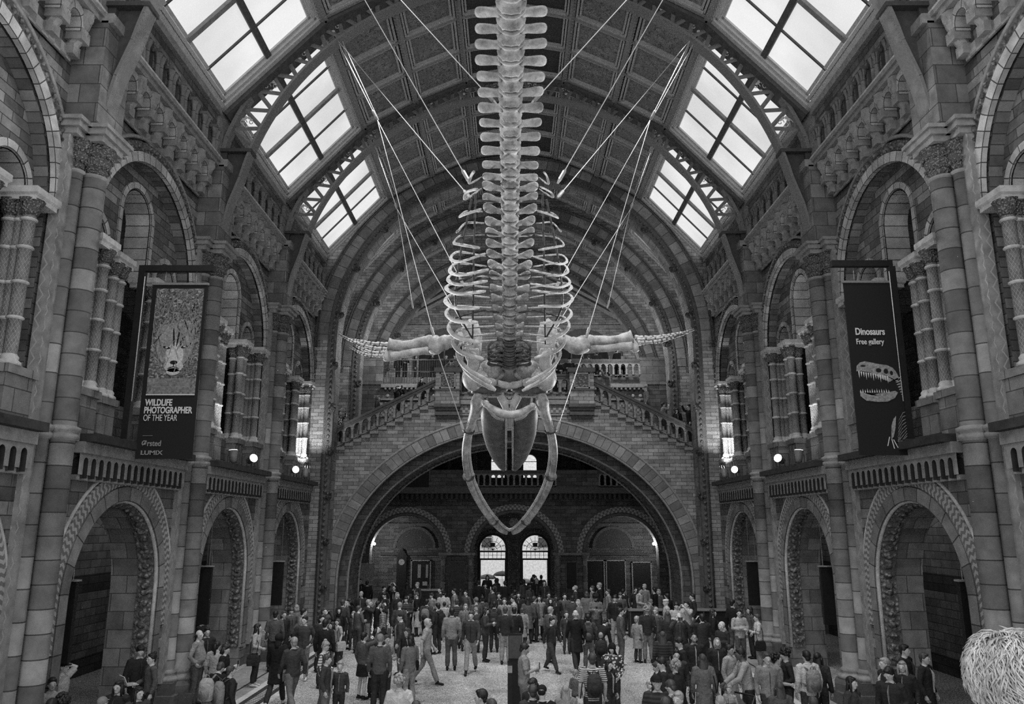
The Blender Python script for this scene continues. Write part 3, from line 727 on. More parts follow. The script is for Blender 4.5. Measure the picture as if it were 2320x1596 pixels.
# side walls between the arches
for s in (-1, 1):
    w = MB(); w.box(s * 9.0, s * 9.35, 34.9, 58, 0, 16.4); w.box(s * 9.0, s * 14, 33.95, 34.2, 0, 22)
    o = w.build('wall_transept_' + SIDE[s], 'brick_lit'); tag(o, kind='structure')
# far wall beyond the third arch, upper level
w = MB(); wall_open(w, 'x', -9.2, 9.2, 11.9, 22, [op(-4.7, 1.7, 12.0, 15.2, 1.7), op(4.7, 1.7, 12.0, 15.2, 1.7)], 51.0, 51.6, 0, 1, 20)
o = w.build('wall_far', ['brick_lit', 'brick_dark']); tag(o, kind='structure')
w = MB()
for c in (-4.7, 4.7):
    ring(w, 'x', c, 15.2, 1.75, 2.1, 1.75, 2.1, 50.9, 51.0, 12.0, 0, 24); w.box(c - 1.7, c + 1.7, 51.5, 51.55, 12, 17, 1)
    for zz in (13.4, 14.4, 15.3): w.box(c - 1.6, c + 1.6, 51.38, 51.5, zz, zz + 0.08, 0)
    for xx in (-0.8, 0, 0.8): w.box(c + xx - 0.05, c + xx + 0.05, 51.38, 51.5, 12, 16.5, 0)
part(w, 'lunette', ['mould_dark', 'wood_black'], o)
w = MB(); w.box(-9.3, 9.3, 50.9, 51.0, 17.4, 17.6)
for s in (-1, 1):
    for k in range(10):
        x = s * (7.2 - k * 0.3); z = 17.9 + k * 0.17
        w.tube([(x, 50.7, z), (x - s * 0.15, 50.7, z + 0.45), (x - s * 0.3, 50.7, z + 0.17)], 0.035, 4)
    w.tube([(s * 7.4, 50.7, 17.75), (s * 3.6, 50.7, 19.9)], 0.07, 4); w.tube([(s * 7.4, 50.7, 18.3), (s * 3.6, 50.7, 20.45)], 0.07, 4)
part(w, 'gable_tie', 'mould', o)
w = MB()
for s in (-1, 1): w.obox((s * 4.6, 49.3, 20.2), (4.7, 0, -s * 2.6), (0, 2.2, 0), (0.05, 0, 0.1)); 
o = w.build('ceiling_far', 'mould_dark'); tag(o, kind='structure')
w = MB()
for s in (-1, 1):
    for y in (48.2, 49.5, 50.6): w.tube([(s * 9, y, 17.0), (0, y, 22.0)], 0.15, 4)
part(w, 'rafter', 'mould', o)
# upper gallery slab, its ornamented front and the lower arcade
w = MB(); w.box(-9, 9, 42.95, 51.0, 12.0, 12.5); w.box(-9, 9, 42.6, 51.6, 11.7, 12.0); w.box(-9, 9, 42.5, 42.8, 9.4, 11.7, 1)
g3 = w.build('floor_gallery', ['ashlar', 'brick_dark']); tag(g3, kind='structure')
w = MB()
w.box(-7.35, 7.35, 42.2, 42.6, 11.8, 12.0, 0)
for k in range(60): w.ball((-7.1 + k * 0.241, 42.22, 11.72), 0.07, 6, 4, 0)
for k in range(34): w.ball((-7.0 + k * 0.424, 42.45, 11.38), 0.10, 6, 4, 1); 
w.box(-7.35, 7.35, 42.3, 42.6, 11.1, 11.2, 0); w.box(-7.35, 7.35, 42.4, 42.6, 10.2, 11.0, 2)
part(w, 'bead_cornice', ['mould', 'mould_light', 'check_band'], g3)
# ---- stone bridge with its flights of stairs
BR = empty('stone_staircase_bridge', (0, 35, 0), 'brick bridge on one wide arch carrying stairs up from both sides', 'bridge')
RL = lambda x: 11.2 if abs(x) < 3.1 else 11.2 - (abs(x) - 3.1) * 0.492       # top of the handrail
def ztb(a): return (10.05 if abs(a) <= 3.3 else 10.05 - (abs(a) - 3.3) * 0.492)
w = MB(); wall_open(w, 'x', -8.6, 8.6, 0, ztb, [op(0, 7.75, 0, 2.0, 6.6)], 35.1, 35.7, 0, 1, 48); part(w, 'spandrel_wall', ['brick_lit', 'mould_dark'], BR)
w = MB(); wall_open(w, 'x', -8.6, 8.6, 0, lambda a: ztb(a) - 0.3, [op(0, 7.4, 0, 2.0, 6.15)], 35.7, 38.1, 0, 1, 48); part(w, 'vault', ['brick_dark', 'brick_dark'], BR)
w = MB(); ring(w, 'x', 0, 2.0, 7.78, 8.3, 6.63, 7.15, 34.98, 35.12, 0, 0, 56); part(w, 'arch_ring', 'voussoir_dark', BR)
w = MB()
for a, b, y in ((7.74, 6.6, 35.04), (8.34, 7.2, 35.0), (7.4, 6.15, 35.75), (7.36, 6.1, 38.1)): w.tube(archpath('x', 0, 2.0, a, b, y, 0, 56), 0.06, 6)
part(w, 'arch_roll', 'mould', BR, True)
w = MB()
for k in range(100):
    t = PI * k / 99; w.ball((-7.38 * math.cos(t), 37.9, 2 + 6.12 * math.sin(t)), 0.05, 5, 4)
part(w, 'leaf_moulding', 'carved_dark', BR)
w = MB(); w.box(-3.6, 3.6, 35.4, 38.1, 9.9, 10.4)
for s in (-1, 1):
    for k in range(14):
        xa = 3.6 + k * 0.36; zt = 10.4 - (k + 1) * 0.177; w.box(s * xa, s * (xa + 0.36), 35.4, 38.1, zt - 0.4, zt)
part(w, 'stair_flight', 'mould', BR)
w = MB(); w.box(-2.5, 2.5, 34.95, 35.1, 9.75, 9.95); w.box(-2.5, 2.5, 35.0, 35.1, 10.0, 10.12); w.box(-3.8, 3.8, 35.04, 35.1, 9.25, 9.32, 0); w.box(-2.5, 2.5, 35.05, 35.1, 9.35, 9.6, 1); part(w, 'string_course', ['mould', 'check_band'], BR)
def balust(parent, x0, x1, y, zfun, n, slope, h=1.1):
    """pierced parapet: arched slots between short columns, running x0..x1 with the rail following the slope"""
    sp = (x1 - x0) / n
    w = MB(); zb = zfun(x0) - slope * x0
    wall_open(w, 'x', x0, x1, zb - 1.12 + 0.18, zb - 0.16, [op(x0 + sp * (k + 0.5), abs(sp) * 0.33, zb - 0.90, zb - 0.42, 0.14) for k in range(n)], y - 0.09, y + 0.09, 0, 1, 8, sh=slope)
    part(w, 'pierced_parapet', ['mould', 'mould_dark'], parent)
    for k in range(n + 1):
        x = x0 + sp * k; z = zfun(x) - 0.90
        w = MB(); w.lathe((x, y - 0.11, z), [(0.085, 0), (0.08, 0.05), (0.055, 0.09), (0.05, 0.36), (0.06, 0.4), (0.085, 0.48)], 8)
        part(w, 'baluster', 'mould', parent, True)
    w = MB(); v = Vector((x1 - x0, 0, slope * (x1 - x0))) / 2; c = Vector(((x0 + x1) / 2, y - 0.02, zfun((x0 + x1) / 2) - 0.08)); nn = Vector((-v.z, 0, v.x)).normalized()
    w.obox(c, v, (0, 0.17, 0), nn * 0.05); w.obox(c - nn * 0.1, v, (0, 0.13, 0), nn * 0.05); part(w, 'handrail', 'mould_dark', parent)
balust(BR, -2.5, 2.5, 35.2, RL, 12, 0.0)
balust(BR, -8.1, -3.6, 35.2, RL, 12, 0.492)
balust(BR, 3.6, 8.1, 35.2, RL, 12, -0.492)
for s in (-1, 1):
    for k in range(12):
        x = s * (3.75 + k * 0.37); z = ztb(x); w = MB(); w.box(x - 0.19, x + 0.19, 34.98, 35.14, z - 0.14, z - 0.02); part(w, 'step_end', 'mould', BR)
    x = s * 3.05; w = MB()
    w.box(x - 0.55, x + 0.55, 34.75, 35.5, 9.75, 11.2, 0); part(w, 'pier_box', 'brick_lit', BR)
    w = MB(); w.box(x - 0.62, x + 0.62, 34.68, 35.55, 11.2, 11.4); w.box(x - 0.6, x + 0.6, 34.7, 35.5, 10.35, 10.42)
    for z0, z1, e in ((9.6, 9.75, 0.04), (9.45, 9.6, -0.02), (9.25, 9.42, 0.0), (9.1, 9.25, -0.08)): w.box(x - 0.56 - e, x + 0.56 + e, 34.72 - e + (9.75 - z0) * 0.3, 35.3, z0, z1)
    part(w, 'pier_mould', 'mould_dark', BR)
    w = MB(); w.box(x - 0.3, x + 0.3, 34.72, 34.76, 10.5, 11.1); part(w, 'relief_panel', 'carved', BR)
    w = MB()
    for a, b, c_, d in ((-0.36, -0.3, 10.44, 11.16), (0.3, 0.36, 10.44, 11.16), (-0.36, 0.36, 11.1, 11.16), (-0.36, 0.36, 10.44, 10.5)): w.box(x + a, x + b, 34.7, 34.76, c_, d)
    part(w, 'relief_frame', 'mould', BR)
# upper gallery rails
GB = empty('gallery_balustrade', (5.5, 42.6, 12), 'stone balustrade on the upper gallery, right of the whale', 'balustrade')
balust(GB, 2.2, 7.0, 42.55, lambda x: 13.45, 13, 0.0)
w = MB(); w.box(7.0, 8.9, 42.4, 42.7, 12, 13.35); w.box(7.0, 8.9, 42.35, 42.75, 13.35, 13.5); part(w, 'end_pier', 'ashlar', GB)
GI = empty('iron_gallery_railing', (-5.4, 42.6, 12), 'black iron railing on the upper gallery, left of the whale', 'railing')
w = MB(); w.box(-8.9, -7.3, 42.4, 42.7, 12, 13.35); w.box(-8.9, -7.3, 42.35, 42.75, 13.35, 13.5); part(w, 'end_pier', 'ashlar', GI)
w = MB(); w.box(-7.3, -2.3, 42.55, 42.6, 13.4, 13.45); w.box(-7.3, -2.3, 42.56, 42.59, 12.1, 12.13); w.box(-7.3, -2.3, 42.56, 42.59, 12.75, 12.78); part(w, 'rail', 'iron_dark', GI)
for k in range(40):
    w = MB(); x = -7.25 + k * 0.127; w.tube([(x, 42.57, 12.0), (x, 42.57, 13.4)], 0.012, 4); part(w, 'bar', 'iron_dark', GI)
# ---- lower arcade behind the bridge
wa = empty('wall_arcade', (0, 46, 0), kind='structure')
w = MB(); wall_open(w, 'x', -9, 9, 0, 6.4, [op(-6.2, 2.1, 0, 2.8, 2.1), op(0, 2.36, 0, 2.7, 2.36), op(6.2, 2.1, 0, 2.8, 2.1)], 46.0, 46.8, 0, 0, 24); part(w, 'wall', ['brick_dark'], wa)
for c, r, zs in ((-6.2, 2.1, 2.8), (0, 2.36, 2.7), (6.2, 2.1, 2.8)):
    w = MB(); ring(w, 'x', c, zs, r + 0.02, r + 0.16, r + 0.02, r + 0.16, 45.93, 46.0, None, 1, 30); ring(w, 'x', c, zs, r + 0.2, r + 0.52, r + 0.2, r + 0.52, 45.95, 46.0, None, 0, 30); part(w, 'voussoir_ring', ['check_band', 'mould_dark'], wa)
w = MB()
for x in (-4.05, -2.5, 2.5, 4.05):
    w.lathe((x, 45.95, 0), [(0.2, 0), (0.2, 0.3), (0.13, 0.4), (0.13, 1.3), (0.16, 1.33), (0.13, 1.36), (0.13, 2.4), (0.17, 2.5), (0.24, 2.7)], 10)
for x in (-3.27, 3.27): w.box(x - 1.05, x + 1.05, 45.75, 46, 2.7, 2.85)
part(w, 'half_column', 'ashlar', wa, False)
w = MB(); w.box(-9, 9, 45.2, 51, 6.3, 6.5, 0); w.box(-9, 9, 45.1, 45.3, 6.15, 6.5)
for k in range(62): w.box(-8.8 + k * 0.285, -8.65 + k * 0.285, 45.6, 46.0, 5.85, 6.15)
part(w, 'corbel_cornice', 'mould_dark', wa)
w = MB()
for k in (-3, 3): w.box(k - 0.8, k + 0.8, 45.95, 46.0, 5.0, 5.1)
MZ = empty('mezzanine_balustrade', (0, 45.3, 6.5), 'low dark stone balustrade over the entrance arcade', 'balustrade')
balust(MZ, -2.4, 2.4, 45.3, lambda x: 7.5, 14, 0.0); balust(MZ, 4.9, 7.6, 45.3, lambda x: 7.5, 8, 0.0)
for a, b in ((-4.9, -2.4), (2.4, 4.9), (-8.9, -7.6), (7.6, 8.9)):
    w = MB(); w.box(a, b, 45.2, 45.4, 6.5, 7.5); part(w, 'solid_parapet', 'brick_dark', MZ)
w = MB(); w.box(-7.6, -4.9, 45.25, 45.35, 6.5, 7.45); part(w, 'dark_screen', 'wood_black', MZ)
# mezzanine back wall with the two small bright windows
w = MB(); wall_open(w, 'x', -9, 9, 6.4, 11.7, [op(-1.02, 0.42, 7.3, 8.35, 0.42), op(1.02, 0.42, 7.3, 8.35, 0.42), op(-6, 1.5, 6.5, 8.6, 1.2), op(6, 1.5, 6.5, 8.6, 1.2)], 49.5, 50.0, 0, 0, 16)
wm = w.build('wall_mezzanine', 'brick_dark'); tag(wm, kind='structure')
w = MB(); w.box(-7.6, -4.4, 50.05, 50.1, 6.4, 10); w.box(4.4, 7.6, 50.05, 50.1, 6.4, 10); part(w, 'dark_recess', 'wood_black', wm)
w = MB()
for x in (-3.9, 3.9, -8.2, 8.2, -2.4, 2.4): w.lathe((x, 47.5, 6.5), [(0.2, 0), (0.15, 0.2), (0.15, 2.2), (0.25, 2.5), (0.25, 2.7)], 10)
part(w, 'gallery_column', 'mould_dark', wm, False)
for i, x in enumerate((-1.02, 1.02)):
    WN += 1; wn = empty('window_%d' % WN, (x, 49.7, 7.3), kind='structure')
    w = MB()
    for zz in (7.7, 8.3): w.box(x - 0.42, x + 0.42, 49.7, 49.74, zz, zz + 0.04)
    part(w, 'glazing_bar', 'iron_dark', wn)
# ---- entrance wall, doors, the daylight outside
w = MB(); wall_open(w, 'x', -9.2, 9.2, 0, 6.4, [op(-1.33, 0.95, 0.0, 2.95, 0.95), op(1.33, 0.95, 0.0, 2.95, 0.95)], 50.0, 50.8, 0, 0, 24)
we = w.build('wall_entrance', 'brick_dark'); tag(we, kind='structure')
for i, c in enumerate((-1.33, 1.33)):
    d = empty('door_%d' % (i + 1), (c, 50, 0), kind='structure'); y = 50.3
    w = MB(); ring(w, 'x', c, 2.95, 0.80, 0.95, 0.80, 0.95, y - 0.08, y + 0.08, 0, 0, 20); w.box(c - 0.95, c + 0.95, y - 0.06, y + 0.06, 2.72, 2.82); w.box(c - 0.95, c + 0.95, y - 0.06, y + 0.06, 2.25, 2.35); part(w, 'door_frame', 'wood_black', d)
    w = MB()
    for r in (0.28, 0.55): w.tube(archpath('x', c, 2.84, r, r, y, None, 14), 0.014, 4)
    for a in range(1, 8): t = PI * a / 8; w.tube([(c, y, 2.84), (c + 0.8 * math.cos(t), y, 2.84 + 0.85 * math.sin(t))], 0.012, 4)
    for a in range(4):
        for q in (-1, 1):
            cx = c + q * (0.15 + 0.17 * a); w.tube([(cx + 0.08 * math.cos(u * 0.6) * (1 - u / 14), y, 3.1 + 0.08 * a * 0 + 0.08 * math.sin(u * 0.6) * (1 - u / 14)) for u in range(12)], 0.01, 4)
    for a in range(7): x = c - 0.8 + 1.6 * a / 6; w.tube([(x, y, 2.35), (x, y, 2.72)], 0.014, 4)
    w.tube([(c - 0.8, y, 2.54), (c + 0.8, y, 2.54)], 0.01, 4); part(w, 'iron_tracery', 'iron_dark', d)
    w = MB(); w.box(c - 0.14, c + 0.14, y - 0.3, y - 0.1, 3.05, 3.3); part(w, 'lantern', 'wood_black', d)
    w = MB(); ring(w, 'x', c, 2.95, 1.0, 1.2, 1.0, 1.2, 49.9, 50.0, 0, 0, 20)
    for k in range(22): t = PI * k / 21; w.ball((c - 1.1 * math.cos(t), 49.88, 2.95 + 1.1 * math.sin(t)), 0.07, 5, 4)
    part(w, 'carved_surround', 'carved_dark', d)
    w = MB(); w.box(c - 0.84, c - 0.76, y, y + 0.8, 0, 2.25); w.box(c + 0.76, c + 0.84, y, y + 0.8, 0, 2.25); part(w, 'door_leaf', 'oak_dark', d)
w = MB(); w.ball((0, 49.85, 4.55), 0.3, 16, 8, sc=(1, 0.25, 1)); o = part(w, 'roundel', 'mould', we, True)
w = MB()
for c in (-6.2, 6.2):
    ring(w, 'x', c, 3.0, 0.0, 1.15, 0.0, 1.15, 49.9, 49.98, None, 1, 20); ring(w, 'x', c, 3.0, 1.15, 1.32, 1.15, 1.32, 49.85, 50.0, None, 0, 20); w.box(c - 2.1, c + 2.1, 49.88, 50, 2.55, 2.72, 1)
    w.box(c - 2.2, c + 2.2, 49.9, 50, 4.3, 4.5, 0)
part(w, 'lunette', ['mould_dark', 'panel_dark'], we)
for xs, z1, lab in ((-5.75, 2.2, 'l'), (5.0, 2.2, 'c'), (6.3, 2.2, 'r'), (7.9, 2.1, 'e')):
    WD = empty('door_%d' % (3 + (-5.75, 5.0, 6.3, 7.9).index(xs)), (xs, 49.9, 0), kind='structure')
    w = MB(); w.box(xs - 0.55, xs + 0.55, 49.86, 49.95, 0, z1); part(w, 'door_leaf', 'wood_black', WD)
    w = MB(); w.box(xs - 0.62, xs - 0.55, 49.8, 49.95, 0, z1 + 0.07); w.box(xs + 0.55, xs + 0.62, 49.8, 49.95, 0, z1 + 0.07); w.box(xs - 0.62, xs + 0.62, 49.8, 49.95, z1, z1 + 0.07); part(w, 'door_frame', 'mould', WD)
w = MB(); w.box(-5.95, -5.75, 49.83, 49.85, 1.2, 2.0); w.box(-5.45, -5.3, 49.83, 49.85, 1.2, 2.0); o = part(w, 'door_glass', 'mould', WD)
for x, lab in ((-3.27, 'dark wooden door set between the arcade columns left of the entrance'), (3.27, 'narrow dark notice board between the arcade columns right of the entrance')):
    t = empty('panelled_door' if x < 0 else 'notice_board', (x, 45.95, 0.0 if x < 0 else 0.9), lab, 'door' if x < 0 else 'board')
    h = 0.42 if x < 0 else 0.28
    w = MB(); w.box(x - h, x + h, 45.92, 45.99, 0 if x < 0 else 0.9, 2.3); part(w, 'leaf', 'oak_dark' if x < 0 else 'wood_black', t)
    w = MB(); w.box(x - h - 0.05, x - h, 45.88, 45.99, 0, 2.35); w.box(x + h, x + h + 0.05, 45.88, 45.99, 0, 2.35); w.box(x - h, x + h, 45.88, 45.99, 2.3, 2.35); part(w, 'frame', 'mould_dark', t)
# daylight outside
w = MB(); w.box(-25, 25, 51, 90, -0.6, -0.3); o = w.build('ground_outside', 'mould_light'); tag(o, kind='structure')
w = MB(); w.box(-14, 14, 72, 78, -0.3, 16); fb = empty('street_building', (0, 72, 0), 'pale rendered building across the street seen through the doors', 'building'); part(w, 'facade', 'facade', fb)
for x in (-5.4, -2.4, -0.3, 2.7, 5.2):
    w = MB(); w.box(x - 0.45, x + 0.45, 71.95, 72, 2.4, 4.2); o = part(w, 'window', 'mould_dark', fb)
    w = MB(); w.box(x - 0.45, x + 0.45, 71.9, 71.95, 3.25, 3.32); w.box(x - 0.5, x + 0.5, 71.85, 71.95, 2.3, 2.4); part(w, 'sash_bar', 'white_frame', o)
# ---- lamps of the hall, and fill lights added to brighten it
def area(name, loc, rot, size, e, sy=None):
    l = bpy.data.lights.new(name, 'AREA'); l.energy = e; l.size = size
    if sy: l.shape = 'RECTANGLE'; l.size_y = sy
    o = bpy.data.objects.new(name, l); COL.objects.link(o); o.location = loc; o.rotation_euler = rot; return o
def spot(name, loc, target, e, ang=70, blend=0.6, r=0.08):
    l = bpy.data.lights.new(name, 'SPOT'); l.energy = e; l.spot_size = math.radians(ang); l.spot_blend = blend; l.shadow_soft_size = r
    o = bpy.data.objects.new(name, l); COL.objects.link(o); o.location = loc
    o.rotation_euler = (Vector(target) - Vector(loc)).to_track_quat('-Z', 'Y').to_euler(); return o
def floodlight(x, y, aim, lab, e, lit=True):
    x = x * 8.44 / 8.5
    t = empty('floodlight', (x, y, 6.16), lab, 'floodlight', 'floodlights on the ledges')
    d = (Vector(aim) - Vector((x, y, 6.45))).normalized(); c = Vector((x, y, 6.45))
    w = MB(); w.tube([c - d * 0.26, c - d * 0.2, c - d * 0.05, c + d * 0.1, c + d * 0.12], [0.04, 0.10, 0.12, 0.14, 0.145], 14); part(w, 'housing', 'iron', t, True)
    w = MB(); w.tube([c + d * 0.115, c + d * 0.13], [0.128, 0.128], 14); part(w, 'lens', 'lamp_glow' if lit else 'wood_black', t)
    w = MB()
    for q in (-0.15, 0.15): w.tube([(x + q, y, 6.16), (x + q, y, 6.45), ], 0.015, 5)
    w.box(x - 0.16, x + 0.16, y - 0.05, y + 0.05, 6.16, 6.19)
    for k in range(3): w.tube([(x - 0.1 + k * 0.1, y + 0.3, 6.16), (x - 0.12 + k * 0.1, y + 0.32, 6.75)], [0.03, 0.008], 5)
    part(w, 'bracket', 'iron_dark', t)
    if lit: spot('floodlight_beam', c + d * 0.2, aim, e, 70 if e < 500 else 42)
for s in (-1, 1):
    sd = SIDE[s]
    floodlight(s * 8.5, 18.3, (s * 0.6, 14.0, 11.0), 'large floodlight on the ledge beside the %s banner' % ('lion' if s < 0 else 'dinosaur'), 800)
    floodlight(s * 8.5, 23.3, (s * 9.2, 23.8, 13.0), 'dark floodlight with upright fins, nearer of the two in the second bay, %s ledge' % sd, 45)
    floodlight(s * 8.5, 25.0, (s * 0.6, 17.0, 9.3), 'round bright floodlight on the second-bay %s ledge, farther one' % sd, 900)
    floodlight(s * 8.5, 30.0, (s * 1.5, 20.0, 7.5), 'round bright floodlight on the far %s ledge, nearer of the pair' % sd, 600)
    floodlight(s * 8.5, 31.6, (s * 8.9, 33.9, 9.5), 'round bright floodlight on the far %s ledge, next to the end wall' % sd, 150)
    for yy in (14.5, 21.0, 27.5): spot('roof_fill_spot', (s * 4.6, yy - 0.4, 19.2), (s * 1.5, yy + 5, 0), 900, 75, 0.9, 0.15)  # unseen spots added to brighten the floor
    spot('vault_light', (s * 5.0, 36.2, 8.2 - 1.6), (s * 4.9, 36.5, 9.0), 25, 120)
    wlp = empty('wall_lamp', (s * 8.3, 47.5, 3.3), 'small bright lamp on the %s side beyond the bridge' % sd, 'lamp')
    w = MB(); w.ball((s * 8.3, 47.5, 3.3), 0.09, 8, 6); part(w, 'bulb', 'lamp_glow', wlp); w = MB(); w.tube([(s * 9.0, 47.5, 3.5), (s * 8.5, 47.5, 3.6), (s * 8.3, 47.5, 3.4)], 0.02, 5); part(w, 'bracket', 'iron_dark', wlp)
    l = bpy.data.lights.new('wall_lamp_light', 'POINT'); l.energy = 40; l.shadow_soft_size = 0.1; o = bpy.data.objects.new('wall_lamp_light', l); COL.objects.link(o); o.location = (s * 8.1, 47.3, 3.3)
for s in (-1, 1):  # hidden point lights added to lift the dark behind the stairs
    for nm, x, y, z, en in (('transept_fill', 6.2, 36.9, 12.6, 45), ('gallery_fill', 5.8, 40.8, 13.6, 40), ('far_gallery_fill', 5.6, 47.5, 14.2, 55)):
        l = bpy.data.lights.new(nm, 'POINT'); l.energy = en; l.shadow_soft_size = 0.25; o = bpy.data.objects.new(nm, l); COL.objects.link(o); o.location = (s * x, y, z)
# ================================================================ THE WHALE
WH = empty('whale_skeleton', (0, 16.5, 9.5), 'huge pale whale skeleton hung head down in the middle of the hall', 'skeleton')
DS = lambda py: 11.0 + py * 0.0091
# (height in the photo, half width over the processes in metres, centrum radius) down the spine
VERT = [(-180, .50, .25, 0), (-136, .54, .25, 0), (-93, .56, .24, 0), (-50, .58, .235, 0), (-9, .60, .23, 0), (30, .60, .225, 0), (68, .61, .22, 0), (104, .625, .22, 0), (140, .635, .215, 0), (177, .62, .21, 0), (213, .61, .205, 0),
        (247, .62, .20, 0), (283, .60, .195, 0), (313, .59, .19, 0), (344, .585, .19, 0), (376, .57, .185, 0), (404, .57, .18, 0), (430, .58, .18, 1), (456, .58, .178, 1),
        (482, .57, .175, 1), (508, .54, .172, 1), (534, .53, .17, 1), (559, .53, .168, 1), (583, .52, .165, 1), (606, .50, .163, 1), (630, .47, .162, 1), (654, .45, .16, 2), (677, .43, .16, 2), (700, .40, .16, 2), (721, .37, .16, 2),
        (741, .34, .155, 2), (758, .32, .15, 2), (773, .30, .15, 3), (786, .32, .15, 3), (797, .34, .15, 3), (808, .34, .15, 3), (818, .33, .15, 3), (828, .30, .15, 3)]
spine = []
for py, hw, r, k in VERT:
    spine.append(un(1158 - (py / 830.0) * 4, py, DS(py)))
def frame(i):
    a = spine[max(i - 1, 0)]; b = spine[min(i + 1, len(spine) - 1)]; t = (b - a).normalized()
    x = Vector((1, 0, 0)); x = (x - t * x.dot(t)).normalized(); return t, x, x.cross(t)      # third axis: dorsal side
def loft(mb, secs, n=10, mi=0):
    """secs: (centre, axis a, axis b) ellipse sections"""
    rows = [[c + a * math.cos(2 * PI * j / n) + b * math.sin(2 * PI * j / n) for j in range(n)] for c, a, b in secs]
    mb.grid(rows, None, mi, closed=True, cap0=True, cap1=True)
rnd = random.Random(3)
for i, (py, hw, r, kind) in enumerate(VERT):
    t, x, z = frame(i); c = spine[i]
    if i < len(VERT) - 1: pitch = (spine[i + 1] - c).length
    hl = pitch * (0.41 if kind < 3 else 0.34)
    w = MB()
    loft(w, [(c + t * (hl * q), x * r * k, z * r * k) for q, k in ((-1.0, 0.80), (-0.96, 1.08), (-0.8, 1.12), (-0.55, 0.92), (0.0, 0.78), (0.55, 0.92), (0.8, 1.12), (0.96, 1.08), (1.0, 0.8))], 16)
    ph = hl * (0.86 if kind == 0 else 1.0)
    for s in (-1, 1):
        sec = []; tw = rnd.uniform(-0.03, 0.03); sw = {0: 0.0, 1: 0.10, 2: 0.02, 3: 0.05}[kind]
        root = r * 0.75
        prof = {0: ((0, .85, .08), (.12, .72, .07), (.25, .70, .06), (.4, .82, .05), (.6, .95, .045), (.8, .98, .042), (.9, .88, .04), (.96, .66, .035), (1, .25, .015)),
                1: ((0, .62, .07), (.15, .5, .06), (.35, .62, .045), (.6, 1.0, .04), (.82, 1.05, .038), (.95, .75, .04), (1, .3, .03)),
                2: ((0, .6, .07), (.2, .45, .06), (.4, .5, .055), (.65, .85, .05), (.85, 1.0, .05), (1, .9, .05)),
                3: ((0, .7, .05), (.3, .6, .04), (.7, .7, .04), (1, .6, .03))}[kind]
        for u, a, b in prof:
            px = root + (hw - root) * u
            sec.append((c + x * (s * px) + t * (-sw * u + tw * u - (0.02 if kind == 0 else 0)) + z * (0.03 * u), t * (ph * a), z * b))
        loft(w, sec, 10)
    # neural spine on the upper side
    loft(w, [(c + z * (r * 0.8), t * hl * 0.7, x * 0.05), (c + z * (r + 0.2) - t * 0.08, t * hl * 0.6, x * 0.035), (c + z * (r + 0.5) - t * 0.2, t * hl * 0.8, x * 0.03)], 8)
    if kind == 0:
        for s in (-1, 1): w.ball(c + t * (hl * 0.9) - z * (r * 0.75) + x * (s * r * 0.55), 0.05, 6, 4)
    part(w, 'vertebra', 'bone' if kind < 2 else 'bone_dark' if kind == 3 else 'bone', WH, True)
w = MB(); w.tube([p + frame(i)[2] * 0.03 for i, p in enumerate(spine)], 0.05, 8); part(w, 'steel_spine_rod', 'iron_dark', WH)
# ribs: (y root, outer x, y outer, tip x, y tip, radius) on the left of the photo
RIBS = [(400, 1064, 416, 1074, 388, .035), (430, 1055, 452, 1082, 428, .04), (481, 1042, 491, 1090, 474, .045), (505, 1038, 524, 1094, 508, .045), (532, 1029, 551, 1086, 562, .045),
        (579, 1022, 588, 1099, 575, .05), (603, 1020, 616, 1106, 611, .055), (628, 1016, 636, 1104, 637, .055), (654, 1012, 655, 1100, 660, .06), (676, 1010, 684, 1086, 698, .062), (702, 1012, 712, 1082, 731, .062), (727, 1017, 745, 1088, 777, .065),
        (748, 1027, 778, 1094, 814, .065), (765, 1037, 806, 1112, 868, .07), (778, 1046, 822, 1122, 884, .07)]
for i, (yr, xo, yo, xt, yt, r) in enumerate(RIBS):
    k = min(range(len(VERT)), key=lambda j: abs(VERT[j][0] - yr)); t, x, z = frame(k); hw = VERT[k][1]
    for s in (-1, 1):
        mx = lambda px: px if s < 0 else 2 * 1153 - px
        jy = 0 if s < 0 else rnd.uniform(-5, 6)
        D = DS(yr); P0 = spine[k] + x * (s * (hw + 0.02)) + z * 0.03
        big = i > 4
        P1 = un(mx(xo + (1090 - xo) * 0.35), yr - (10 if big else 4) + (yo - yr) * 0.25 + jy, D + 0.15)
        P2 = un(mx(xo + 6), (yr * 0.45 + yo * 0.55) - (9 if big else 2) + jy, D - 0.25)
        P3 = un(mx(xo), yo + jy, D - 0.6)
        P4 = un(mx(xo + (xt - xo) * 0.3), yo + (yt - yo) * 0.35 + (9 if big else 0) + jy, D - 1.05)
        P5 = un(mx(xt), yt + jy, D - 1.35)
        if i < 2: pts = [P0, un(mx(xo), yo + jy, D - 0.5), un(mx(xo + 3), yo - 16, D - 0.7), P5]
        elif i in (3,): pts = [P0, P1, P3, un(mx(xo - 2), yo + jy, D - 0.9)]
        else: pts = [P0, P1, P2, P3, P4, P5]
        C = cat_rom(pts, 5); n = len(C); w = MB()
        r *= 0.72; w.tube(C, [r * (0.75 if j < n * 0.12 else 1.0 + 0.12 * math.sin(j)*0.2) * (1.0 if j < n - 2 else 1.12 if j == n - 2 else 0.7) for j in range(n)], 8, flat=(1.15, 0.7))
        part(w, 'rib', 'bone_pale' if big else 'bone', WH, True)
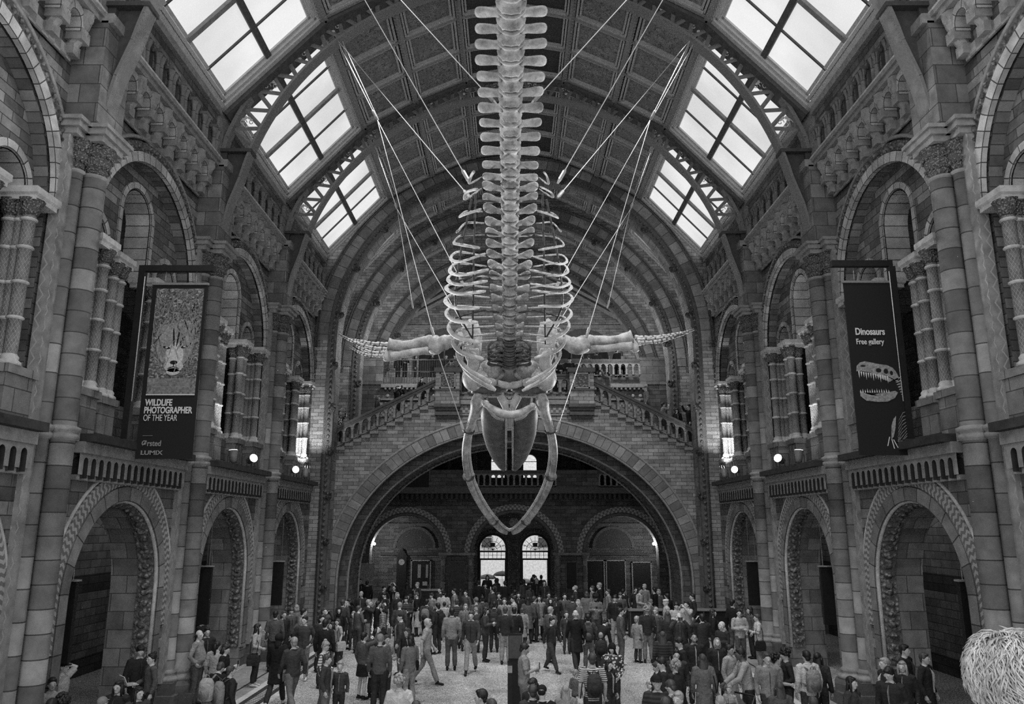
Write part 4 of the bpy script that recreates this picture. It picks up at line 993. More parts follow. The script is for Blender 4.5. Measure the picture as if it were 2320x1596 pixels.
# steel bars carrying the ribcage
bars = []
for s in (-1, 1):
    mx = lambda px: px if s < 0 else 2 * 1153 - px
    bars += [[un(mx(1077), 440, 14.6), un(mx(1074), 560, 15.7), un(mx(1072), 680, 16.7), un(mx(1070), 780, 17.6)],
             [un(mx(1068), 452, 14.5), un(mx(1046), 560, 15.3), un(mx(1034), 640, 15.9), un(mx(1034), 700, 16.5), un(mx(1068), 765, 17.4)]]
    for yy, x2 in ((457, 1077), (531, 1046), (624, 1034), (707, 1032)):
        bars.append([un(mx(1131), yy + 2, DS(yy)), un(mx(1090), yy - 2, DS(yy) - 0.1), un(mx(x2), yy + (2 if yy < 600 else 14), DS(yy) - 0.3)])
for bpts in bars:
    w = MB(); w.tube(cat_rom(bpts, 4), 0.022, 6); part(w, 'steel_support', 'iron_dark', WH)
# shoulder blades, breast bone, flippers
def slab(name, pts, depth_fn, th, mat, dome=0.0, mirror=False):
    """an outline given its own distances, thickness and a domed front"""
    n = len(pts); F = [un(p[0] if not mirror else 2 * 1154 - p[0], p[1], depth_fn(*p)) for p in pts]
    c = sum(F, Vector()) / n; nrm = Vector((0, 0, 0))
    for i in range(n): nrm += (F[i] - c).cross(F[(i + 1) % n] - c)
    nrm.normalize()
    if nrm.y > 0: nrm = -nrm
    w = MB(); rows = []
    for k, o in ((1.0, -th), (1.02, 0.0), (0.8, th * 0.6 + dome * 0.45), (0.5, th * 0.8 + dome * 0.85), (0.15, th + dome)):
        rows.append([c + (p - c) * k + nrm * o for p in F])
    w.grid(rows, None, 0, closed=True, cap0=True, cap1=True)
    return part(w, name, mat, WH, True)
for m in (False, True):
    MX = lambda px: px if not m else 2 * 1154 - px
    slab('shoulder_blade', [(1050, 735), (1066, 722), (1084, 735), (1092, 765), (1090, 800), (1082, 840), (1066, 838), (1050, 800), (1042, 765)], lambda a, b: 18.6, 0.03, 'bone', 0.05, m)
    slab('shoulder_blade_neck', [(1062, 790), (1084, 790), (1088, 830), (1072, 850), (1058, 830)], lambda a, b: 18.3, 0.05, 'bone_pale', 0.05, m)
    # upper arm, forearm pair, wrist plate, finger bones
    E = [(1046, 768, 18.2, .19), (1030, 772, 18.3, .17), (1010, 776, 18.4, .2), (992, 782, 18.5, .24), (978, 780, 18.6, .2)] if not m else [(1262, 772, 18.2, .19), (1278, 774, 18.3, .19), (1296, 782, 18.4, .22), (1312, 784, 18.5, .22), (1330, 776, 18.6, .18)]
    w = MB(); C = cat_rom([un(a, b, c) for a, b, c, d in E], 4); rr = [E[min(int(j / 4), 4)][3] for j in range(len(C))]; w.tube(C, rr, 12, flat=(0.6, 1.0)); part(w, 'upper_arm_bone', 'bone', WH, True)
    R1 = [(985, 775), (965, 773), (935, 780), (905, 783), (880, 780)] if not m else [(1322, 774), (1345, 772), (1380, 772), (1410, 768), (1432, 762)]
    R2 = [(985, 795), (960, 795), (930, 799), (900, 806), (884, 808)] if not m else [(1322, 792), (1350, 790), (1380, 788), (1410, 784), (1432, 784)]
    for P, rad in ((R1, (.16, .13, .115, .14, .17)), (R2, (.11, .10, .10, .12, .14))):
        C = cat_rom([un(a, b, 18.7) for a, b in P], 4); w = MB(); w.tube(C, [rad[min(j // 4, 4)] for j in range(len(C))], 10, flat=(0.6, 1)); part(w, 'forearm_bone', 'bone', WH, True)
    cp = [(888, 776), (905, 778), (898, 800), (890, 818), (870, 818), (868, 808), (876, 790)] if not m else [(1412, 765), (1432, 762), (1444, 778), (1448, 795), (1436, 800), (1425, 782)]
    F = slab('wrist_plate', [(p[0] if not m else 2 * 1154 - p[0], p[1]) for p in cp], lambda a, b: 18.8, 0.05, 'bone_pale', 0.03, m)
    fins = [[(900, 782), (870, 779), (840, 778), (815, 772), (795, 770), (782, 764)], [(885, 790), (855, 790), (825, 783), (800, 774), (780, 764), (768, 757)], [(880, 797), (850, 800), (825, 792), (805, 782), (800, 770)], [(870, 806), (850, 806), (825, 803), (808, 795), (790, 783)]] if not m else \
           [[(1438, 764), (1470, 765), (1500, 762), (1530, 757), (1555, 752), (1572, 747)], [(1442, 770), (1475, 768), (1505, 765), (1535, 759), (1560, 753)], [(1444, 776), (1470, 776), (1500, 771), (1530, 764), (1550, 757)], [(1438, 784), (1462, 776), (1490, 776), (1512, 770)]]
    for fi, fp in enumerate(fins):
        C = cat_rom([un(a, b, 18.9 + 0.05 * k) for k, (a, b) in enumerate(fp)], 3)
        for j in range(0, len(C) - 2, 2):
            f_ = 1 - j / len(C) * 0.65; a, b = C[j], C[j + 2]
            w = MB(); w.tube([a + (b - a) * 0.02, a + (b - a) * 0.15, a + (b - a) * 0.5, a + (b - a) * 0.75, a + (b - a) * 0.86], [.05 * f_, .06 * f_, .035 * f_, .05 * f_, .045 * f_], 8); part(w, 'finger_bone', 'bone_pale', WH, True)
        w = MB(); w.tube(C, 0.03, 6); part(w, 'finger_cartilage', 'bone_dark', WH, True)
    # skull: rounded cheek, brow, jaw hinge
    def blob(name, lst, mat, n=14):
        w = MB(); w.tube(cat_rom([un(MX(a), b, d) for a, b, d, r, *_ in lst], 4), [r for q in range(len(lst) - 1) for r in [lst[q][3] + (lst[q + 1][3] - lst[q][3]) * u / 4 for u in range(4)]] + [lst[-1][3]], n, flat=(1, 1)); return part(w, name, mat, WH, True)
    w = MB(); c = un(MX(1072), 856, 18.6); w.ball(c, 0.30, 16, 10, sc=(0.9, 1.0, 1.12)); w.ball(c + Vector((0.16 * (-1 if m else 1), -0.12, -0.02)), 0.22, 14, 8, sc=(0.9, 0.9, 1.05)); w.ball(c + Vector((0.34 * (-1 if m else 1), 0.05, -0.12)), 0.18, 12, 8, sc=(1.5, 0.9, 0.7)); w.ball(c + Vector((0.03, 0.1, 0.15)), 0.22, 12, 8); part(w, 'cheek_bone', 'bone_pale', WH, True)
    w = MB(); c = un(MX(1112), 838, 18.9); w.ball(c, 0.27, 16, 10, sc=(1.15, 0.9, 0.95)); w.ball(c + Vector((0.22 * (-1 if m else 1), 0.1, -0.12)), 0.18, 12, 8, sc=(1.3, 1, 0.8)); part(w, 'ear_region_bone', 'bone', WH, True)
    blob('skull_side_bar', [(1070, 880, 18.7, .12), (1095, 882, 18.8, .13), (1125, 884, 18.9, .10), (1148, 880, 19.0, .07)], 'bone_dark')
    # mandible
    J = [(1086, 896, 18.8, .15), (1082, 912, 18.8, .20), (1078, 932, 18.9, .17), (1066, 962, 19.1, .11), (1058, 992, 19.3, .105), (1055, 1030, 19.7, .11), (1060, 1070, 20.2, .11), (1071, 1105, 20.8, .105), (1090, 1142, 21.5, .10), (1113, 1174, 22.2, .10), (1134, 1196, 22.8, .095), (1148, 1205, 23.1, .07)]
    if m: J = [(a + 0, b, d, r) for a, b, d, r in J]
    w = MB(); C = cat_rom([un(MX(a) + (2 if m else 0), b, d) for a, b, d, r in J], 4); RR = [r for q in range(len(J) - 1) for r in [J[q][3] + (J[q + 1][3] - J[q][3]) * u / 4 for u in range(4)]] + [J[-1][3]]
    w.tube(C, RR, 14, flat=(1.45, 0.85), up=(1, 0, 0)); jaw = part(w, 'lower_jaw_bone', 'bone', WH, True)
    w = MB(); C2 = [p + Vector((0.10 * (-1 if m else 1), -0.06, 0.03)) for p in C[12:]]; w.tube(C2, 0.04, 8, flat=(1, 0.8)); part(w, 'jaw_lit_edge', 'bone_pale', WH, True)  # pale strip paints the light along the inner jaw edge
    for a, b in ((1060, 985), (1057, 1072 + 10), (1118, 1180)):
        k = min(range(len(C)), key=lambda j: abs((C[j] - un(MX(a), b, 19 if b < 1000 else 20.4 if b < 1100 else 22.3)).length)); w = MB(); w.tube([C[k] - (C[k + 1] - C[k]).normalized() * 0.02, C[k] + (C[k + 1] - C[k]).normalized() * 0.02], RR[k] * 1.5, 14); part(w, 'jaw_strap', 'iron_dark', WH)
    # rostrum
    O = [(1150, 905), (1095, 905), (1090, 945), (1094, 985), (1103, 1015), (1116, 1042), (1130, 1060), (1140, 1068), (1149, 1064), (1148, 1000), (1147, 950)]
    slab('upper_jaw_plate', O, lambda a, b: 19.0 + (b - 900) * 0.026, 0.05, 'bone_dark', 0.16, m)  # shadow on these plates is put into the dark bone colour
    for (a0, b0, a1, b1, r, mt) in ((1146, 930, 1146, 1066, .055, 'bone_pale'), (1140, 925, 1133, 1030, .03, 'bone'), (1128, 920, 1122, 1010, .03, 'bone_dark'), (1112, 915, 1106, 990, .03, 'bone_dark')):
        w = MB(); P = [un(MX(a0 + (a1 - a0) * u), b0 + (b1 - b0) * u, 18.75 + (b0 - 900 + (b1 - b0) * u) * 0.026) for u in (0, .25, .5, .75, 1)]; w.tube(P, [r * 0.5, r, r, r * 0.9, r * 0.4], 8, flat=(1, 0.6), up=(1, 0, 0)); part(w, 'beak_ridge', mt, WH, True)
    w = MB(); P = cat_rom([un(MX(1103), 900, 18.8), un(MX(1106), 925, 18.8), un(MX(1122), 945, 18.9), un(MX(1142), 952, 18.95)], 4); w.tube(P, 0.035, 6); part(w, 'palate_edge', 'bone', WH, True)
    slab('throat_bone', [(1148, 950), (1138, 925), (1126, 902), (1140, 890), (1152, 910), (1152, 935)], lambda a, b: 18.8, 0.03, 'bone_pale', 0.03, m)
    for q in (0, 1, 2, 3):
        w = MB(); P = cat_rom([un(MX(1140), 770 + q * 13, 18.3 + q * .1), un(MX(1122), 772 + q * 14, 18.1 + q * .1), un(MX(1108), 784 + q * 12, 18.1 + q * .1), un(MX(1110), 796 + q * 10, 18.3 + q * .1), un(MX(1138), 800 + q * 10, 18.5 + q * .1)], 4); w.tube(P, 0.045, 8, flat=(1, 0.6)); part(w, 'neck_bone_loop', 'bone_dark', WH, True)
w = MB(); w.ball(un(1154, 850, 19.1), 0.34, 16, 10, sc=(1.2, 0.8, 1.0)); part(w, 'skull_back', 'bone_dark', WH, True)
w = MB(); loft(w, [(un(a, b, 18.6), Vector((0, 0, 0.09)), Vector((0, 0.08, 0))) for a, b in ((1128, 868), (1138, 872), (1154, 875), (1172, 872), (1182, 868))], 8); part(w, 'breast_bone', 'bone_pale', WH, True)
w = MB(); C = cat_rom([un(a, b, d) for a, b, d in ((1096, 911, 17.9), (1108, 922, 17.8), (1130, 934, 17.75), (1154, 940, 17.75), (1180, 936, 17.75), (1200, 925, 17.8), (1210, 919, 17.9))], 4); n = len(C)
w.tube(C, [0.06 + 0.035 * math.sin(PI * j / (n - 1)) + (0.02 if j in (1, 2, n - 3, n - 2) else 0) for j in range(n)], 10); part(w, 'tongue_bone', 'bone', WH, True)
w = MB(); w.tube([un(1128, 1196, 22.8) + Vector((0, -0.05, 0.05)), un(1154, 1200, 23.0), un(1182, 1196, 22.8) + Vector((0, -0.05, 0.05))], 0.05, 8, flat=(1, 0.5)); part(w, 'jaw_tip_brace', 'bone_pale', WH, True)
# cables
CB = [((815, -20, 14.5), (1065, 416, 14.8), 'thin cable from the near roof rib to the first rib bone'), ((890, -20, 14.5), (1126, 238, 13.2), 'cable from the near roof rib to the middle of the spine'),
      ((762, 88, 21.0), (1065, 448, 14.9), 'cable from the second roof rib down to the top of the ribcage'), ((762, 88, 21.0), (855, 272, 21.2), 'upper pair of cables ending in a turnbuckle under the second roof rib'),
      ((855, 272, 21.2), (1052, 650, 17.0), 'cable from the second rib turnbuckle to the side of the ribcage'), ((855, 272, 21.2), (984, 766, 18.5), 'cable from the turnbuckle down to the flipper elbow'),
      ((847, 325, 27.5), (900, 475, 26.0), 'cable from the third roof rib to the lower turnbuckle'), ((900, 475, 26.0), (936, 700, 24.5), 'thin stay hanging from the lower turnbuckle'),
      ((900, 475, 26.0), (1052, 740, 18.6), 'cable from the lower turnbuckle to the back of the ribcage'), ((990, 795, 18.6), (1054, 985, 19.2), 'cable from the flipper elbow down to the lower jaw')]
for s in (-1, 1):
    for a, b, lab in CB:
        mx = lambda p: Vector((p[0] if s < 0 else 2 * (1164 if p[1] < 500 else 1156) - p[0], p[1], p[2]))
        A = un(*mx(a)); B = un(*mx(b))
        t = empty('suspension_cable', A, (lab + (', left' if s < 0 else ', right')), 'cable', 'cables carrying the whale')
        w = MB(); w.tube([A, B], 0.010 if 'pair' not in lab else 0.014, 5); part(w, 'wire_rope', 'cable', t)
        w = MB(); d = (B - A).normalized(); w.tube([B - d * 0.35, B - d * 0.3, B - d * 0.1, B], [0.02, 0.04, 0.04, 0.02], 6); part(w, 'shackle', 'steel', t)
        if 'pair' in lab:
            w = MB(); w.tube([A + Vector((0.15, 0, 0)), B + Vector((0.04, 0, 0))], 0.010, 5); part(w, 'second_rope', 'cable', t)
# ================================================================ PEOPLE
def cloth(name, v, rough=0.85):
    m, nt, b = newmat(name, rough, v)
    n = node(nt, 'ShaderNodeTexNoise', Scale=7.0, Detail=4.0, Distortion=1.2); nt.links.new(uvn(nt, src='Object'), n.inputs[0])
    nt.links.new(ramp(nt, n.outputs[0], [(0.3, v * 0.75), (0.7, v * 1.2)]), b.inputs['Base Color']); bump(nt, b, n.outputs[0], 0.8, 0.04); return m
CV = [0.012, 0.025, 0.045, 0.08, 0.14, 0.22, 0.34, 0.5, 0.7]
for i, v in enumerate(CV): cloth('cloth_%d' % i, v)
for n_, v in (('skin_pale', .46), ('skin_mid', .30), ('skin_dark', .10)): newmat(n_, 0.55, v, 0.35)
newmat('eye', 0.3, 0.02); newmat('lip', 0.5, 0.16)
for n_, v in (('hair_black', .012), ('hair_brown', .05), ('hair_fair', .26), ('hair_white', .42)):
    m, nt, b = newmat(n_, 0.5, v, 0.4); n = node(nt, 'ShaderNodeTexNoise', Scale=30.0, Detail=3.0); mp = uvn(nt, (1, 1, 0.15), src='Object'); nt.links.new(mp, n.inputs[0])
    nt.links.new(ramp(nt, n.outputs[0], [(0.3, v * 0.6), (0.7, v * 1.4)]), b.inputs['Base Color']); bump(nt, b, n.outputs[0], 0.7, 0.01)
def pattern(name, kind, lo, hi, sc):
    m, nt, b = newmat(name, 0.85); tc = uvn(nt, src='Object'); sp = node(nt, 'ShaderNodeSeparateXYZ'); nt.links.new(tc, sp.inputs[0])
    if kind == 'stripe': f = math_(nt, 'LESS_THAN', math_(nt, 'FRACT', math_(nt, 'MULTIPLY', sp.outputs[2], sc)), 0.5)
    elif kind == 'plaid':
        a = math_(nt, 'LESS_THAN', math_(nt, 'FRACT', math_(nt, 'MULTIPLY', sp.outputs[2], sc)), 0.3); c = math_(nt, 'LESS_THAN', math_(nt, 'FRACT', math_(nt, 'MULTIPLY', sp.outputs[0], sc)), 0.3); f = math_(nt, 'MAXIMUM', a, c)
    else:
        v = node(nt, 'ShaderNodeTexVoronoi', Scale=sc); nt.links.new(tc, v.inputs['Vector']); f = math_(nt, 'GREATER_THAN', v.outputs['Distance'], 0.42)
    nt.links.new(mixc(nt, f, g(hi), g(lo)), b.inputs['Base Color'])
pattern('striped', 'stripe', 0.06, 0.6, 28); pattern('plaid', 'plaid', 0.05, 0.6, 16); pattern('floral', 'dots', 0.05, 0.65, 16); pattern('puffer', 'stripe', 0.025, 0.05, 14); pattern('wide_stripe', 'stripe', 0.05, 0.3, 16)
def V(*a): return Vector(a)
# pose: elbow and wrist of each arm (right = -x), knees, ankles, lean of the trunk, pitch and turn of the head
def P_(eR=(-.25, .04, 1.14), wR=(-.25, -.06, .90), eL=(.25, .04, 1.14), wL=(.25, -.06, .90), kR=(-.10, -.02, .50), aR=(-.11, .02, .085), kL=(.10, -.02, .50), aL=(.11, .02, .085), lean=0.0, pitch=0.0, turn=0.0):
    return dict(eR=V(*eR), wR=V(*wR), eL=V(*eL), wL=V(*wL), kR=V(*kR), aR=V(*aR), kL=V(*kL), aL=V(*aL), lean=lean, pitch=pitch, turn=turn)
POSE = {
 'stand': P_(), 'stand2': P_(wR=(-.20, -.14, .96), kL=(.13, -.07, .50), aL=(.17, -.05, .085), turn=0.35),
 'walk': P_(eR=(-.25, .12, 1.15), wR=(-.25, .10, .90), eL=(.25, -.05, 1.14), wL=(.24, -.22, .94), kR=(-.09, -.18, .52), aR=(-.09, -.34, .09), kL=(.09, .10, .50), aL=(.09, .40, .14), lean=0.04),
 'phone': P_(eR=(-.24, -.02, 1.16), wR=(-.08, -.26, 1.22), eL=(.24, -.02, 1.15), wL=(.07, -.24, 1.17), pitch=0.35),
 'photo': P_(eR=(-.28, -.20, 1.34), wR=(-.09, -.26, 1.56), eL=(.28, -.20, 1.34), wL=(.09, -.26, 1.56), pitch=-0.1),
 'photoup': P_(eR=(-.26, -.20, 1.50), wR=(-.12, -.28, 1.76), eL=(.26, -.20, 1.50), wL=(.12, -.28, 1.76), pitch=-0.35),
 'crossed': P_(eR=(-.26, -.04, 1.16), wR=(.06, -.20, 1.14), eL=(.26, -.04, 1.16), wL=(-.07, -.21, 1.18), turn=-0.2),
 'handup': P_(eR=(-.33, -.14, 1.50), wR=(-.30, -.24, 1.74)), 'mouth': P_(eL=(.24, -.10, 1.16), wL=(.07, -.17, 1.45), wR=(-.08, -.2, 1.06), eR=(-.26, 0, 1.14), turn=0.3),
 'bend': P_(eR=(-.22, -.34, 1.05), wR=(-.12, -.50, .92), eL=(.22, -.34, 1.05), wL=(.12, -.50, .92), lean=0.55, pitch=0.3),
 'behind': P_(eR=(-.40, -.04, 1.56), wR=(-.16, .10, 1.66), eL=(.40, -.04, 1.56), wL=(.16, .10, 1.66)),
 'lookup': P_(pitch=-0.5, wR=(-.22, -.12, .93)), 'lookdown': P_(pitch=0.45, turn=-0.25, wL=(.15, -.20, 1.02)),
 'hold': P_(eR=(-.25, -.02, 1.15), wR=(-.10, -.27, 1.10), eL=(.25, .03, 1.14), wL=(.26, -.05, .90), turn=0.2),
 'push': P_(eR=(-.24, -.18, 1.20), wR=(-.17, -.44, 1.08), eL=(.24, -.18, 1.20), wL=(.17, -.44, 1.08), lean=0.18, kR=(-.1, -.06, .5), aR=(-.1, -.1, .085), kL=(.1, .05, .5), aL=(.1, .22, .1)),
 'pocket': P_(eR=(-.30, .06, 1.15), wR=(-.20, -.06, .98), eL=(.30, .06, 1.15), wL=(.20, -.06, .98), turn=-0.4),
}
def mrot(p, lean):
    """bend the trunk forward about the hips"""
    q = V(p.x, p.y, p.z - 0.95); c, s_ = math.cos(lean), math.sin(lean)
    return V(q.x, q.y * c - q.z * s_, q.z * c + q.y * s_ + 0.95)
cache = {}
def finish(mb, voxel, it=4, name='m', keep=None):
    o = mb.build(name, ['cloth_0'], None, True)
    r = o.modifiers.new('r', 'REMESH'); r.mode = 'VOXEL'; r.voxel_size = voxel; r.use_smooth_shade = True
    s_ = o.modifiers.new('s', 'SMOOTH'); s_.factor = 0.5; s_.iterations = it
    dg = bpy.context.evaluated_depsgraph_get(); dg.update()
    me = bpy.data.meshes.new_from_object(o.evaluated_get(dg)); me.name = name
    old = o.data; bpy.data.objects.remove(o); bpy.data.meshes.remove(old)
    if keep:
        bm = bmesh.new(); bm.from_mesh(me)
        k = bpy.data.meshes.new('k'); k.from_pydata([tuple(v) for v in keep.v], [], keep.f); k.polygons.foreach_set('material_index', keep.m); k.polygons.foreach_set('use_smooth', [True] * len(keep.f))
        bm.from_mesh(k); bm.to_mesh(me); bm.free(); bpy.data.meshes.remove(k)
    return me
def arms(mb, p, L, add, long=True, stop=1.0):
    for sd, e, w_ in ((-1, 'eR', 'wR'), (1, 'eL', 'wL')):
        sh = mrot(V(sd * .185, .0, 1.42), L); el = mrot(p[e], L); wr = mrot(p[w_], L)
        if long: pts = [mrot(V(sd * .12, 0, 1.43), L), sh, (sh + el) / 2, el, (el + wr) / 2, el + (wr - el) * stop]; rr = [.062, .060, .052, .043, .040, .030]
        else: pts = [mrot(V(sd * .12, 0, 1.43), L), sh, (sh + el) / 2, sh + (el - sh) * .8]; rr = [.062, .062, .058, .058]
        mb.tube(pts, [r + add for r in rr], 10)
def torso(mb, L, add, z0=.90, z1=1.5, belly=0.0):
    S_ = [(.86, .150, .105, 0), (.95, .158, .112, 0), (1.05, .140, .105 + belly, -belly * .6), (1.18, .150, .112 + belly * .7, -belly * .4), (1.32, .175, .118, 0), (1.41, .165, .10, .005), (1.46, .10, .075, .01), (1.50, .058, .055, .01)]
    S_ = [q for q in S_ if z0 - .01 <= q[0] <= z1 + .01]
    rows = []
    for z, a, b, dy in S_:
        rows.append([mrot(V((a + add) * math.cos(2 * PI * j / 14), (b + add) * math.sin(2 * PI * j / 14) + dy, z), L) for j in range(14)])
    mb.grid(rows, None, 0, closed=True, cap0=True, cap1=True)
def legs(mb, p, add, top=.95, stop=1.0, flare=0.0):
    for sd, k, a in ((-1, 'kR', 'aR'), (1, 'kL', 'aL')):
        hip = V(sd * .085, 0, top); kn = p[k]; an = p[a]
        mb.tube([hip, (hip + kn) / 2, kn, (kn + an) / 2 + V(0, .012, 0), kn + (an - kn) * stop], [.095 + add, .080 + add, .055 + add, .052 + add + flare, .036 + add + flare], 10)
def headpos(p, child):
    hc = mrot(V(0, -.015, 1.615 + (.03 if child else 0)), p['lean'])
    return hc, Euler((p['pitch'] + p['lean'] * 0.5, 0, p['turn'])).to_matrix()
def get(kind, pose, child):
    key = (kind, pose, child)
    if key in cache: return cache[key]
    p = POSE[pose]; L = p['lean']; mb = MB()
    if kind == 'body':
        torso(mb, L, 0.0, .86); arms(mb, p, L, 0.0); legs(mb, p, 0.0)
        hc, R = headpos(p, child); hs = 1.22 if child else 1.0
        at = lambda x, y, z: hc + R @ V(x * hs, y * hs, z * hs)
        mb.tube([mrot(V(0, .01, 1.44), L), mrot(V(0, .01, 1.52), L), at(0, .02, -.04)], .052, 10)
        R4 = R.to_4x4()
        mb.ball(at(0, .018, .035), .1 * hs, 14, 10, sc=(.76, .93, .90), mat=R4); mb.ball(at(0, -.012, -.01), .1 * hs, 14, 10, sc=(.68, .82, .98), mat=R4)
        mb.ball(at(0, -.045, -.075), .05 * hs, 10, 8, sc=(.9, .85, .75), mat=R4); mb.ball(at(0, -.095, -.015), .018 * hs, 8, 6, sc=(.8, 1, 1.7), mat=R4)
        mb.ball(at(0, -.105, -.030), .017 * hs, 8, 6, mat=R4)
        for q in (-1, 1): mb.ball(at(q * .076, .01, -.005), .026 * hs, 8, 6, sc=(.45, .8, 1.15), mat=R4); mb.ball(at(q * .035, -.078, .022), .022 * hs, 8, 5, sc=(1.2, .6, .5), mat=R4)
        for sd, a in ((-1, 'aR'), (1, 'aL')):
            an = p[a]; mb.tube([an + V(0, .05, -.035), an + V(0, -.02, -.035), an + V(0, -.14, -.05)], [.034, .04, .028], 8, flat=(1, .8))
        k = MB()
        for sd, e, w_ in ((-1, 'eR', 'wR'), (1, 'eL', 'wL')):
            wr = mrot(p[w_], L); el = mrot(p[e], L); d = (wr - el).normalized(); side = V(sd, 0, 0); side = (side - d * side.dot(d)).normalized(); nn = d.cross(side) * (1 if sd > 0 else -1)
            lat = nn; pn = side     # fingers spread along lat, palm faces inward
            mb.tube([wr - d * .02, wr + d * .03, wr + d * .075], [.027, .040, .036], 8, flat=(1, 1)) if False else None
            k.grid([[wr + d * a_ + lat * (b_ * math.cos(2 * PI * j / 10)) + pn * (c_ * math.sin(2 * PI * j / 10)) for j in range(10)] for a_, b_, c_ in ((-.03, .026, .022), (.0, .028, .018), (.04, .040, .015), (.08, .039, .013), (.088, .03, .01))], None, 0, closed=True, cap0=True, cap1=True)
            for fi, (o_, ln) in enumerate(((-.030, .062), (-.010, .075), (.011, .070), (.030, .055))):
                b0 = wr + d * .075 + lat * o_; c1 = b0 + d * ln * .5 - pn * .006; c2 = c1 + d * ln * .35 - pn * .022; c3 = c2 + d * ln * .1 - pn * .02
                k.tube([b0, c1, c2, c3], [.0095, .009, .008, .0065], 6)
            t0 = wr + d * .02 - lat * .030; k.tube([t0, t0 + d * .028 - lat * .022 - pn * .01, t0 + d * .058 - lat * .026 - pn * .02], [.012, .010, .008], 6)
        for q in (-1, 1):
            k.ball(at(q * .033, -.086, .006), .015 * hs, 6, 5, 1, sc=(1.3, .7, .75), mat=R4); k.ball(at(q * .034, -.092, .030), .010 * hs, 6, 4, 1, sc=(2.2, .6, .5), mat=R4)
        k.ball(at(0, -.092, -.056), .010 * hs, 8, 4, 2, sc=(2.2, .7, .6), mat=R4)
        me = finish(mb, .014, 3, 'body', k); me.materials.clear()
        for n_ in ('skin_pale', 'eye', 'lip'): me.materials.append(M[n_])
    elif kind in ('long', 'short', 'coat', 'belly', 'dress'):
        torso(mb, L, .022, .86 if kind != 'x' else .95, 1.46, .07 if kind == 'belly' else 0.0); arms(mb, p, L, .016, kind != 'short' and kind != 'dress', 0.97)
        if kind in ('coat', 'dress'):
            rows = [[mrot(V(a * math.cos(2 * PI * j / 16), b * math.sin(2 * PI * j / 16), z), L * (0.3 if z < .9 else 1)) for j in range(16)] for z, a, b in ((1.0, .165, .13), (.85, .19, .145), (.7, .20, .16), (.55, .215, .18))]
            mb.grid(rows, None, 0, closed=True, cap0=True, cap1=True)
        # collar
        cpos = mrot(V(0, .012, 1.455), L); mb.tube([mrot(V(0, .012, 1.44), L), mrot(V(0, .02, 1.49), L)], [.085, .066], 12)
        me = finish(mb, .018, 4, kind); me.materials.clear(); me.materials.append(M['cloth_0'])
    elif kind in ('trousers', 'skirt', 'shorts'):
        torso(mb, 0.0, .012, .86, 1.06)
        if kind == 'skirt':
            mb.grid([[V(a * math.cos(2 * PI * j / 16), b * math.sin(2 * PI * j / 16), z) for j in range(16)] for z, a, b in ((.98, .16, .12), (.85, .185, .145), (.6, .21, .17))], None, 0, closed=True, cap0=True, cap1=True)
        else: legs(mb, p, .014, .93, 0.93 if kind == 'trousers' else 0.1, .012)
        me = finish(mb, .018, 3, kind); me.materials.clear(); me.materials.append(M['cloth_0'])
    elif kind in ('shoeR', 'shoeL'):
        an = p['aR' if kind == 'shoeR' else 'aL']
        mb.tube([an + V(0, .07, -.045), an + V(0, .03, -.03), an + V(0, -.06, -.04), an + V(0, -.14, -.052), an + V(0, -.175, -.058)], [.030, .043, .045, .042, .022], 10, flat=(1, .75))
        mb.tube([an + V(0, 0, .04), an + V(0, .005, -.03)], [.04, .045], 10); me = finish(mb, .014, 2, 'shoe'); me.materials.clear(); me.materials.append(M['cloth_0'])
    elif kind in ('zip', 'front', 'collar'):
        if kind == 'collar':
            for q in (-1, 1): mb.tube([V(0, .085, 1.478), V(q * .055, .05, 1.482), V(q * .072, -.01, 1.47), V(q * .04, -.07, 1.44), V(q * .012, -.115, 1.39)], [.016, .017, .018, .019, .008], 6, flat=(1.1, .6))
        else:
            wd = .006 if kind == 'zip' else .034
            for z, dy, k in ((1.43, -.086, .5), (1.32, -.144, 1.3), (1.18, -.140, 1.0), (1.05, -.132, .9), (.93, -.138, .9)): pass
            P = [V(0, -.086, 1.43), V(0, -.139, 1.33), V(0, -.136, 1.18), V(0, -.129, 1.05), V(0, -.131, .95)]
            mb.tube(cat_rom(P, 3), [wd * k for k in (.5, .7, 1.0, 1.3, 1.3, 1.2, 1.1, 1.0, .9, .9, .9, .9, .9)], 8, flat=(1, .28) if kind == 'front' else (1, 1), up=(1, 0, 0))
        o = mb.build(kind, ['cloth_0'], None, True); me = o.data; bpy.data.objects.remove(o)
    cache[key] = me; return me
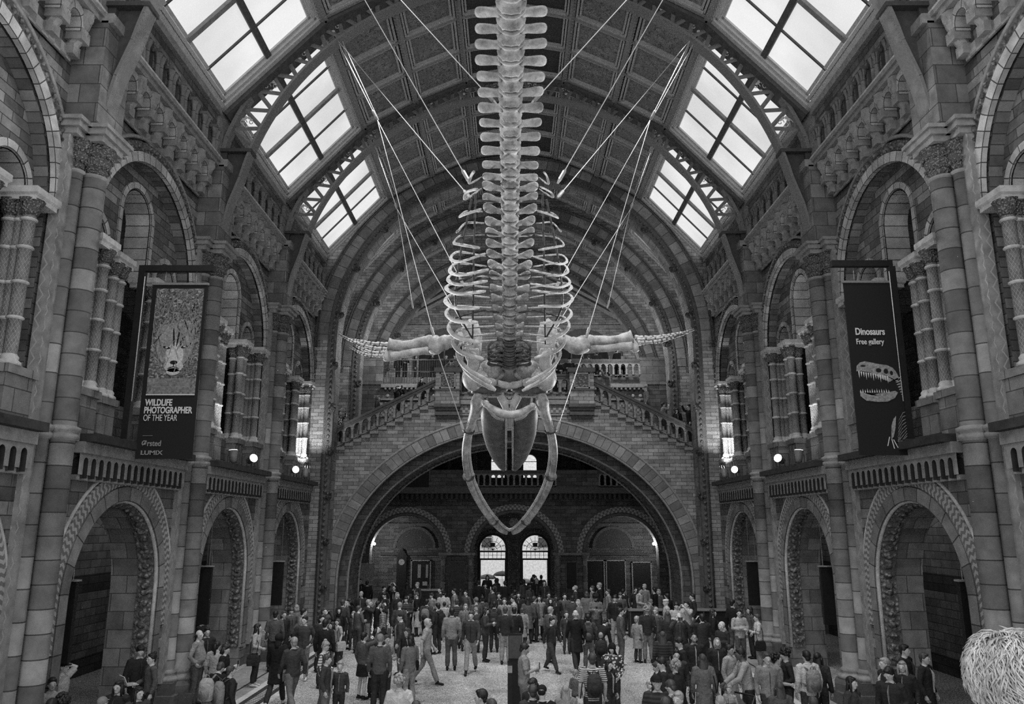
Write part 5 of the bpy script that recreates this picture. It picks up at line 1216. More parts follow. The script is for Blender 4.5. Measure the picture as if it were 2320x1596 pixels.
def hairmesh(style):
    if ('hair', style) in cache: return cache[('hair', style)]
    w = MB(); rr = random.Random(5)
    if style in ('short', 'long', 'bun', 'pony', 'curly', 'crop', 'bob', 'wavy'):
        w.ball((0, .026, .045), .1, 16, 12, sc=(.84, .98, .93)); w.ball((0, -.020, .088), .06, 12, 8, sc=(1.1, 1.05, .6))
        for q in (-1, 1): w.ball((q * .068, .012, .025), .035, 8, 6, sc=(.5, 1.1, 1.2))
        w.ball((0, .07, -.02), .06, 10, 8, sc=(1.05, .7, 1.1))
    if style in ('long', 'wavy'):
        w.grid([[V(a * math.cos(2 * PI * j / 14), cy + b * math.sin(2 * PI * j / 14), z) for j in range(14)] for z, a, b, cy in ((.06, .08, .06, .04), (-.02, .092, .055, .055), (-.12, .10, .045, .075), (-.22, .10, .04, .10), (-.32, .075, .03, .11), (-.36, .03, .015, .11))], None, 0, closed=True, cap0=True, cap1=True)
        for q in (-1, 1): w.tube([(q * .075, -.01, .06), (q * .088, -.015, -.03), (q * .09, -.02, -.14), (q * .08, -.03, -.22)], [.022, .026, .024, .008], 8)
    if style == 'bob':
        w.grid([[V(a * math.cos(2 * PI * j / 14), cy + b * math.sin(2 * PI * j / 14), z) for j in range(14)] for z, a, b, cy in ((.05, .09, .08, .03), (-.05, .098, .07, .045), (-.12, .09, .06, .05))], None, 0, closed=True, cap0=True, cap1=True)
    if style == 'bun': w.ball((0, .075, .12), .045, 10, 8)
    if style == 'pony': w.tube([(0, .11, .07), (0, .16, .04), (0, .165, -.06), (0, .13, -.18), (0, .12, -.24)], [.022, .034, .036, .028, .008], 8)
    if style == 'curly':
        for k in range(70):
            a, b = rr.uniform(0, 2 * PI), rr.uniform(0.0, 1.9); w.ball((.095 * math.sin(b) * math.cos(a), .035 + .105 * math.sin(b) * math.sin(a) * (1 if math.sin(a) > 0 else .6), .04 + .105 * math.cos(b)), rr.uniform(.024, .038), 6, 5)
    if style == 'bald':
        for k in range(11):
            a = PI * (k - 0.5) / 9; w.ball((.078 * math.cos(a), .02 + .09 * math.sin(a), -.005), .026, 8, 6, sc=(.7, .7, 1.4))
    if style == 'cap':
        w.ball((0, .015, .055), .1, 16, 10, sc=(.86, 1.0, .80)); w.tube([(0, -.06, .062), (0, -.11, .058), (0, -.15, .048)], [.075, .07, .045], 12, flat=(.95, .12), up=(0, 0, 1)); w.ball((0, .05, -.0), .075, 10, 8, sc=(.95, .8, .8))
    if style == 'flatcap': w.ball((0, 0, .07), .1, 16, 8, sc=(.92, 1.12, .55)); w.ball((0, .05, .0), .075, 10, 8, sc=(.95, .8, .8))
    if style == 'beanie': w.ball((0, .018, .05), .1, 16, 12, sc=(.90, 1.02, 1.02)); w.tube([(0, .015, .022), (0, .012, .05)], [.094, .094], 14, flat=(.95, 1.08))
    if style in ('hijab', 'hood'):
        w.ball((0, .028, .03), .1, 16, 12, sc=(.98, 1.08, 1.08)); w.tube([(0, .03, -.03), (0, .03, -.12), (0, .02, -.2)], [.09, .10, .14], 14, flat=(1, .8)); 
        for q in (-1, 1): w.tube([(0, -.03, .10), (q * .07, -.045, .05), (q * .07, -.055, -.05), (0, -.05, -.12)], .022, 8)
    if style == 'turban':
        for k in range(5): w.tube([(.095 * math.cos(a) , .01 + .105 * math.sin(a), .055 + k * .018 + .02 * math.cos(a * 1 + k)) for a in [2 * PI * j / 14 for j in range(15)]], .026, 6)
        w.ball((0, .01, .09), .08, 10, 8); w.ball((0, -.055, -.10), .05, 8, 6, sc=(1.1, .7, 1.2))
    if style == 'fur':
        for k in range(120): a, b = rr.uniform(0, 2 * PI), rr.uniform(0, 1.9); w.ball((.115 * math.sin(b) * math.cos(a), .03 + .115 * math.sin(b) * math.sin(a), .045 + .115 * math.cos(b)), .03, 5, 4)
    o = w.build('hair', ['hair_black'], None, True); me = o.data; bpy.data.objects.remove(o); cache[('hair', style)] = me; return me
def ob(name, me, parent, mats, loc=(0, 0, 0), rot=None, sc=None):
    o = bpy.data.objects.new(name, me); COL.objects.link(o); o.parent = parent; o.location = loc
    if rot is not None: o.rotation_euler = rot
    if sc: o.scale = (sc, sc, sc)
    for i, m in enumerate(mats):
        if i < len(o.material_slots): o.material_slots[i].link = 'OBJECT'; o.material_slots[i].material = M[m]
    return o
HAIRNAME = {'cap': 'cap', 'flatcap': 'flat_cap', 'beanie': 'beanie', 'hijab': 'headscarf', 'hood': 'hood', 'turban': 'turban', 'fur': 'fur_hat'}
SKIN = {'p': 'skin_pale', 'm': 'skin_mid', 'd': 'skin_dark'}
FACE = {'F': 0, 'B': PI, 'R': PI / 2, 'L': -PI / 2, 'FR': PI / 4, 'FL': -PI / 4, 'BR': 3 * PI / 4, 'BL': -3 * PI / 4}
def person(px, py, h, pose, face, top, bot, hair, label, skin='p', z0=None, Y=None, shoes=0, legwear='trousers', group=None):
    """px, py: where the crown shows in the photograph; the figure is set on the floor it stands on"""
    u = px - 1160.0; v = 798.0 - py; yd = FPX * math.cos(PITCH) - v * math.sin(PITCH); zd = FPX * math.sin(PITCH) + v * math.cos(PITCH)
    child = h < 1.45
    if Y is None: z0 = 0.0; Y = (CAM.z - h) / (-zd / yd)
    loc = Vector((CAM.x + u / yd * Y, Y, z0))
    hn = h / 1.755
    rz = FACE[face] + math.atan2(-loc.x, loc.y) * 0 + random.uniform(-.15, .15)
    r = empty('person', loc, label, 'person', group, rz); r.scale = (hn, hn, hn)
    tk, tm = top if isinstance(top, tuple) else ('long', top)
    tmn = tm if isinstance(tm, str) else 'cloth_%d' % tm
    p = POSE[pose]; hc, R = headpos(p, child)
    ob('body', get('body', pose, child), r, [SKIN[skin]])
    ob('coat' if tk == 'coat' else 'dress' if tk == 'dress' else 'shirt' if tk == 'short' else 'jacket', get(tk, pose, child), r, [tmn])
    if tk != 'dress': ob(legwear, get(legwear, pose, child), r, ['cloth_%d' % bot])
    if tk in ('long', 'coat') and isinstance(tm, int) and p['lean'] < .1 and pose not in ('phone', 'crossed'):
        ob('zip_fastener' if tm > 2 else 'shirt_front', get('zip' if tm > 2 else 'front', 'stand', False), r, ['cloth_%d' % ((1, 2, 4, 5, 6, 7)[int(px) % 6] if tm <= 2 else max(0, tm - 3))])
        ob('collar', get('collar', 'stand', False), r, ['cloth_%d' % min(8, max(0, tm + (1, -1, 2)[int(px) % 3]))])
    for k in ('shoeR', 'shoeL'): ob('shoe', get(k, pose, child), r, ['cloth_%d' % shoes])
    hs, hm = hair
    mt = {'k': 'hair_black', 'n': 'hair_brown', 'f': 'hair_fair', 'w': 'hair_white'}.get(hm, None) if isinstance(hm, str) else 'cloth_%d' % hm
    ob(HAIRNAME.get(hs, 'hair'), hairmesh(hs), r, [mt], hc, R.to_euler(), 1.22 if child else 1.0)
    return r
def local(r, p, name, label, cat, group=None):
    """an empty at a point given in a person's own frame, for what they carry"""
    m = Matrix.Translation(r.location) @ r.rotation_euler.to_matrix().to_4x4() @ Matrix.Diagonal((*r.scale, 1))
    return empty(name, m @ Vector(p), label, cat, group, r.rotation_euler[2])
def kmesh(mb, name, mats, t, smooth=True):
    o = mb.build(name, mats, None, smooth); o.parent = t; return o
def backpack(r, label, mat, mat2='cloth_1', h=.44):
    t = local(r, (0, .12, 1.18), 'backpack', label, 'backpack')
    w = MB(); w.grid([[V(a * (abs(math.cos(2 * PI * j / 16)) ** .7) * (1 if math.cos(2 * PI * j / 16) > 0 else -1), .10 + b * (abs(math.sin(2 * PI * j / 16)) ** .7) * (1 if math.sin(2 * PI * j / 16) > 0 else -1), z) for j in range(16)] for z, a, b in ((-h * .5, .12, .07), (-h * .45, .15, .09), (0, .155, .10), (h * .3, .145, .09), (h * .47, .10, .06), (h * .5, .05, .03))], None, 0, closed=True, cap0=True, cap1=True)
    kmesh(w, 'bag_body', mat, t)
    w = MB(); w.grid([[V(.11 * math.cos(2 * PI * j / 14), .2 + q, -.09 + .11 * math.sin(2 * PI * j / 14)) for j in range(14)] for q in (-.04, .015)], None, 0, closed=True, cap0=True, cap1=True); kmesh(w, 'front_pocket', mat2, t)
    for q in (-1, 1):
        w = MB(); w.tube([(q * .08, .04, .2), (q * .10, -.05, .26), (q * .12, -.22, .16), (q * .13, -.2, 0.0), (q * .14, .0, -.12)], .018, 6, flat=(1.6, .5)); kmesh(w, 'shoulder_strap', mat2, t)
    w = MB(); w.tube([(-.03, .06, .22), (-.02, .08, .27), (.02, .08, .27), (.03, .06, .22)], .008, 5); kmesh(w, 'carry_loop', mat2, t); return t
def gadget(r, pose, label, kind='phone'):
    p = POSE[pose]; q = (p['wR'] + p['wL']) / 2 if pose in ('phone', 'photo', 'photoup') else p['wR'] if pose != 'mouth' else p['wL']
    q = mrot(q, p['lean']) + V(0, -.09, .04)
    t = local(r, q, 'camera' if kind == 'camera' else 'mobile_phone', label, 'camera' if kind == 'camera' else 'phone'); w = MB()
    if kind == 'camera': w.box(-.065, .065, -.03, .03, -.04, .045); kmesh(w, 'camera_body', 'wood_black', t, False); w = MB(); w.tube([(0, -.02, 0), (0, -.09, 0)], [.035, .038], 10); kmesh(w, 'camera_lens', 'iron_dark', t, False)
    else: w.box(-.037, .037, -.006, .006, -.02, .11); kmesh(w, 'phone_case', 'wood_black', t, False); w = MB(); w.box(-.033, .033, .0061, .008, -.012, .10); kmesh(w, 'phone_screen', 'iron', t, False)
    return t
def bag(r, side, label, mat, z=.85, w_=.16, h_=.22, d_=.06, strap=True):
    t = local(r, (side * .27, .0, z), 'paper_bag' if 'paper' in label or 'carrier' in label else 'shoulder_bag', label, 'bag'); w = MB()
    w.grid([[V(d_ * (1 if j in (0, 3) else -1) * k, w_ * (1 if j in (0, 1) else -1) * k, zz) for j in range(4)] for zz, k in ((-h_, .9), (-h_ * .5, 1.0), (0, .95), (h_ * .3, .8))], None, 0, closed=True, cap0=True, cap1=True); kmesh(w, 'bag_body', mat, t, False)
    if strap:
        w = MB(); w.tube([(0, .08, 0), (-side * .05, .1, .35), (-side * .1, .02, .58), (-side * .05, -.12, .35), (0, -.08, 0)], .010, 5); kmesh(w, 'strap', 'cloth_0', t)
    return t
# -------- everyone in the hall: (px, py, height, pose, facing, top, bottom tone, hair, label, options)
PP = [
 (145,1496,1.74,'behind','R',('short',6),1,('cap',0),'person in white tee and dark cap with hands behind the head, bottom left corner'),
 (120,1534,1.66,'stand','FR',5,2,('short','k'),'bearded person in a pale patterned shirt in front of the white tee with cap',{'skin':'m'}),
 (119,1581,1.70,'stand','B',2,1,('short','k'),'dark head of a person at the bottom edge, below the bearded one'),
 (143,1572,1.72,'stand','BL',2,1,('curly','k'),'dark curly head at the bottom edge, right of another dark head'),
 (319,1461,1.80,'lookdown','FR',1,1,('short','k'),'dark-haired person in black looking down over an open laptop'),
 (346,1479,1.68,'hold','FL',3,1,('bun','k'),'person with pinned up hair holding the open laptop'),
 (271,1541,1.62,'stand','F',1,1,('long','k'),'person with long black hair and a white scarf, bottom left'),
 (315,1555,1.60,'stand2','FR',2,1,('long','k'),'person with long dark hair in front of the laptop pair'),
 (233,1578,1.62,'stand','B',2,1,('cap',5),'person in a pale cap at the bottom edge between columns, left'),
 (452,1427,1.80,'pocket','R',('belly',5),3,('bald','k'),'stout balding person in open dark jacket and grey shirt by the left column'),
 (470,1421,1.72,'stand','FR',1,1,('short','k'),'dark-clothed person behind the stout balding one'),
 (458,1396,1.75,'stand','L',1,2,('beanie',7),'person in a bright white hat behind the left column'),
 (493,1452,1.62,'stand','B',6,3,('pony','k'),'person in a white top with a ponytail and hair bow, left of the black vest'),
 (511,1459,1.66,'phone','R',('short',0),1,('bob','k'),'dark-haired person in a black top holding a phone, looking right'),
 (484,1495,1.66,'bend','B',0,5,('short','n'),'person bending with a pale rucksack at the lower left'),
 (523,1508,1.55,'stand','BR',1,1,('crop','n'),'short-haired youngster seen from behind with a grey rucksack'),
 (584,1413,1.68,'mouth','R',('long',6),1,('long','k'),'person in white top and dark jeans with hand at mouth by the left wall',{'shoes':7}),
 (625,1383,1.80,'stand','B',3,1,('short','k'),'tall person in a washed denim jacket seen from behind, left'),
 (643,1384,1.68,'stand','FR',1,1,('bob','n'),'person in dark clothes right beside the denim jacket'),
 (660,1376,1.70,'lookdown','FR',3,1,('short','n'),'person looking down behind the bearded bomber jacket'),
 (672,1370,1.66,'stand2','B',4,2,('bob','f'),'fair-haired person by the left wall behind the bomber jacket'),
 (688,1378,1.76,'stand','BR',6,2,('short','k'),'person in a white hooded top behind the bearded bomber jacket'),
 (691,1395,1.80,'pocket','F',2,4,('short','k'),'bearded person in an open dark bomber jacket and grey jeans facing us',{'shoes':7}),
 (632,1435,1.74,'walk','B',('coat',0),1,('hood',0),'person in a long black hooded coat walking away, left',{'shoes':7}),
 (668,1443,1.78,'walk','BL',2,4,('short','f'),'striding fair-haired person in a dark jacket, lower left'),
 (737,1452,1.68,'lookdown','R','plaid',3,('bun','f'),'person in a white and black plaid shirt with hair in a bun'),
 (741,1483,1.56,'stand','R',2,4,('short','n'),'youth in a dark tracksuit top with a white piping, lower left'),
 (771,1502,1.32,'stand','F',2,1,('short','f'),'small fair-haired boy in a dark zipped jacket, lower left'),
 (738,1402,1.84,'stand','B',0,1,('short','k'),'broad person in black seen from behind near the left arch jamb'),
 (729,1393,1.68,'stand','FR',1,1,('bob','k'),'dark-haired person just left of the broad black back'),
 (735,1377,1.66,'photo','FR',3,2,('pony','n'),'person with glasses photographing beside the carved left jamb'),
 (753,1412,1.35,'stand','FL',4,3,('long','k'),'child peeping out right of the broad black back'),
 (766,1402,1.45,'hold','FL',('short',6),2,('bob','n'),'girl in a printed white tee with a paper bag'),
 (769,1375,1.68,'stand2','F',0,1,('hood',0),'person in a black headscarf near the left pier'),
 (784,1362,1.68,'stand','BR',6,4,('long','f'),'fair long-haired person in a pale fleece, left pier'),
 (777,1358,1.76,'stand','B',2,1,('short','n'),'person in dark clothes just behind the pale fleece'),
 (793,1356,1.66,'lookdown','FL',0,1,('long','k'),'person with long dark hair in a black top with white stripes, left pier'),
 (819,1339,1.82,'lookdown','F',1,1,('bald','k'),'tall bald person in a dark jacket inside the left of the bridge arch',{'skin':'m'}),
 (801,1388,1.30,'stand','F',2,2,('bob','f'),'fair child with arms folded over a pale top, left crowd'),
 (813,1372,1.62,'crossed','BR',3,2,('short','n'),'person with folded arms behind the fair child'),
 (836,1358,1.78,'photo','R',1,4,('crop','f'),'grey-haired person in glasses photographing upward, left crowd'),
 (857,1361,1.74,'photo','BR',0,1,('short','k'),'dark figure photographing right of the grey-haired photographer'),
 (868,1372,1.60,'stand','L','wide_stripe',1,('bob','k'),'person wrapped in a striped grey scarf'),
 (872,1342,1.68,'lookdown','FL',1,2,('pony','k'),'person with a white scarf reading a leaflet'),
 (893,1326,1.78,'photoup','F',0,1,('short','k'),'person photographing with both arms raised before the clock'),
 (870,1328,1.68,'stand','FR',1,1,('short','k'),'dark figure left of the raised-arm photographer'),
 (900,1342,1.66,'stand','FR',1,1,('long','f'),'person with very long fair hair in the left crowd'),
 (832,1316,1.76,'stand','B',0,1,('short','k'),'silhouette before the pale board at the back left'),
 (815,1311,1.82,'stand','FR',0,1,('short','k'),'silhouette against the inner left jamb at the back'),
 (906,1365,1.72,'stand','B',2,1,('beanie',5),'person in a pale knitted beanie seen from behind, left centre'),
 (920,1351,1.74,'phone','F','puffer',1,('short','k'),'person in a quilted jacket looking at a phone, left centre'),
 (929,1346,1.62,'stand','FL',1,1,('hijab',1),'round face in a dark hood, left centre'),
 (945,1342,1.72,'lookdown','L',0,1,('cap',3),'person in a grey cap with face turned down, left centre'),
 (923,1320,1.70,'stand','B',1,1,('long','k'),'far person before the glazed door on the left'),
 (946,1319,1.74,'stand','FL',2,1,('short','f'),'fair-haired far person right of the glazed door'),
 (946,1374,1.18,'stand','F',('dress',6),3,('bob','k'),'tiny girl in a pale pinafore dress'),
 (967,1357,1.70,'stand','B',2,1,('short','k'),'rucksack wearer in the left centre crowd'),
 (979,1343,1.66,'lookdown','FL',5,2,('bob','k'),'person in a pale jacket looking down, centre left'),
 (992,1366,1.72,'stand','BL',1,1,('short','k'),'person with a large black rucksack, centre left'),
 (1005,1338,1.78,'stand','B',('short',6),2,('cap',0),'person in a white tee and black cap, centre left'),
 (997,1330,1.74,'stand','FL',2,1,('short','k'),'person looking sideways just left of the cap wearer'),
 (1007,1364,1.45,'stand','B','striped',2,('short','k'),'child in a striped top in front of the white tee and cap'),
 (1030,1333,1.78,'stand','L',5,1,('short','k'),'bearded profile facing left before the wooden door'),
 (1043,1334,1.66,'stand','B',1,1,('long','k'),'long dark hair right of the bearded profile'),
 (1056,1337,1.74,'stand2','FL',3,1,('short','k'),'person glancing left beside the entrance pier'),
 (1035,1356,1.76,'stand','B','puffer',1,('crop','n'),'person in a ribbed dark jacket seen from behind, left of the entrance'),
 (1055,1368,1.62,'stand','F',4,2,('bob','f'),'fair child-sized person above the denim shirt walker'),
 (1024,1377,1.86,'stand','B',5,3,('short','k'),'tall person in a light work jacket and jeans seen from behind'),
 (909,1388,1.80,'hold','L',2,3,('cap',1),'person in a dark jumper, collar and peaked cap carrying a holdall'),
 (967,1401,1.80,'walk','R',('short',6),5,('short','w'),'grey-haired person in a pale waistcoat striding right'),
 (852,1424,1.72,'handup','B',2,1,('short','k'),'dark-haired person with one hand raised, left group'),
 (825,1432,1.66,'handup','BR',3,0,('short','k'),'person in a short dark skirt with raised arm, left group',{'legwear':'skirt'}),
 (862,1437,1.80,'stand','B',3,1,('beanie',5),'broad person in a leather jacket and grey knitted hat'),
 (876,1438,1.66,'crossed','FR',6,2,('bob','n'),'person in a pale coat with folded arms beside the leather jacket',{'shoes':6}),
 (924,1423,1.66,'stand','FL',1,1,('long','n'),'smiling person with glasses behind the grey cardigan'),
 (930,1440,1.68,'hold','BL',4,5,('bob','k'),'dark-bobbed person in a grey cardigan and light trousers'),
 (906,1529,1.70,'stand','B',7,6,('curly','f'),'curly-haired person in a big white shawl at the bottom edge'),
 (943,1586,1.66,'stand','B',2,1,('short','n'),'brown head at the bottom edge right of the white shawl'),
 (1091,1560,1.78,'stand','L',1,1,('short','k'),'crisp dark-haired profile facing left at the bottom edge'),
 (1113,1582,1.70,'stand','BL',2,1,('short','n'),'brown head right of the dark profile at the bottom edge'),
 (1068,1384,1.82,'walk','F',2,5,('short','n'),'person in a dark denim shirt and light trousers walking towards us'),
 (1100,1375,1.74,'phone','R',2,1,('wavy','k'),'person in a long dark coat studying a phone, centre'),
 (1145,1374,1.80,'stand','B',1,5,('crop','n'),'person in a black jacket and tan trousers seen from behind, centre'),
 (1165,1375,1.78,'stand','B',0,0,('short','k'),'person in a black suit seen from behind, centre'),
 (1183,1377,1.48,'stand','B',('coat',5),2,('short','n'),'child in a light hooded coat seen from behind, centre',{'shoes':6}),
 (1143,1354,1.76,'stand','F',5,2,('crop','n'),'older person in a light zipped coat facing us, centre'),
 (1164,1350,1.78,'stand','L','striped',1,('short','k'),'dark-bearded profile in a striped coat, centre'),
 (1196,1352,1.72,'stand','B',('coat',3),1,('long','k'),'person with long hair in a dark coat, right of centre'),
 (1222,1349,1.68,'stand','F',('coat',5),1,('long','k'),'person with a light top under a dark coat, right of centre'),
 (1210,1351,1.70,'stand','BR',3,1,('short','n'),'person close behind the long dark coat, right of centre'),
 (1247,1356,1.64,'lookup','F',1,1,('hood',0),'hooded face looking up, right of the entrance pier'),
 (1243,1341,1.76,'stand','F',2,1,('short','k'),'person in sunglasses at the right entrance pier',{'skin':'m'}),
 (1259,1348,1.72,'stand','F',1,1,('short','k'),'short-haired person with a white collar, right of the entrance',{'skin':'d'}),
 (1279,1344,1.76,'stand','F',3,2,('short','k'),'bearded person in an open jacket and pale shirt before the notice board'),
 (1297,1349,1.78,'stand','B',2,1,('short','k'),'dark back just right of the notice board'),
 (1247,1374,1.78,'stand','BR',3,2,('crop','f'),'light-haired person in a grey jacket behind the boy'),
 (1249,1398,1.62,'walk','FR',1,2,('short','k'),'boy in dark clothes stepping right, centre right'),
 (1283,1387,1.40,'stand','F',2,2,('short','n'),'child with glasses beside the long black coat'),
 (1304,1382,1.82,'walk','B',('coat',0),1,('bald','w'),'bald person in a long black coat carrying a folded map'),
 (1332,1391,1.68,'stand','B',2,4,('short','k'),'dark-haired person with a patterned rucksack, right of the black coat'),
 (1356,1396,1.60,'bend','BR',0,1,('short','k'),'person in black bending down beside the rucksack wearer'),
 (1361,1436,1.20,'stand','B',2,2,('short','f'),'small child with a shiny black rucksack'),
 (1079,1354,1.70,'stand','BL',3,1,('beanie',4),'person in a grey knitted hat near the entrance'),
 (1079,1376,1.55,'lookdown','BL',2,1,('cap',5),'person in a pale cap bowed down, centre left'),
 (1093,1350,1.70,'stand','B',2,1,('short','k'),'dark-haired person right of the grey knitted hat'),
 (1120,1362,1.74,'stand','B',1,1,('short','k'),'dark rucksack wearer before the left entrance door'),
 (1121,1328,1.76,'walk','B',2,1,('hood',2),'hooded person heading for the left entrance door'),
 (1303,1326,1.78,'lookup','L','puffer',1,('short','f'),'person in a horizontally ribbed jacket looking up, right back'),
 (1310,1358,1.64,'stand','FL',4,3,('long','f'),'fair long-haired girl in the right centre crowd'),
 (1329,1340,1.72,'stand','B',4,1,('bob','n'),'person in a grey hooded coat seen from behind, right back'),
 (1342,1327,1.72,'stand','L',5,1,('bob','n'),'person in profile before the dark double door'),
 (1358,1320,1.90,'stand','L',0,1,('short','f'),'very tall person in black with fair hair before the dark door'),
 (1349,1347,1.80,'phone','F',4,2,('turban',0),'person in a dark turban and padded jacket with a phone',{'skin':'m'}),
 (1378,1335,1.70,'stand','L',5,2,('short','n'),'light-haired profile behind the information desk'),
 (1393,1348,1.84,'lookdown','F',0,5,('short','k'),'person in a black jacket with white lining leaning at the desk'),
 (1412,1334,1.74,'stand','BR',0,1,('short','k'),'dark-haired person in black behind the desk, centre'),
 (1405,1342,1.76,'lookdown','F',3,2,('short','n'),'bowed head right behind the white-lined jacket'),
 (1405,1377,1.76,'stand','R',3,3,('bun','k'),'person in a denim jacket with a white coat tied round the waist',{'shoes':7}),
 (1440,1330,1.76,'stand','F',1,1,('short','k'),'bearded person standing behind the desk, left of the white shirt'),
 (1449,1331,1.80,'hold','FR',6,2,('short','k'),'dark-bearded person in a white shirt leaning at the desk'),
 (1460,1323,1.80,'stand','FL',5,2,('short','w'),'tall grey-haired person behind the white shirt at the desk'),
 (1482,1331,1.76,'stand','BL',0,1,('short','k'),'person in black seen from behind at the desk, right'),
 (1492,1335,1.68,'stand','FL',3,1,('bob','f'),'fair-haired person facing us at the right end of the desk'),
 (1509,1357,1.78,'stand','L',6,3,('flatcap',7),'person in a white flat cap and pale shirt, right'),
 (1511,1344,1.76,'stand','BL',0,1,('short','k'),'dark-haired person in black beyond the white flat cap'),
 (1474,1357,1.70,'stand','F',3,2,('cap',4),'person in a grey cap behind the fur hat, right'),
 (1465,1375,1.76,'stand','B',1,4,('fur',5),'person in a big round fur hat seen from behind'),
 (1486,1376,1.66,'stand','FL',3,2,('crop','f'),'short fair-haired person right of the fur hat'),
 (1443,1399,1.42,'stand','BR',('coat',5),2,('short','f'),'fair-haired child in a pale hooded coat at the centre right'),
 (1512,1385,1.70,'stand','B',1,1,('wavy','n'),'dark-coated person seen from behind below the flat cap'),
 (1532,1364,1.80,'phone','F',6,1,('short','k'),'person in a pale jumper carrying a dark rucksack, right pier'),
 (1538,1388,1.78,'photo','F',2,1,('bald','w'),'grey bearded person with glasses photographing, right'),
 (1556,1362,1.76,'photo','FL',6,1,('short','k'),'person in a pale jumper with elbow raised, beside the right pier'),
 (1569,1345,1.80,'stand','L',1,1,('short','k'),'dark-haired person against the right inner jamb'),
 (1501,1430,1.68,'stand','B','puffer',1,('long','n'),'person in a dark quilted coat with a knitted hood, lower right'),
 (1540,1443,1.80,'lookdown','L',1,1,('crop','k'),'close-cropped person in a dark hooded jacket looking left'),
 (1571,1433,1.78,'lookup','F',1,1,('short','k'),'young person in a white collar gazing upward',{'skin':'m'}),
 (1532,1471,1.64,'stand','F',2,1,('short','k'),'person in glasses half hidden below the cropped head'),
 (1500,1489,1.74,'phone','L',1,1,('short','k'),'dark-haired person with a phone, lower right group'),
 (1488,1499,1.50,'lookdown','L',2,1,('short','n'),'youngster left of the phone user, lower right group'),
 (1528,1495,1.66,'stand','BL',1,2,('curly','f'),'pale curly-haired person from behind, lower right group'),
 (1488,1530,1.76,'stand','F','puffer',1,('cap',0),'person in a black baseball cap and shiny jacket, bottom right'),
 (1520,1540,1.70,'lookdown','BL',1,1,('short','n'),'brown head close beside the baseball cap'),
 (1536,1565,1.78,'stand','FL',2,1,('crop','f'),'close-cropped fair person at the bottom edge, right'),
 (1507,1578,1.70,'stand','B',1,1,('short','n'),'brown head at the bottom edge left of the fair cropped one'),
 (1591,1481,1.68,'stand','B',('coat',4),5,('long','n'),'long-haired person in a grey top with a sequinned bag'),
 (1624,1444,1.68,'lookup','F',1,1,('bob','f'),'fair-haired person in a black printed tee gazing up'),
 (1635,1409,1.64,'phone','FL',1,1,('hijab',7),'person in a white headscarf holding up a phone'),
 (1652,1460,1.70,'stand','FR',('coat',6),6,('bun','k'),'person in a long white raincoat, lower right',{'skin':'m'}),
 (1690,1466,1.82,'push','L',6,1,('crop','k'),'person in a pale jumper pushing a pushchair',{'skin':'d'}),
 (1590,1390,1.80,'photo','B',1,1,('short','k'),'person in a black padded jacket photographing by the right jamb'),
 (1614,1380,1.74,'stand','R',0,1,('long','k'),'long dark-haired profile facing right by the carved shaft'),
 (1659,1358,1.84,'stand','BR',0,3,('short','k'),'tall person in a dark suit by the right wall'),
 (1673,1380,1.76,'crossed','F',('long',6),3,('short','k'),'person in a raglan tee with a cross strap, right wall',{'shoes':1}),
 (1699,1375,1.68,'stand','L',3,1,('wavy','k'),'dark-haired person turned left by the right wall'),
 (1715,1391,1.66,'crossed','L',('short',7),5,('short','n'),'person in a bright white tee and pale jeans, right wall'),
 (1736,1478,1.76,'stand','F',5,2,('short','n'),'young person in a pale jacket facing us, lower right'),
 (1757,1480,1.68,'hold','R',('short',5),3,('curly','k'),'curly dark-haired person in a pale tee with an open map'),
 (1778,1470,1.74,'lookdown','L',1,2,('curly','k'),'dark-haired person beyond the curly map reader'),
 (1826,1473,1.78,'stand','B',7,2,('short','k'),'person in a white jumper with a pale rucksack'),
 (1851,1478,1.68,'stand','BR',1,1,('long','k'),'long dark-haired person right of the white jumper'),
 (1765,1544,1.58,'stand','B',3,2,('long','n'),'girl with very long hair at the bottom, right'),
 (1841,1577,1.60,'stand','B',4,2,('short','n'),'brown head at the bottom edge below the pale rucksack'),
 (1631,1575,1.64,'stand','B',5,2,('bob','f'),'fair straight-haired head at the bottom edge, right of centre'),
 (1927,1532,1.64,'stand','FR',2,1,('long','k'),'person with long dark parted hair by the right column foot'),
 (2003,1489,1.74,'stand','L',1,1,('short','f'),'fair-haired person looking away behind the black beard'),
 (2013,1510,1.80,'lookdown','FL',1,1,('short','k'),'dark-bearded person in a black jumper, bottom right'),
 (2043,1497,1.66,'stand','FL',1,1,('long','f'),'long fair-haired person with glasses, bottom right'),
 (2047,1459,1.84,'stand','FR',1,1,('short','k'),'dark-haired person with a white hood by the carved jamb, right'),
 (2092,1478,1.74,'stand','FR',('coat',1),1,('short','n'),'person in a fur-collared dark coat in the right arch'),
 (1187,1457,1.80,'phone','R',('short',5),4,('short','k'),'person in a grey polo shirt looking at a phone, bottom centre',{'skin':'m'}),
 (1208,1536,1.66,'lookdown','FL',1,1,('long','k'),'person with black hair over a dark coat, bottom centre'),
 (1207,1550,1.70,'stand','B',2,1,('crop','n'),'cropped head seen from behind at the bottom centre'),
 (1228,1552,1.72,'lookdown','B',0,1,('cap',0),'dark capped head right of the cropped head'),
 (1281,1552,1.45,'stand','B',5,3,('long','f'),'girl with fair bunched hair at the bottom edge'),
 (1341,1479,1.82,'stand','B',('short','striped'),2,('short','n'),'person in a fine striped tee with a large dark rucksack'),
 (1386,1457,1.70,'lookdown','F','floral',2,('hood',0),'person in a white flowered dark blouse'),
 (1378,1495,1.48,'stand','FR',1,2,('long','k'),'dark-haired girl standing before the flowered blouse'),
]
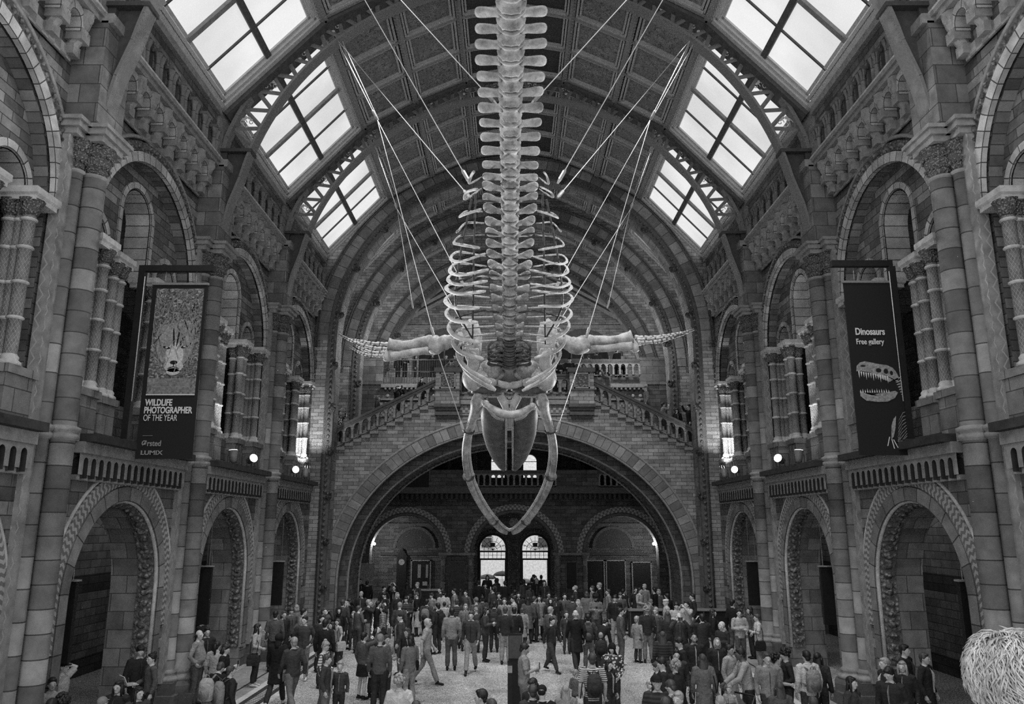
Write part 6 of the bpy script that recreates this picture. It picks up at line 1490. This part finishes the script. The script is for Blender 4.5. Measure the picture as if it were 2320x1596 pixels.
GP = [
 (981,800,46.0,12.45,1.74,'photo','F',1,1,('short','k'),'gallery visitor photographing behind the iron railing'),
 (903,806,45.2,12.45,1.62,'stand','F',1,1,('short','k'),'leftmost visitor at the iron gallery railing'),
 (918,803,45.0,12.45,1.70,'crossed','FR',0,1,('short','k'),'visitor with folded arms at the iron gallery railing'),
 (941,804,45.0,12.45,1.68,'stand','R',1,1,('bob','k'),'visitor in profile at the iron gallery railing'),
 (1012,804,46.0,12.45,1.68,'stand','F',1,1,('bob','k'),'dark visitor on the gallery left of the striped one'),
 (1031,803,45.2,12.45,1.70,'lookdown','F','wide_stripe',1,('short','k'),'visitor in a boldly striped top leaning on the gallery rail'),
 (1022,815,36.0,10.35,1.74,'photo','F',5,2,('short','f'),'fair visitor photographing from the bridge landing'),
 (1046,821,36.2,10.35,1.66,'stand','B',6,2,('bob','f'),'visitor in white at the landing beside the ribs'),
 (1263,814,36.0,10.35,1.72,'crossed','F',1,1,('long','k'),'laughing long-haired visitor at the landing rail'),
 (1290,810,36.0,10.35,1.78,'crossed','F',1,1,('cap',1),'visitor in a dark cap with folded arms at the landing rail'),
 (1334,804,45.5,12.45,1.66,'stand','B',6,1,('short','n'),'visitor in a white top on the right gallery'),
 (1352,795,45.5,12.45,1.82,'stand','B',1,1,('short','k'),'dark tall back on the right gallery'),
 (1397,790,45.6,12.45,1.84,'stand','BR',0,1,('short','k'),'visitor in black on the right gallery, beside the pale jacket'),
 (1408,797,45.3,12.45,1.68,'photo','B',5,1,('bob','n'),'visitor in a pale jacket holding up a camera, right gallery'),
 (1377,843,37.0,9.9,1.74,'photoup','L',4,2,('short','k'),'stair climber photographing upward at the top of the right flight'),
 (1463,874,37.0,8.95,1.76,'hold','L',5,3,('cap',4),'stair climber in a cap and pale jacket on the right flight'),
 (1502,912,37.0,8.1,1.70,'photo','R',5,2,('short','k'),'dark-haired stair climber taking a photo, right flight'),
 (1533,925,37.0,7.7,1.66,'lookdown','F',1,1,('wavy','k'),'stair climber with hanging dark hair, right flight'),
 (1561,914,36.8,7.4,1.78,'handup','L',0,1,('short','k'),'stair climber with an arm raised at the foot of the right flight'),
 (901,874,37.0,8.9,1.72,'photo','FR',0,1,('long','k'),'dark-haired stair climber with a white phone, left flight'),
 (956,857,37.0,9.5,1.68,'stand','FR',1,1,('bob','k'),'stair climber peeping over the top of the left flight'),
 (856,897,37.0,8.3,1.70,'stand','R',2,1,('long','n'),'long-haired stair climber halfway up the left flight'),
 (770,932,37.0,7.1,1.74,'photoup','FR','floral',1,('short','f'),'stair climber in a patterned top at the foot of the left flight'),
]
CAR = {}
for row in PP:
    opt = row[9] if len(row) > 9 else {}
    CAR[row[8]] = (person(*row[:9], **opt), row[3])
for px, py, Y, z0, h, pose, face, top, bot, hair, lab in GP:
    v = 798.0 - py; yd = FPX * math.cos(PITCH) - v * math.sin(PITCH); zd = FPX * math.sin(PITCH) + v * math.cos(PITCH)
    gal = Y > 43
    for _ in range(6):
        X = abs(un(px, py, Y).x); fl = 12.5 if gal else 10.4 if X < 3.6 else 10.4 - (int((X - 3.6) / 0.36) + 1) * 0.177
        Y = max(42.98 if gal else 35.75, min(50 if gal else 37.8, (fl + h - CAM.z) / (zd / yd)))
    CAR[lab] = (person(px, py, h, pose, face, top, bot, hair, lab, Y=Y, z0=fl), pose)
# people in the daylight of the two entrance doors
door = [(1085,1315),(1104,1303),(1125,1310),(1144,1316),(1100,1322),(1117,1330),(1166,1336),(1175,1341),(1185,1313),(1205,1309),(1216,1310),(1209,1302),(1226,1303),(1233,1315),(1200,1325),(1160,1345),(1131,1342)]
dl = ['leftmost silhouette in the left doorway', 'tall silhouette under the pale umbrella in the left doorway', 'silhouette in the middle of the left doorway', 'silhouette at the right edge of the left doorway', 'low silhouette behind the first ones in the left doorway', 'hooded silhouette entering the left doorway',
      'dark head just left of the central door pier foot', 'dark head just right of the central door pier foot', 'leftmost silhouette in the right doorway', 'long-haired silhouette in the right doorway', 'fair long-haired silhouette in the right doorway', 'tallest silhouette in the right doorway', 'silhouette with a broad head in the right doorway', 'rightmost silhouette in the right doorway', 'small silhouette low in the right doorway', 'dark back below the central door pier', 'dark back below the left doorway']
hs = ['short', 'long', 'hood', 'short', 'bob', 'pony']
for i, ((px, py), lab) in enumerate(zip(door, dl)):
    person(px, py, 1.76 if i not in (4, 14) else 1.6, ('stand', 'walk', 'stand2')[i % 3], ('B', 'F', 'BL')[i % 3], i % 3, 1, (hs[i % 6], 'f' if 'fair' in lab else 'k'), 'person, ' + lab)
def who(s):
    for k, v in CAR.items():
        if s in k: return v
    raise KeyError(s)
# things they carry
for s, lab, a, b in (('fine striped tee', 'large dark rucksack on the striped tee', 'cloth_2', 'cloth_1'), ('white jumper with a pale', 'pale rucksack on the white jumper', 'cloth_5', 'cloth_4'), ('with a pale rucksack at', 'pale rucksack on the bending person, lower left', 'cloth_6', 'cloth_5'), ('with a grey rucksack', 'grey rucksack on the short-haired youngster', 'cloth_5', 'cloth_3'),
                     ('rucksack wearer in the left', 'grey-panelled rucksack in the left centre crowd', 'cloth_4', 'cloth_1'), ('large black rucksack', 'large black rucksack in the left centre crowd', 'cloth_0', 'cloth_1'), ('patterned rucksack', 'dark patterned rucksack right of the long black coat', 'cloth_2', 'cloth_3'), ('shiny black rucksack', 'shiny black rucksack on the small child', 'cloth_1', 'cloth_0'),
                     ('before the left entrance door', 'dark rucksack before the left entrance door', 'cloth_1', 'cloth_2')): backpack(who(s)[0], lab, a, b)
for s, lab, k in (('grey polo', 'phone held by the person in the grey polo shirt', 'phone'), ('studying a phone, centre', 'phone of the person in the long dark coat', 'phone'), ('quilted jacket looking', 'phone of the person in the quilted jacket, left centre', 'phone'), ('turban', 'phone in the hands of the turbaned person', 'phone'), ('white headscarf', 'phone held by the person in the white headscarf', 'phone'),
                  ('black top holding a phone', 'phone of the dark-haired person in the black top', 'phone'), ('grey-haired person in glasses photographing', 'camera of the grey-haired photographer in the left crowd', 'camera'), ('right of the grey-haired photographer', 'camera of the dark figure in the left crowd', 'camera'), ('both arms raised', 'camera raised before the clock', 'camera'),
                  ('beside the carved left jamb', 'camera of the person with glasses at the left jamb', 'camera'), ('photographing by the right jamb', 'camera of the black padded jacket by the right jamb', 'camera'), ('grey bearded person', 'camera of the grey bearded photographer', 'camera'), ('behind the iron railing', 'camera of the photographer behind the iron railing', 'camera'),
                  ('from the bridge landing', 'camera of the photographer on the bridge landing', 'camera'), ('with a white phone', 'phone of the dark-haired stair climber on the left', 'phone'), ('taking a photo, right flight', 'phone of the stair climber on the right flight', 'phone'), ('top of the right flight', 'camera of the stair climber at the top right', 'camera')):
    r, ps = who(s); gadget(r, ps, lab, k)
for s, sd, lab, m in (('pale waistcoat', 1, 'dark shoulder bag behind the pale waistcoat', 'cloth_0'), ('carrying a holdall', -1, 'dark holdall of the person in the peaked cap', 'cloth_1'), ('printed white tee', 1, 'pale paper bag hanging by the girl in the white tee', 'cloth_6'), ('grey cardigan', 1, 'black shoulder bag at the grey cardigan', 'cloth_0'), ('sequinned', -1, 'glittering sequinned shoulder bag', 'carved_fine'),
                      ('bright white tee', 1, 'black shoulder bag of the bright white tee', 'cloth_0'), ('fine striped tee', 1, 'white paper carrier hanging beside the striped tee', 'cloth_7'), ('long black hooded coat', -1, 'grey shoulder bag on the long black hooded coat', 'cloth_4'), ('hand at mouth', -1, 'dark shoulder bag of the white top by the left wall', 'cloth_1')):
    bag(who(s)[0], sd, lab, m)
# laptop, maps
r = who('holding the open laptop')[0]; t = local(r, (-.16, -.36, 1.10), 'laptop', 'silver laptop held open by the pair at the lower left', 'laptop')
w = MB(); w.obox((0, 0, .0), (.17, 0, 0), (0, .12, 0), (0, 0, .008)); kmesh(w, 'keyboard_base', 'cloth_6', t, False)
w = MB(); w.obox((0, -.15, .09), (.17, 0, 0), (0, -.045, .10), (0, .006, .003)); kmesh(w, 'screen_lid', 'cloth_7', t, False)
w = MB(); w.obox((0, -.158, .09), (.014, 0, 0), (0, -.006, .014), (0, .004, .002)); kmesh(w, 'lid_emblem', 'cloth_1', t, False)
for s, lab, p in (('open map', 'unfolded white map of the curly dark-haired person', (0, -.38, 1.15)), ('folded map', 'folded map in the hand of the long black coat', (-.26, -.2, .86)), ('reading a leaflet', 'white leaflet in the left crowd', (0, -.3, 1.12))):
    t = local(who(s)[0], p, 'paper_map' if 'map' in lab else 'leaflet', lab, 'map' if 'map' in lab else 'leaflet'); w = MB()
    n = .2 if 'unfolded' in lab else .09
    for k in range(4): w.obox((-n + n / 2 * k + n / 4, 0, 0), (n / 4, .012 * (-1) ** k, 0), (0, -.05, n * .55), (0, .002, 0))
    kmesh(w, 'sheet', 'cloth_8', t, False)
# umbrellas outside the doors
for px, py, lab, m in ((1104, 1302, 'pale open umbrella outside the left door', 'cloth_5'), (1138, 1295, 'grey open umbrella with a white mark outside the left door', 'cloth_4'), (1188, 1312, 'pale open umbrella outside the right door', 'cloth_6')):
    c = un(px, py, 54.0); t = empty('umbrella', c, lab, 'umbrella'); w = MB()
    w.lathe((0, 0, 0), [(.62, -.28), (.55, -.17), (.38, -.06), (.15, 0), (.01, .02)], 8); kmesh(w, 'canopy', m, t)
    w = MB(); w.tube([(0, 0, .08), (0, 0, -.95)], .012, 6); w.tube([(0, 0, -.95), (.03, 0, -1.0), (.06, 0, -.95)], .014, 6); kmesh(w, 'shaft', 'iron_dark', t)
# pushchair with a small child
c = un(1655, 1556, 16.6); c.z = 0; t = empty('pushchair', c, 'dark pushchair with a raised hood, bottom right', 'pushchair', rz=-.9)
for q in (-1, 1):
    w = MB(); w.tube([(q * .24, .45, 1.05), (q * .24, .2, .7), (q * .24, -.15, .38), (q * .24, -.42, .14)], .016, 6); w.tube([(q * .24, .2, .7), (q * .25, .32, .14)], .014, 6); kmesh(w, 'frame_tube', 'iron_dark', t)
for x in (-.24, .24):
    for y in (-.44, .32):
        w = MB(); w.tube([(x - .02, y, .12), (x + .02, y, .12)], .12, 14); kmesh(w, 'wheel', 'wood_black', t)
w = MB(); w.tube([(-.24, .45, 1.05), (.24, .45, 1.05)], .018, 6); kmesh(w, 'handle', 'wood_black', t)
w = MB(); w.grid([[V(x, y, z) for x in (-.22, -.1, .1, .22)] for y, z in ((.18, .95), (.12, .6), (.02, .42), (-.2, .40), (-.38, .28))], None); w.grid([[V(x, y + .02, z - .03) for x in (-.22, -.1, .1, .22)] for y, z in ((.18, .95), (.12, .6), (.02, .42), (-.2, .40), (-.38, .28))], None); kmesh(w, 'seat', 'cloth_2', t)
w = MB(); w.grid([[V(.25 * math.cos(PI * j / 10), .16 - .32 * math.sin(PI * a / 12) * (0.2 + .8 * math.sin(PI * j / 10)) , .78 + .28 * math.sin(PI * j / 10) * math.cos(PI * a / 16)) for j in range(11)] for a in range(0, 7)], None); kmesh(w, 'hood', 'cloth_3', t)
w = MB(); w.ball((0, -.1, .52), .2, 12, 8, sc=(1, 1.3, .6)); kmesh(w, 'blanket', 'floral', t)
b_ = person(1652, 1556, 0.95, 'stand', 'FL', 6, 5, ('short', 'f'), 'small fair child sitting in the pushchair', Y=16.55, z0=un(1652, 1556, 16.55).z - 0.95)
b_ = person(1304, 1521, 1.0, 'lookdown', 'BR', 4, 2, ('short', 'f'), 'toddler carried on the arm of the striped tee', Y=18.3, z0=un(1304, 1521, 18.3).z - 1.0)
# the white-haired visitor close to the camera, and the flight of steps underfoot
st = empty('entrance_steps', (0, 2, 0), 'stone steps the photographer and the white-haired visitor stand on', 'steps'); w = MB()
for k in range(16): w.box(-3.2, 3.2, -0.6 + k * 0.42, 6.2, 2.56 - (k + 1) * 0.16, 2.56 - k * 0.16 + 0.0 if k else 2.56)
part(w, 'tread_block', 'ashlar', st)
c = un(2284, 1540, 1.98); r = person(2284, 1433, 1.74, 'stand', 'BR', 2, 1, ('crop', 'w'), 'white-haired visitor close to us at the bottom right corner', Y=1.98, z0=un(2284, 1433, 1.98).z - 1.74)
hc, R = headpos(POSE['stand'], False); w = MB(); rr = random.Random(11)
for k in range(3000):
    a = rr.uniform(0, 2 * PI); cb = rr.uniform(-0.55, 1.0); sb = math.sqrt(1 - cb * cb); n = V(sb * math.cos(a), sb * math.sin(a), cb)
    if n.y < -.35 and n.z < .45: continue
    p = V(n.x * .083, .024 + n.y * .098, .04 + n.z * .094)
    q_ = .35 * math.sin(n.x * 5 + n.z * 4) + rr.uniform(-.16, .16); fl = V(-n.y * .3 + n.x * .5 + q_, n.y * .5 + n.x * .2 + q_ * .7 + .2, -.8); fl = (fl - n * fl.dot(n)).normalized()
    L_ = rr.uniform(.03, .06); cu = rr.uniform(.004, .013); sw = rr.uniform(-1, 1); sd_ = n.cross(fl)
    w.tube([p, p + n * cu + fl * L_ * .35, p + n * (cu * 1.2) + fl * L_ * .7 + sd_ * .012 * sw, p + n * (cu * .7) + fl * L_ + sd_ * .022 * sw], [.0020, .0030, .0024, .0004], 3)
o = w.build('hair_lock', ['hair_white'], None, True); o.parent = r; o.location = hc; o['kind'] = 'stuff'
# ================================================================ BANNERS, DESK, ODDMENTS
import mathutils
def text_mesh(body, size, loc, mat, parent, name, bold=0.0, w=None, shear=0):
    cu = bpy.data.curves.new(name, 'FONT'); cu.body = body; cu.size = size; cu.extrude = 0.004; cu.offset = bold; cu.shear = shear
    o = bpy.data.objects.new(name, cu); COL.objects.link(o)
    bpy.context.view_layer.update(); dg = bpy.context.evaluated_depsgraph_get(); me = bpy.data.meshes.new_from_object(o.evaluated_get(dg))
    bpy.data.objects.remove(o)
    xs = [v.co.x for v in me.vertices]; x0, x1 = min(xs), max(xs); k = (w / (x1 - x0)) if w else 1.0
    for v in me.vertices: v.co = Vector(((v.co.x - x0) * k, v.co.z * -1, v.co.y))
    me.materials.clear(); me.materials.append(M[mat]); o = bpy.data.objects.new(name, me); COL.objects.link(o); o.parent = parent; o.location = loc; return o
newmat('banner_black', 0.8, 0.010); newmat('ink_white', 0.8, 0.52); newmat('ink_grey', 0.8, 0.20)
def lion_mat():
    m, nt, b = newmat('photo_print', 0.8); uv = uvn(nt); n = node(nt, 'ShaderNodeTexNoise', Scale=9.0, Detail=6.0, Distortion=2.0); nt.links.new(uv, n.inputs[0])
    nt.links.new(ramp(nt, n.outputs[0], [(0.35, 0.02), (0.55, 0.14), (0.7, 0.42)]), b.inputs['Base Color'])
lion_mat(); plain('fur_print', 0.22, 0.8, 0.5, 22, 0.0); plain('fur_light', 0.42, 0.8, 0.35, 26, 0.0); plain('water_print', 0.16, 0.8, 0.8, 18, 0.0)
def banner(s, X0, X1, Y, z0, z1, lab):
    t = empty('hanging_banner', ((X0 + X1) / 2, Y, z0), lab, 'banner'); w = MB(); w.box(X0 - t.location.x, X1 - t.location.x, -.012, .012, 0, z1 - z0); kmesh(w, 'banner_cloth', 'banner_black', t, False)
    w = MB(); w.box(X0 - .03 - t.location.x, X1 + .03 - t.location.x, -.03, .03, z1 - z0, z1 - z0 + .05); kmesh(w, 'top_batten', 'iron', t, False)
    for q in (-.35, .35):
        w = MB(); w.tube([(q, 0, z1 - z0 + .04), (q, 0, z1 - z0 + .36)], .008, 4); kmesh(w, 'hanger', 'steel', t)
    return t
def bracket(s, Y, zt, xo, lab):
    t = empty('banner_bracket', (s * 8.6, Y, 6.16), lab, 'bracket'); w = MB(); w.box(-.07, .07, -.07, .07, 0, zt - 6.16); kmesh(w, 'post', 'wood_black', t, False)
    w = MB(); x1 = s * xo - s * 8.6; w.box(min(0, x1) - .07, max(0, x1) + .02, -.07, .07, zt - 6.16, zt - 6.16 + .14); kmesh(w, 'arm', 'wood_black', t, False)
    w = MB(); w.box(-.2, .2, -.2, .2, -.0, .06); kmesh(w, 'foot', 'ledge', t, False)
    w = MB(); w.tube([(-s * .1, -.09, .9), (-s * .1, -.09, zt - 6.3)], .012, 5); kmesh(w, 'guide_rod', 'white_frame', t)
# left: the lion
XL0, XL1, YL = -8.32, -7.08, 17.0
t = banner(-1, XL0, XL1, YL, 5.8, 9.75, 'tall black banner with a lion in long grass, hanging on the left')
bracket(-1, YL + .03, 10.08, 6.98, 'black post and arm carrying the lion banner')
F = -.016; H = 3.95; cx = 0
w = MB(); w.box(-.52, .56, F - .003, F, 1.42, 3.86); kmesh(w, 'photo_panel', 'photo_print', t, False)
w = MB(); w.box(-.50, .56, F - .006, F - .003, 1.42, 1.78)
for k in range(16): w.box(-.5 + .05 * (k % 5), .2 + .07 * (k % 6), F - .008, F - .004, 1.44 + k * .021, 1.448 + k * .021, 1)
kmesh(w, 'water_print', ['water_print', 'ink_grey'], t, False)
w = MB(); w.box(-.52, .56, F - .009, F - .003, 1.40, 1.425); kmesh(w, 'white_rule', 'ink_white', t, False)
def disc(mb, x, z, rx, rz, dy, mi=0, n=20, rot=0):
    mb.poly([(x + rx * math.cos(a) * math.cos(rot) - rz * math.sin(a) * math.sin(rot), dy, z + rx * math.cos(a) * math.sin(rot) + rz * math.sin(a) * math.cos(rot)) for a in [2 * PI * j / n for j in range(n)]], None, mi)
w = MB()      # head: ears, brow, muzzle, chin, eyes, nose
d = F - .009
disc(w, .02, 2.55, .42, .52, d, 0); disc(w, -.22, 2.78, .2, .24, d - .001, 1); disc(w, .28, 2.85, .2, .26, d - .001, 1); disc(w, .03, 2.30, .20, .30, d - .002, 2); disc(w, .03, 2.06, .22, .14, d - .003, 2); disc(w, .03, 1.93, .15, .08, d - .003, 2)
disc(w, -.16, 2.48, .085, .03, d - .005, 3, rot=-.25); disc(w, .24, 2.50, .085, .03, d - .005, 3, rot=.25); disc(w, -.16, 2.485, .03, .02, d - .006, 2); disc(w, .24, 2.505, .03, .02, d - .006, 2)
disc(w, .03, 2.14, .085, .045, d - .005, 3); w.poly([(.02, d - .005, 2.12), (.04, d - .005, 2.12), (.04, d - .005, 2.03), (.02, d - .005, 2.03)], None, 3); disc(w, -.04, 2.02, .07, .012, d - .005, 3, rot=.35); disc(w, .10, 2.02, .07, .012, d - .005, 3, rot=-.35)
disc(w, -.02, 2.72, .02, .22, d - .004, 4, rot=.1); disc(w, .08, 2.72, .02, .22, d - .004, 4, rot=-.1)
kmesh(w, 'lion_face', ['fur_print', 'fur_print', 'fur_light', 'banner_black', 'banner_black'], t, False)
w = MB(); rr = random.Random(4)
for k in range(75):
    x = rr.uniform(-.5, .5); z = rr.uniform(2.7, 3.5) if rr.random() < .7 else rr.uniform(1.85, 2.6); L_ = rr.uniform(.25, .7); a = rr.uniform(-.5, .5) + (PI / 2); b = rr.uniform(-.6, .6)
    P = [(x, z), (x + L_ * .5 * math.cos(a), z + L_ * .5 * math.sin(a)), (x + L_ * math.cos(a + b), z + L_ * math.sin(a + b))]
    P = [(max(-.5, min(.54, q[0])), min(3.84, q[1])) for q in P]; wd = rr.uniform(.006, .014)
    w.poly([(P[0][0] - wd, d - .01, P[0][1]), (P[0][0] + wd, d - .01, P[0][1]), (P[1][0] + wd, d - .01, P[1][1]), (P[2][0], d - .01, P[2][1]), (P[1][0] - wd, d - .01, P[1][1])])
for q in (-1, 1):
    for k in range(6): w.poly([(.03 + q * .12, d - .01, 2.08 - k * .02), (.03 + q * .5, d - .01, 2.16 - k * .06), (.03 + q * .5, d - .01, 2.152 - k * .06)])
kmesh(w, 'grass_print', 'ink_grey', t, False)
for body, sz, z, wd, bo, mt in (('WILDLIFE', .20, 1.17, .60, .006, 'ink_white'), ('PHOTOGRAPHER', .20, 1.00, 1.06, .006, 'ink_white'), ('OF THE YEAR', .20, .83, .74, .0, 'ink_white'), ('Orsted', .17, .28, .42, .003, 'ink_grey'), ('LUMIX', .13, .09, .48, .003, 'ink_grey')):
    text_mesh(body.replace('Orsted', '\u00D8rsted'), sz, (-.52 if sz > .19 else -.50, F - .004, z), mt, t, 'lettering', bo, wd)
w = MB(); w.box(-.5, -.28, F - .006, F, .50, .508); kmesh(w, 'small_rule', 'ink_grey', t, False)
# right: the dinosaur
t = banner(1, 7.45, 8.68, YL, 5.88, 9.8, 'tall black banner with a dinosaur skeleton, hanging on the right')
bracket(1, YL + .03, 10.2, 7.3, 'black post and arm carrying the dinosaur banner')
for body, sz, z, wd, bo in (('Dinosaurs', .22, 2.70, .66, .006), ('Free gallery', .18, 2.48, .62, .003)): text_mesh(body, sz, (-.45, F - .004, z), 'ink_white' if sz > .2 else 'ink_white', t, 'lettering', bo, wd)
w = MB(); d = F - .006
sk = [(-.52, 1.86), (-.50, 1.98), (-.42, 2.06), (-.30, 2.09), (-.12, 2.05), (.02, 2.02), (.18, 2.0), (.30, 1.94), (.36, 1.86), (.42, 1.72), (.36, 1.62), (.30, 1.68), (.20, 1.62), (.10, 1.66), (-.02, 1.72), (-.14, 1.80), (-.26, 1.84), (-.38, 1.86)]
def fan(mb, P, dy, mi=0):
    c = (sum(p[0] for p in P) / len(P), sum(p[1] for p in P) / len(P))
    for i in range(len(P)):
        a, b = P[i], P[(i + 1) % len(P)]; mb.poly([(c[0], dy, c[1]), (a[0], dy, a[1]), (b[0], dy, b[1])], [(0, 0), (1, 0), (1, 1)], mi)
fan(w, sk, d)
for x, z, rx, rz in ((-.36, 1.98, .06, .02), (-.02, 1.88, .06, .05), (.14, 1.86, .05, .06), (.26, 1.82, .035, .05)): disc(w, x, z, rx, rz, d - .002, 1)
jw = [(-.48, 1.42), (-.48, 1.30), (-.36, 1.20), (-.10, 1.17), (.12, 1.18), (.28, 1.26), (.36, 1.38), (.30, 1.42), (.10, 1.38), (-.08, 1.36), (-.22, 1.32), (-.36, 1.36)]
fan(w, jw, d)
for k in range(13):
    x = -.48 + k * .052; w.poly([(x, d - .001, 1.86 - k * .009), (x + .035, d - .001, 1.86 - k * .009), (x + .02, d - .001, 1.86 - k * .009 - (.12 if k % 3 else .17))], [(0, 0)] * 3, 2)
    w.poly([(x, d - .001, 1.38), (x + .03, d - .001, 1.38), (x + .012, d - .001, 1.45 + .02 * (k % 2))], [(0, 0)] * 3, 2)
nk = [(.38, 1.68), (.44, 1.50), (.50, 1.32), (.54, 1.14), (.56, .98)]
for k in range(14):
    u = k / 13 * 4; i = min(int(u), 3); f_ = u - i; x = nk[i][0] + (nk[i + 1][0] - nk[i][0]) * f_; z = nk[i][1] + (nk[i + 1][1] - nk[i][1]) * f_
    disc(w, x - .02, z, .05, .018, d, 0, 10, .3); disc(w, x + .03, z + .02, .04, .01, d, 2, 8, .9)
for k in range(9):
    x0 = .58 - k * .015; z0 = .98 - k * .07
    P = [(x0, z0), (x0 - .16, z0 - .05 - .02 * k), (x0 - .27, z0 - .22 - .02 * k), (x0 - .28 + .02 * k, z0 - .42)]
    P = [(q[0], max(.28, q[1])) for q in P]
    for a, b in zip(P[:-1], P[1:]): w.poly([(a[0], d, a[1] - .008), (a[0], d, a[1] + .008), (b[0], d, b[1] + .008), (b[0], d, b[1] - .008)], None, 0)
fan(w, [(.20, .80), (.26, .86), (.22, .60), (.16, .40), (.10, .34), (.12, .50), (.14, .66)], d)
for a in ((.10, .36, .14, .14), (.06, .40, .0, .20), (.14, .34, .22, .16)): w.poly([(a[0], d, a[1]), (a[0] + .02, d, a[1]), (a[2] + .02, d, a[3]), (a[2], d, a[3])], None, 2)
kmesh(w, 'skeleton_print', ['fur_print', 'banner_black', 'ink_white'], t, False)
# information desk at the right under the bridge, posts, clock, kiosk
t = empty('information_desk', (6.6, 33.0, 0), 'long dark information desk with glass front on the right under the bridge arch', 'desk')
w = MB(); w.box(-2.0, 2.0, -.3, .3, 0, 1.02); kmesh(w, 'counter_body', 'wood_black', t, False)
w = MB(); w.box(-2.05, 2.05, -.36, .36, 1.02, 1.06); kmesh(w, 'counter_top', 'iron', t, False)
for k in range(5): w = MB(); w.box(-2 + k * .98, -1.95 + k * .98, -.33, -.3, 0, 1.02); kmesh(w, 'front_post', 'iron_dark', t, False)
c = un(1164, 1436, 19.6); t = empty('information_totem', (c.x, 19.6, 0), 'slim black information stand in the middle of the floor', 'stand')
w = MB(); w.box(-.13, .20, -.08, .08, 0, c.z); kmesh(w, 'dark_panel', 'wood_black', t, False)
w = MB(); w.box(-.12, .19, -.10, -.08, c.z - .55, c.z - .04); kmesh(w, 'glass_face', 'iron_dark', t, False)
c = un(1155, 1506, 17.2); t = empty('barrier_post', (c.x, 17.2, 0), 'short black post in front of the information stand', 'post')
w = MB(); w.box(-.045, .045, -.045, .045, 0, c.z); kmesh(w, 'post_body', 'wood_black', t, False); w = MB(); w.box(-.05, .05, -.055, -.045, c.z - .16, c.z - .02); kmesh(w, 'post_label', 'mould', t, False)
c = un(886, 1302, 45.5); t = empty('wall_clock', (c.x, 49.8, 2.0), 'tall dark case clock with a pale pointed dial at the back left', 'clock')
w = MB(); w.box(-.3, .3, -.1, .1, -1.9, .5); w.poly([(-.34, -.1, .5), (.34, -.1, .5), (0, -.1, 1.0)]); w.poly([(-.34, .1, .5), (.34, .1, .5), (0, .1, 1.0)]); w.box(-.34, .34, -.12, .1, .42, .5); kmesh(w, 'clock_case', 'wood_black', t, False)
w = MB(); w.lathe((0, 0, 0), [(0.19, 0), (0.19, .02)], 16); o = kmesh(w, 'clock_face', 'mould', t, False); o.rotation_euler = (PI / 2, 0, 0); o.location = (0, -.1, .15)
t = empty('display_board', (un(829, 1300, 45).x, 45.2, 0), 'pale round-cornered display board at the back left', 'board')
w = MB(); w.box(-.42, .42, 0, .04, 1.1, 2.3); kmesh(w, 'board_face', 'mould', t, False)
for q in (-.3, .3): w = MB(); w.box(q - .02, q + .02, 0, .04, 0, 1.1); kmesh(w, 'board_leg', 'iron_dark', t, False)
t = empty('counter_table', (un(970, 1330, 43).x, 43.0, 0), 'pale-topped counter at the back left of the entrance', 'counter')
w = MB(); w.box(-.8, .8, -.3, .3, 1.0, 1.06); kmesh(w, 'counter_top', 'white_frame', t, False); w = MB(); w.box(-.75, .75, -.25, .25, 0, 1.0); kmesh(w, 'counter_body', 'oak_dark', t, False)
w = MB(); w.box(1.0 - 1.02, 1.0 - .98, -.02, .02, 1.06, 1.3); kmesh(w, 'sign_stem', 'iron', t, False); w = MB(); w.box(-.3, -.05, -.02, .0, 1.25, 1.45); kmesh(w, 'small_sign', 'ink_white', t, False)

# small fittings belong to the part they are fixed to
NEST = {'zip_fastener': ('jacket', 'coat'), 'shirt_front': ('jacket', 'coat'), 'collar': ('jacket', 'coat'), 'lens': ('housing',), 'lettering': ('banner_cloth',), 'lid_emblem': ('screen_lid',), 'relief_frame': ('relief_panel',),
        'front_pocket': ('bag_body',), 'shoulder_strap': ('bag_body',), 'carry_loop': ('bag_body',), 'strap': ('bag_body',), 'phone_screen': ('phone_case',), 'camera_lens': ('camera_body',), 'rivet': ('foot_plate',), 'jaw_lit_edge': ('lower_jaw_bone',),
        'clock_face': ('clock_case',), 'guide_rod': ('post',), 'post_label': ('post_body',), 'glass_face': ('dark_panel',), 'small_rule': ('banner_cloth',), 'white_rule': ('banner_cloth',), 'lion_face': ('photo_panel',), 'grass_print': ('photo_panel',), 'water_print': ('photo_panel',), 'step_end': ('stair_flight',), 'top_edge': ('board',)}
bpy.context.view_layer.update()
base = lambda o: o.name.split('.')[0]
for root in [o for o in S.objects if o.parent is None and o.children]:
    ch = list(root.children)
    for c_ in ch:
        if base(c_) in NEST and not c_.children:
            cand = [p_ for p_ in ch if base(p_) in NEST[base(c_)]]
            if cand:
                cc_ = c_.matrix_world.copy(); ctr = lambda o: sum((o.matrix_world @ Vector(q) for q in o.bound_box), Vector()) / 8
                p_ = min(cand, key=lambda q: (ctr(q) - ctr(c_)).length)
                c_.parent = p_; c_.matrix_parent_inverse = p_.matrix_world.inverted(); c_.matrix_basis = cc_
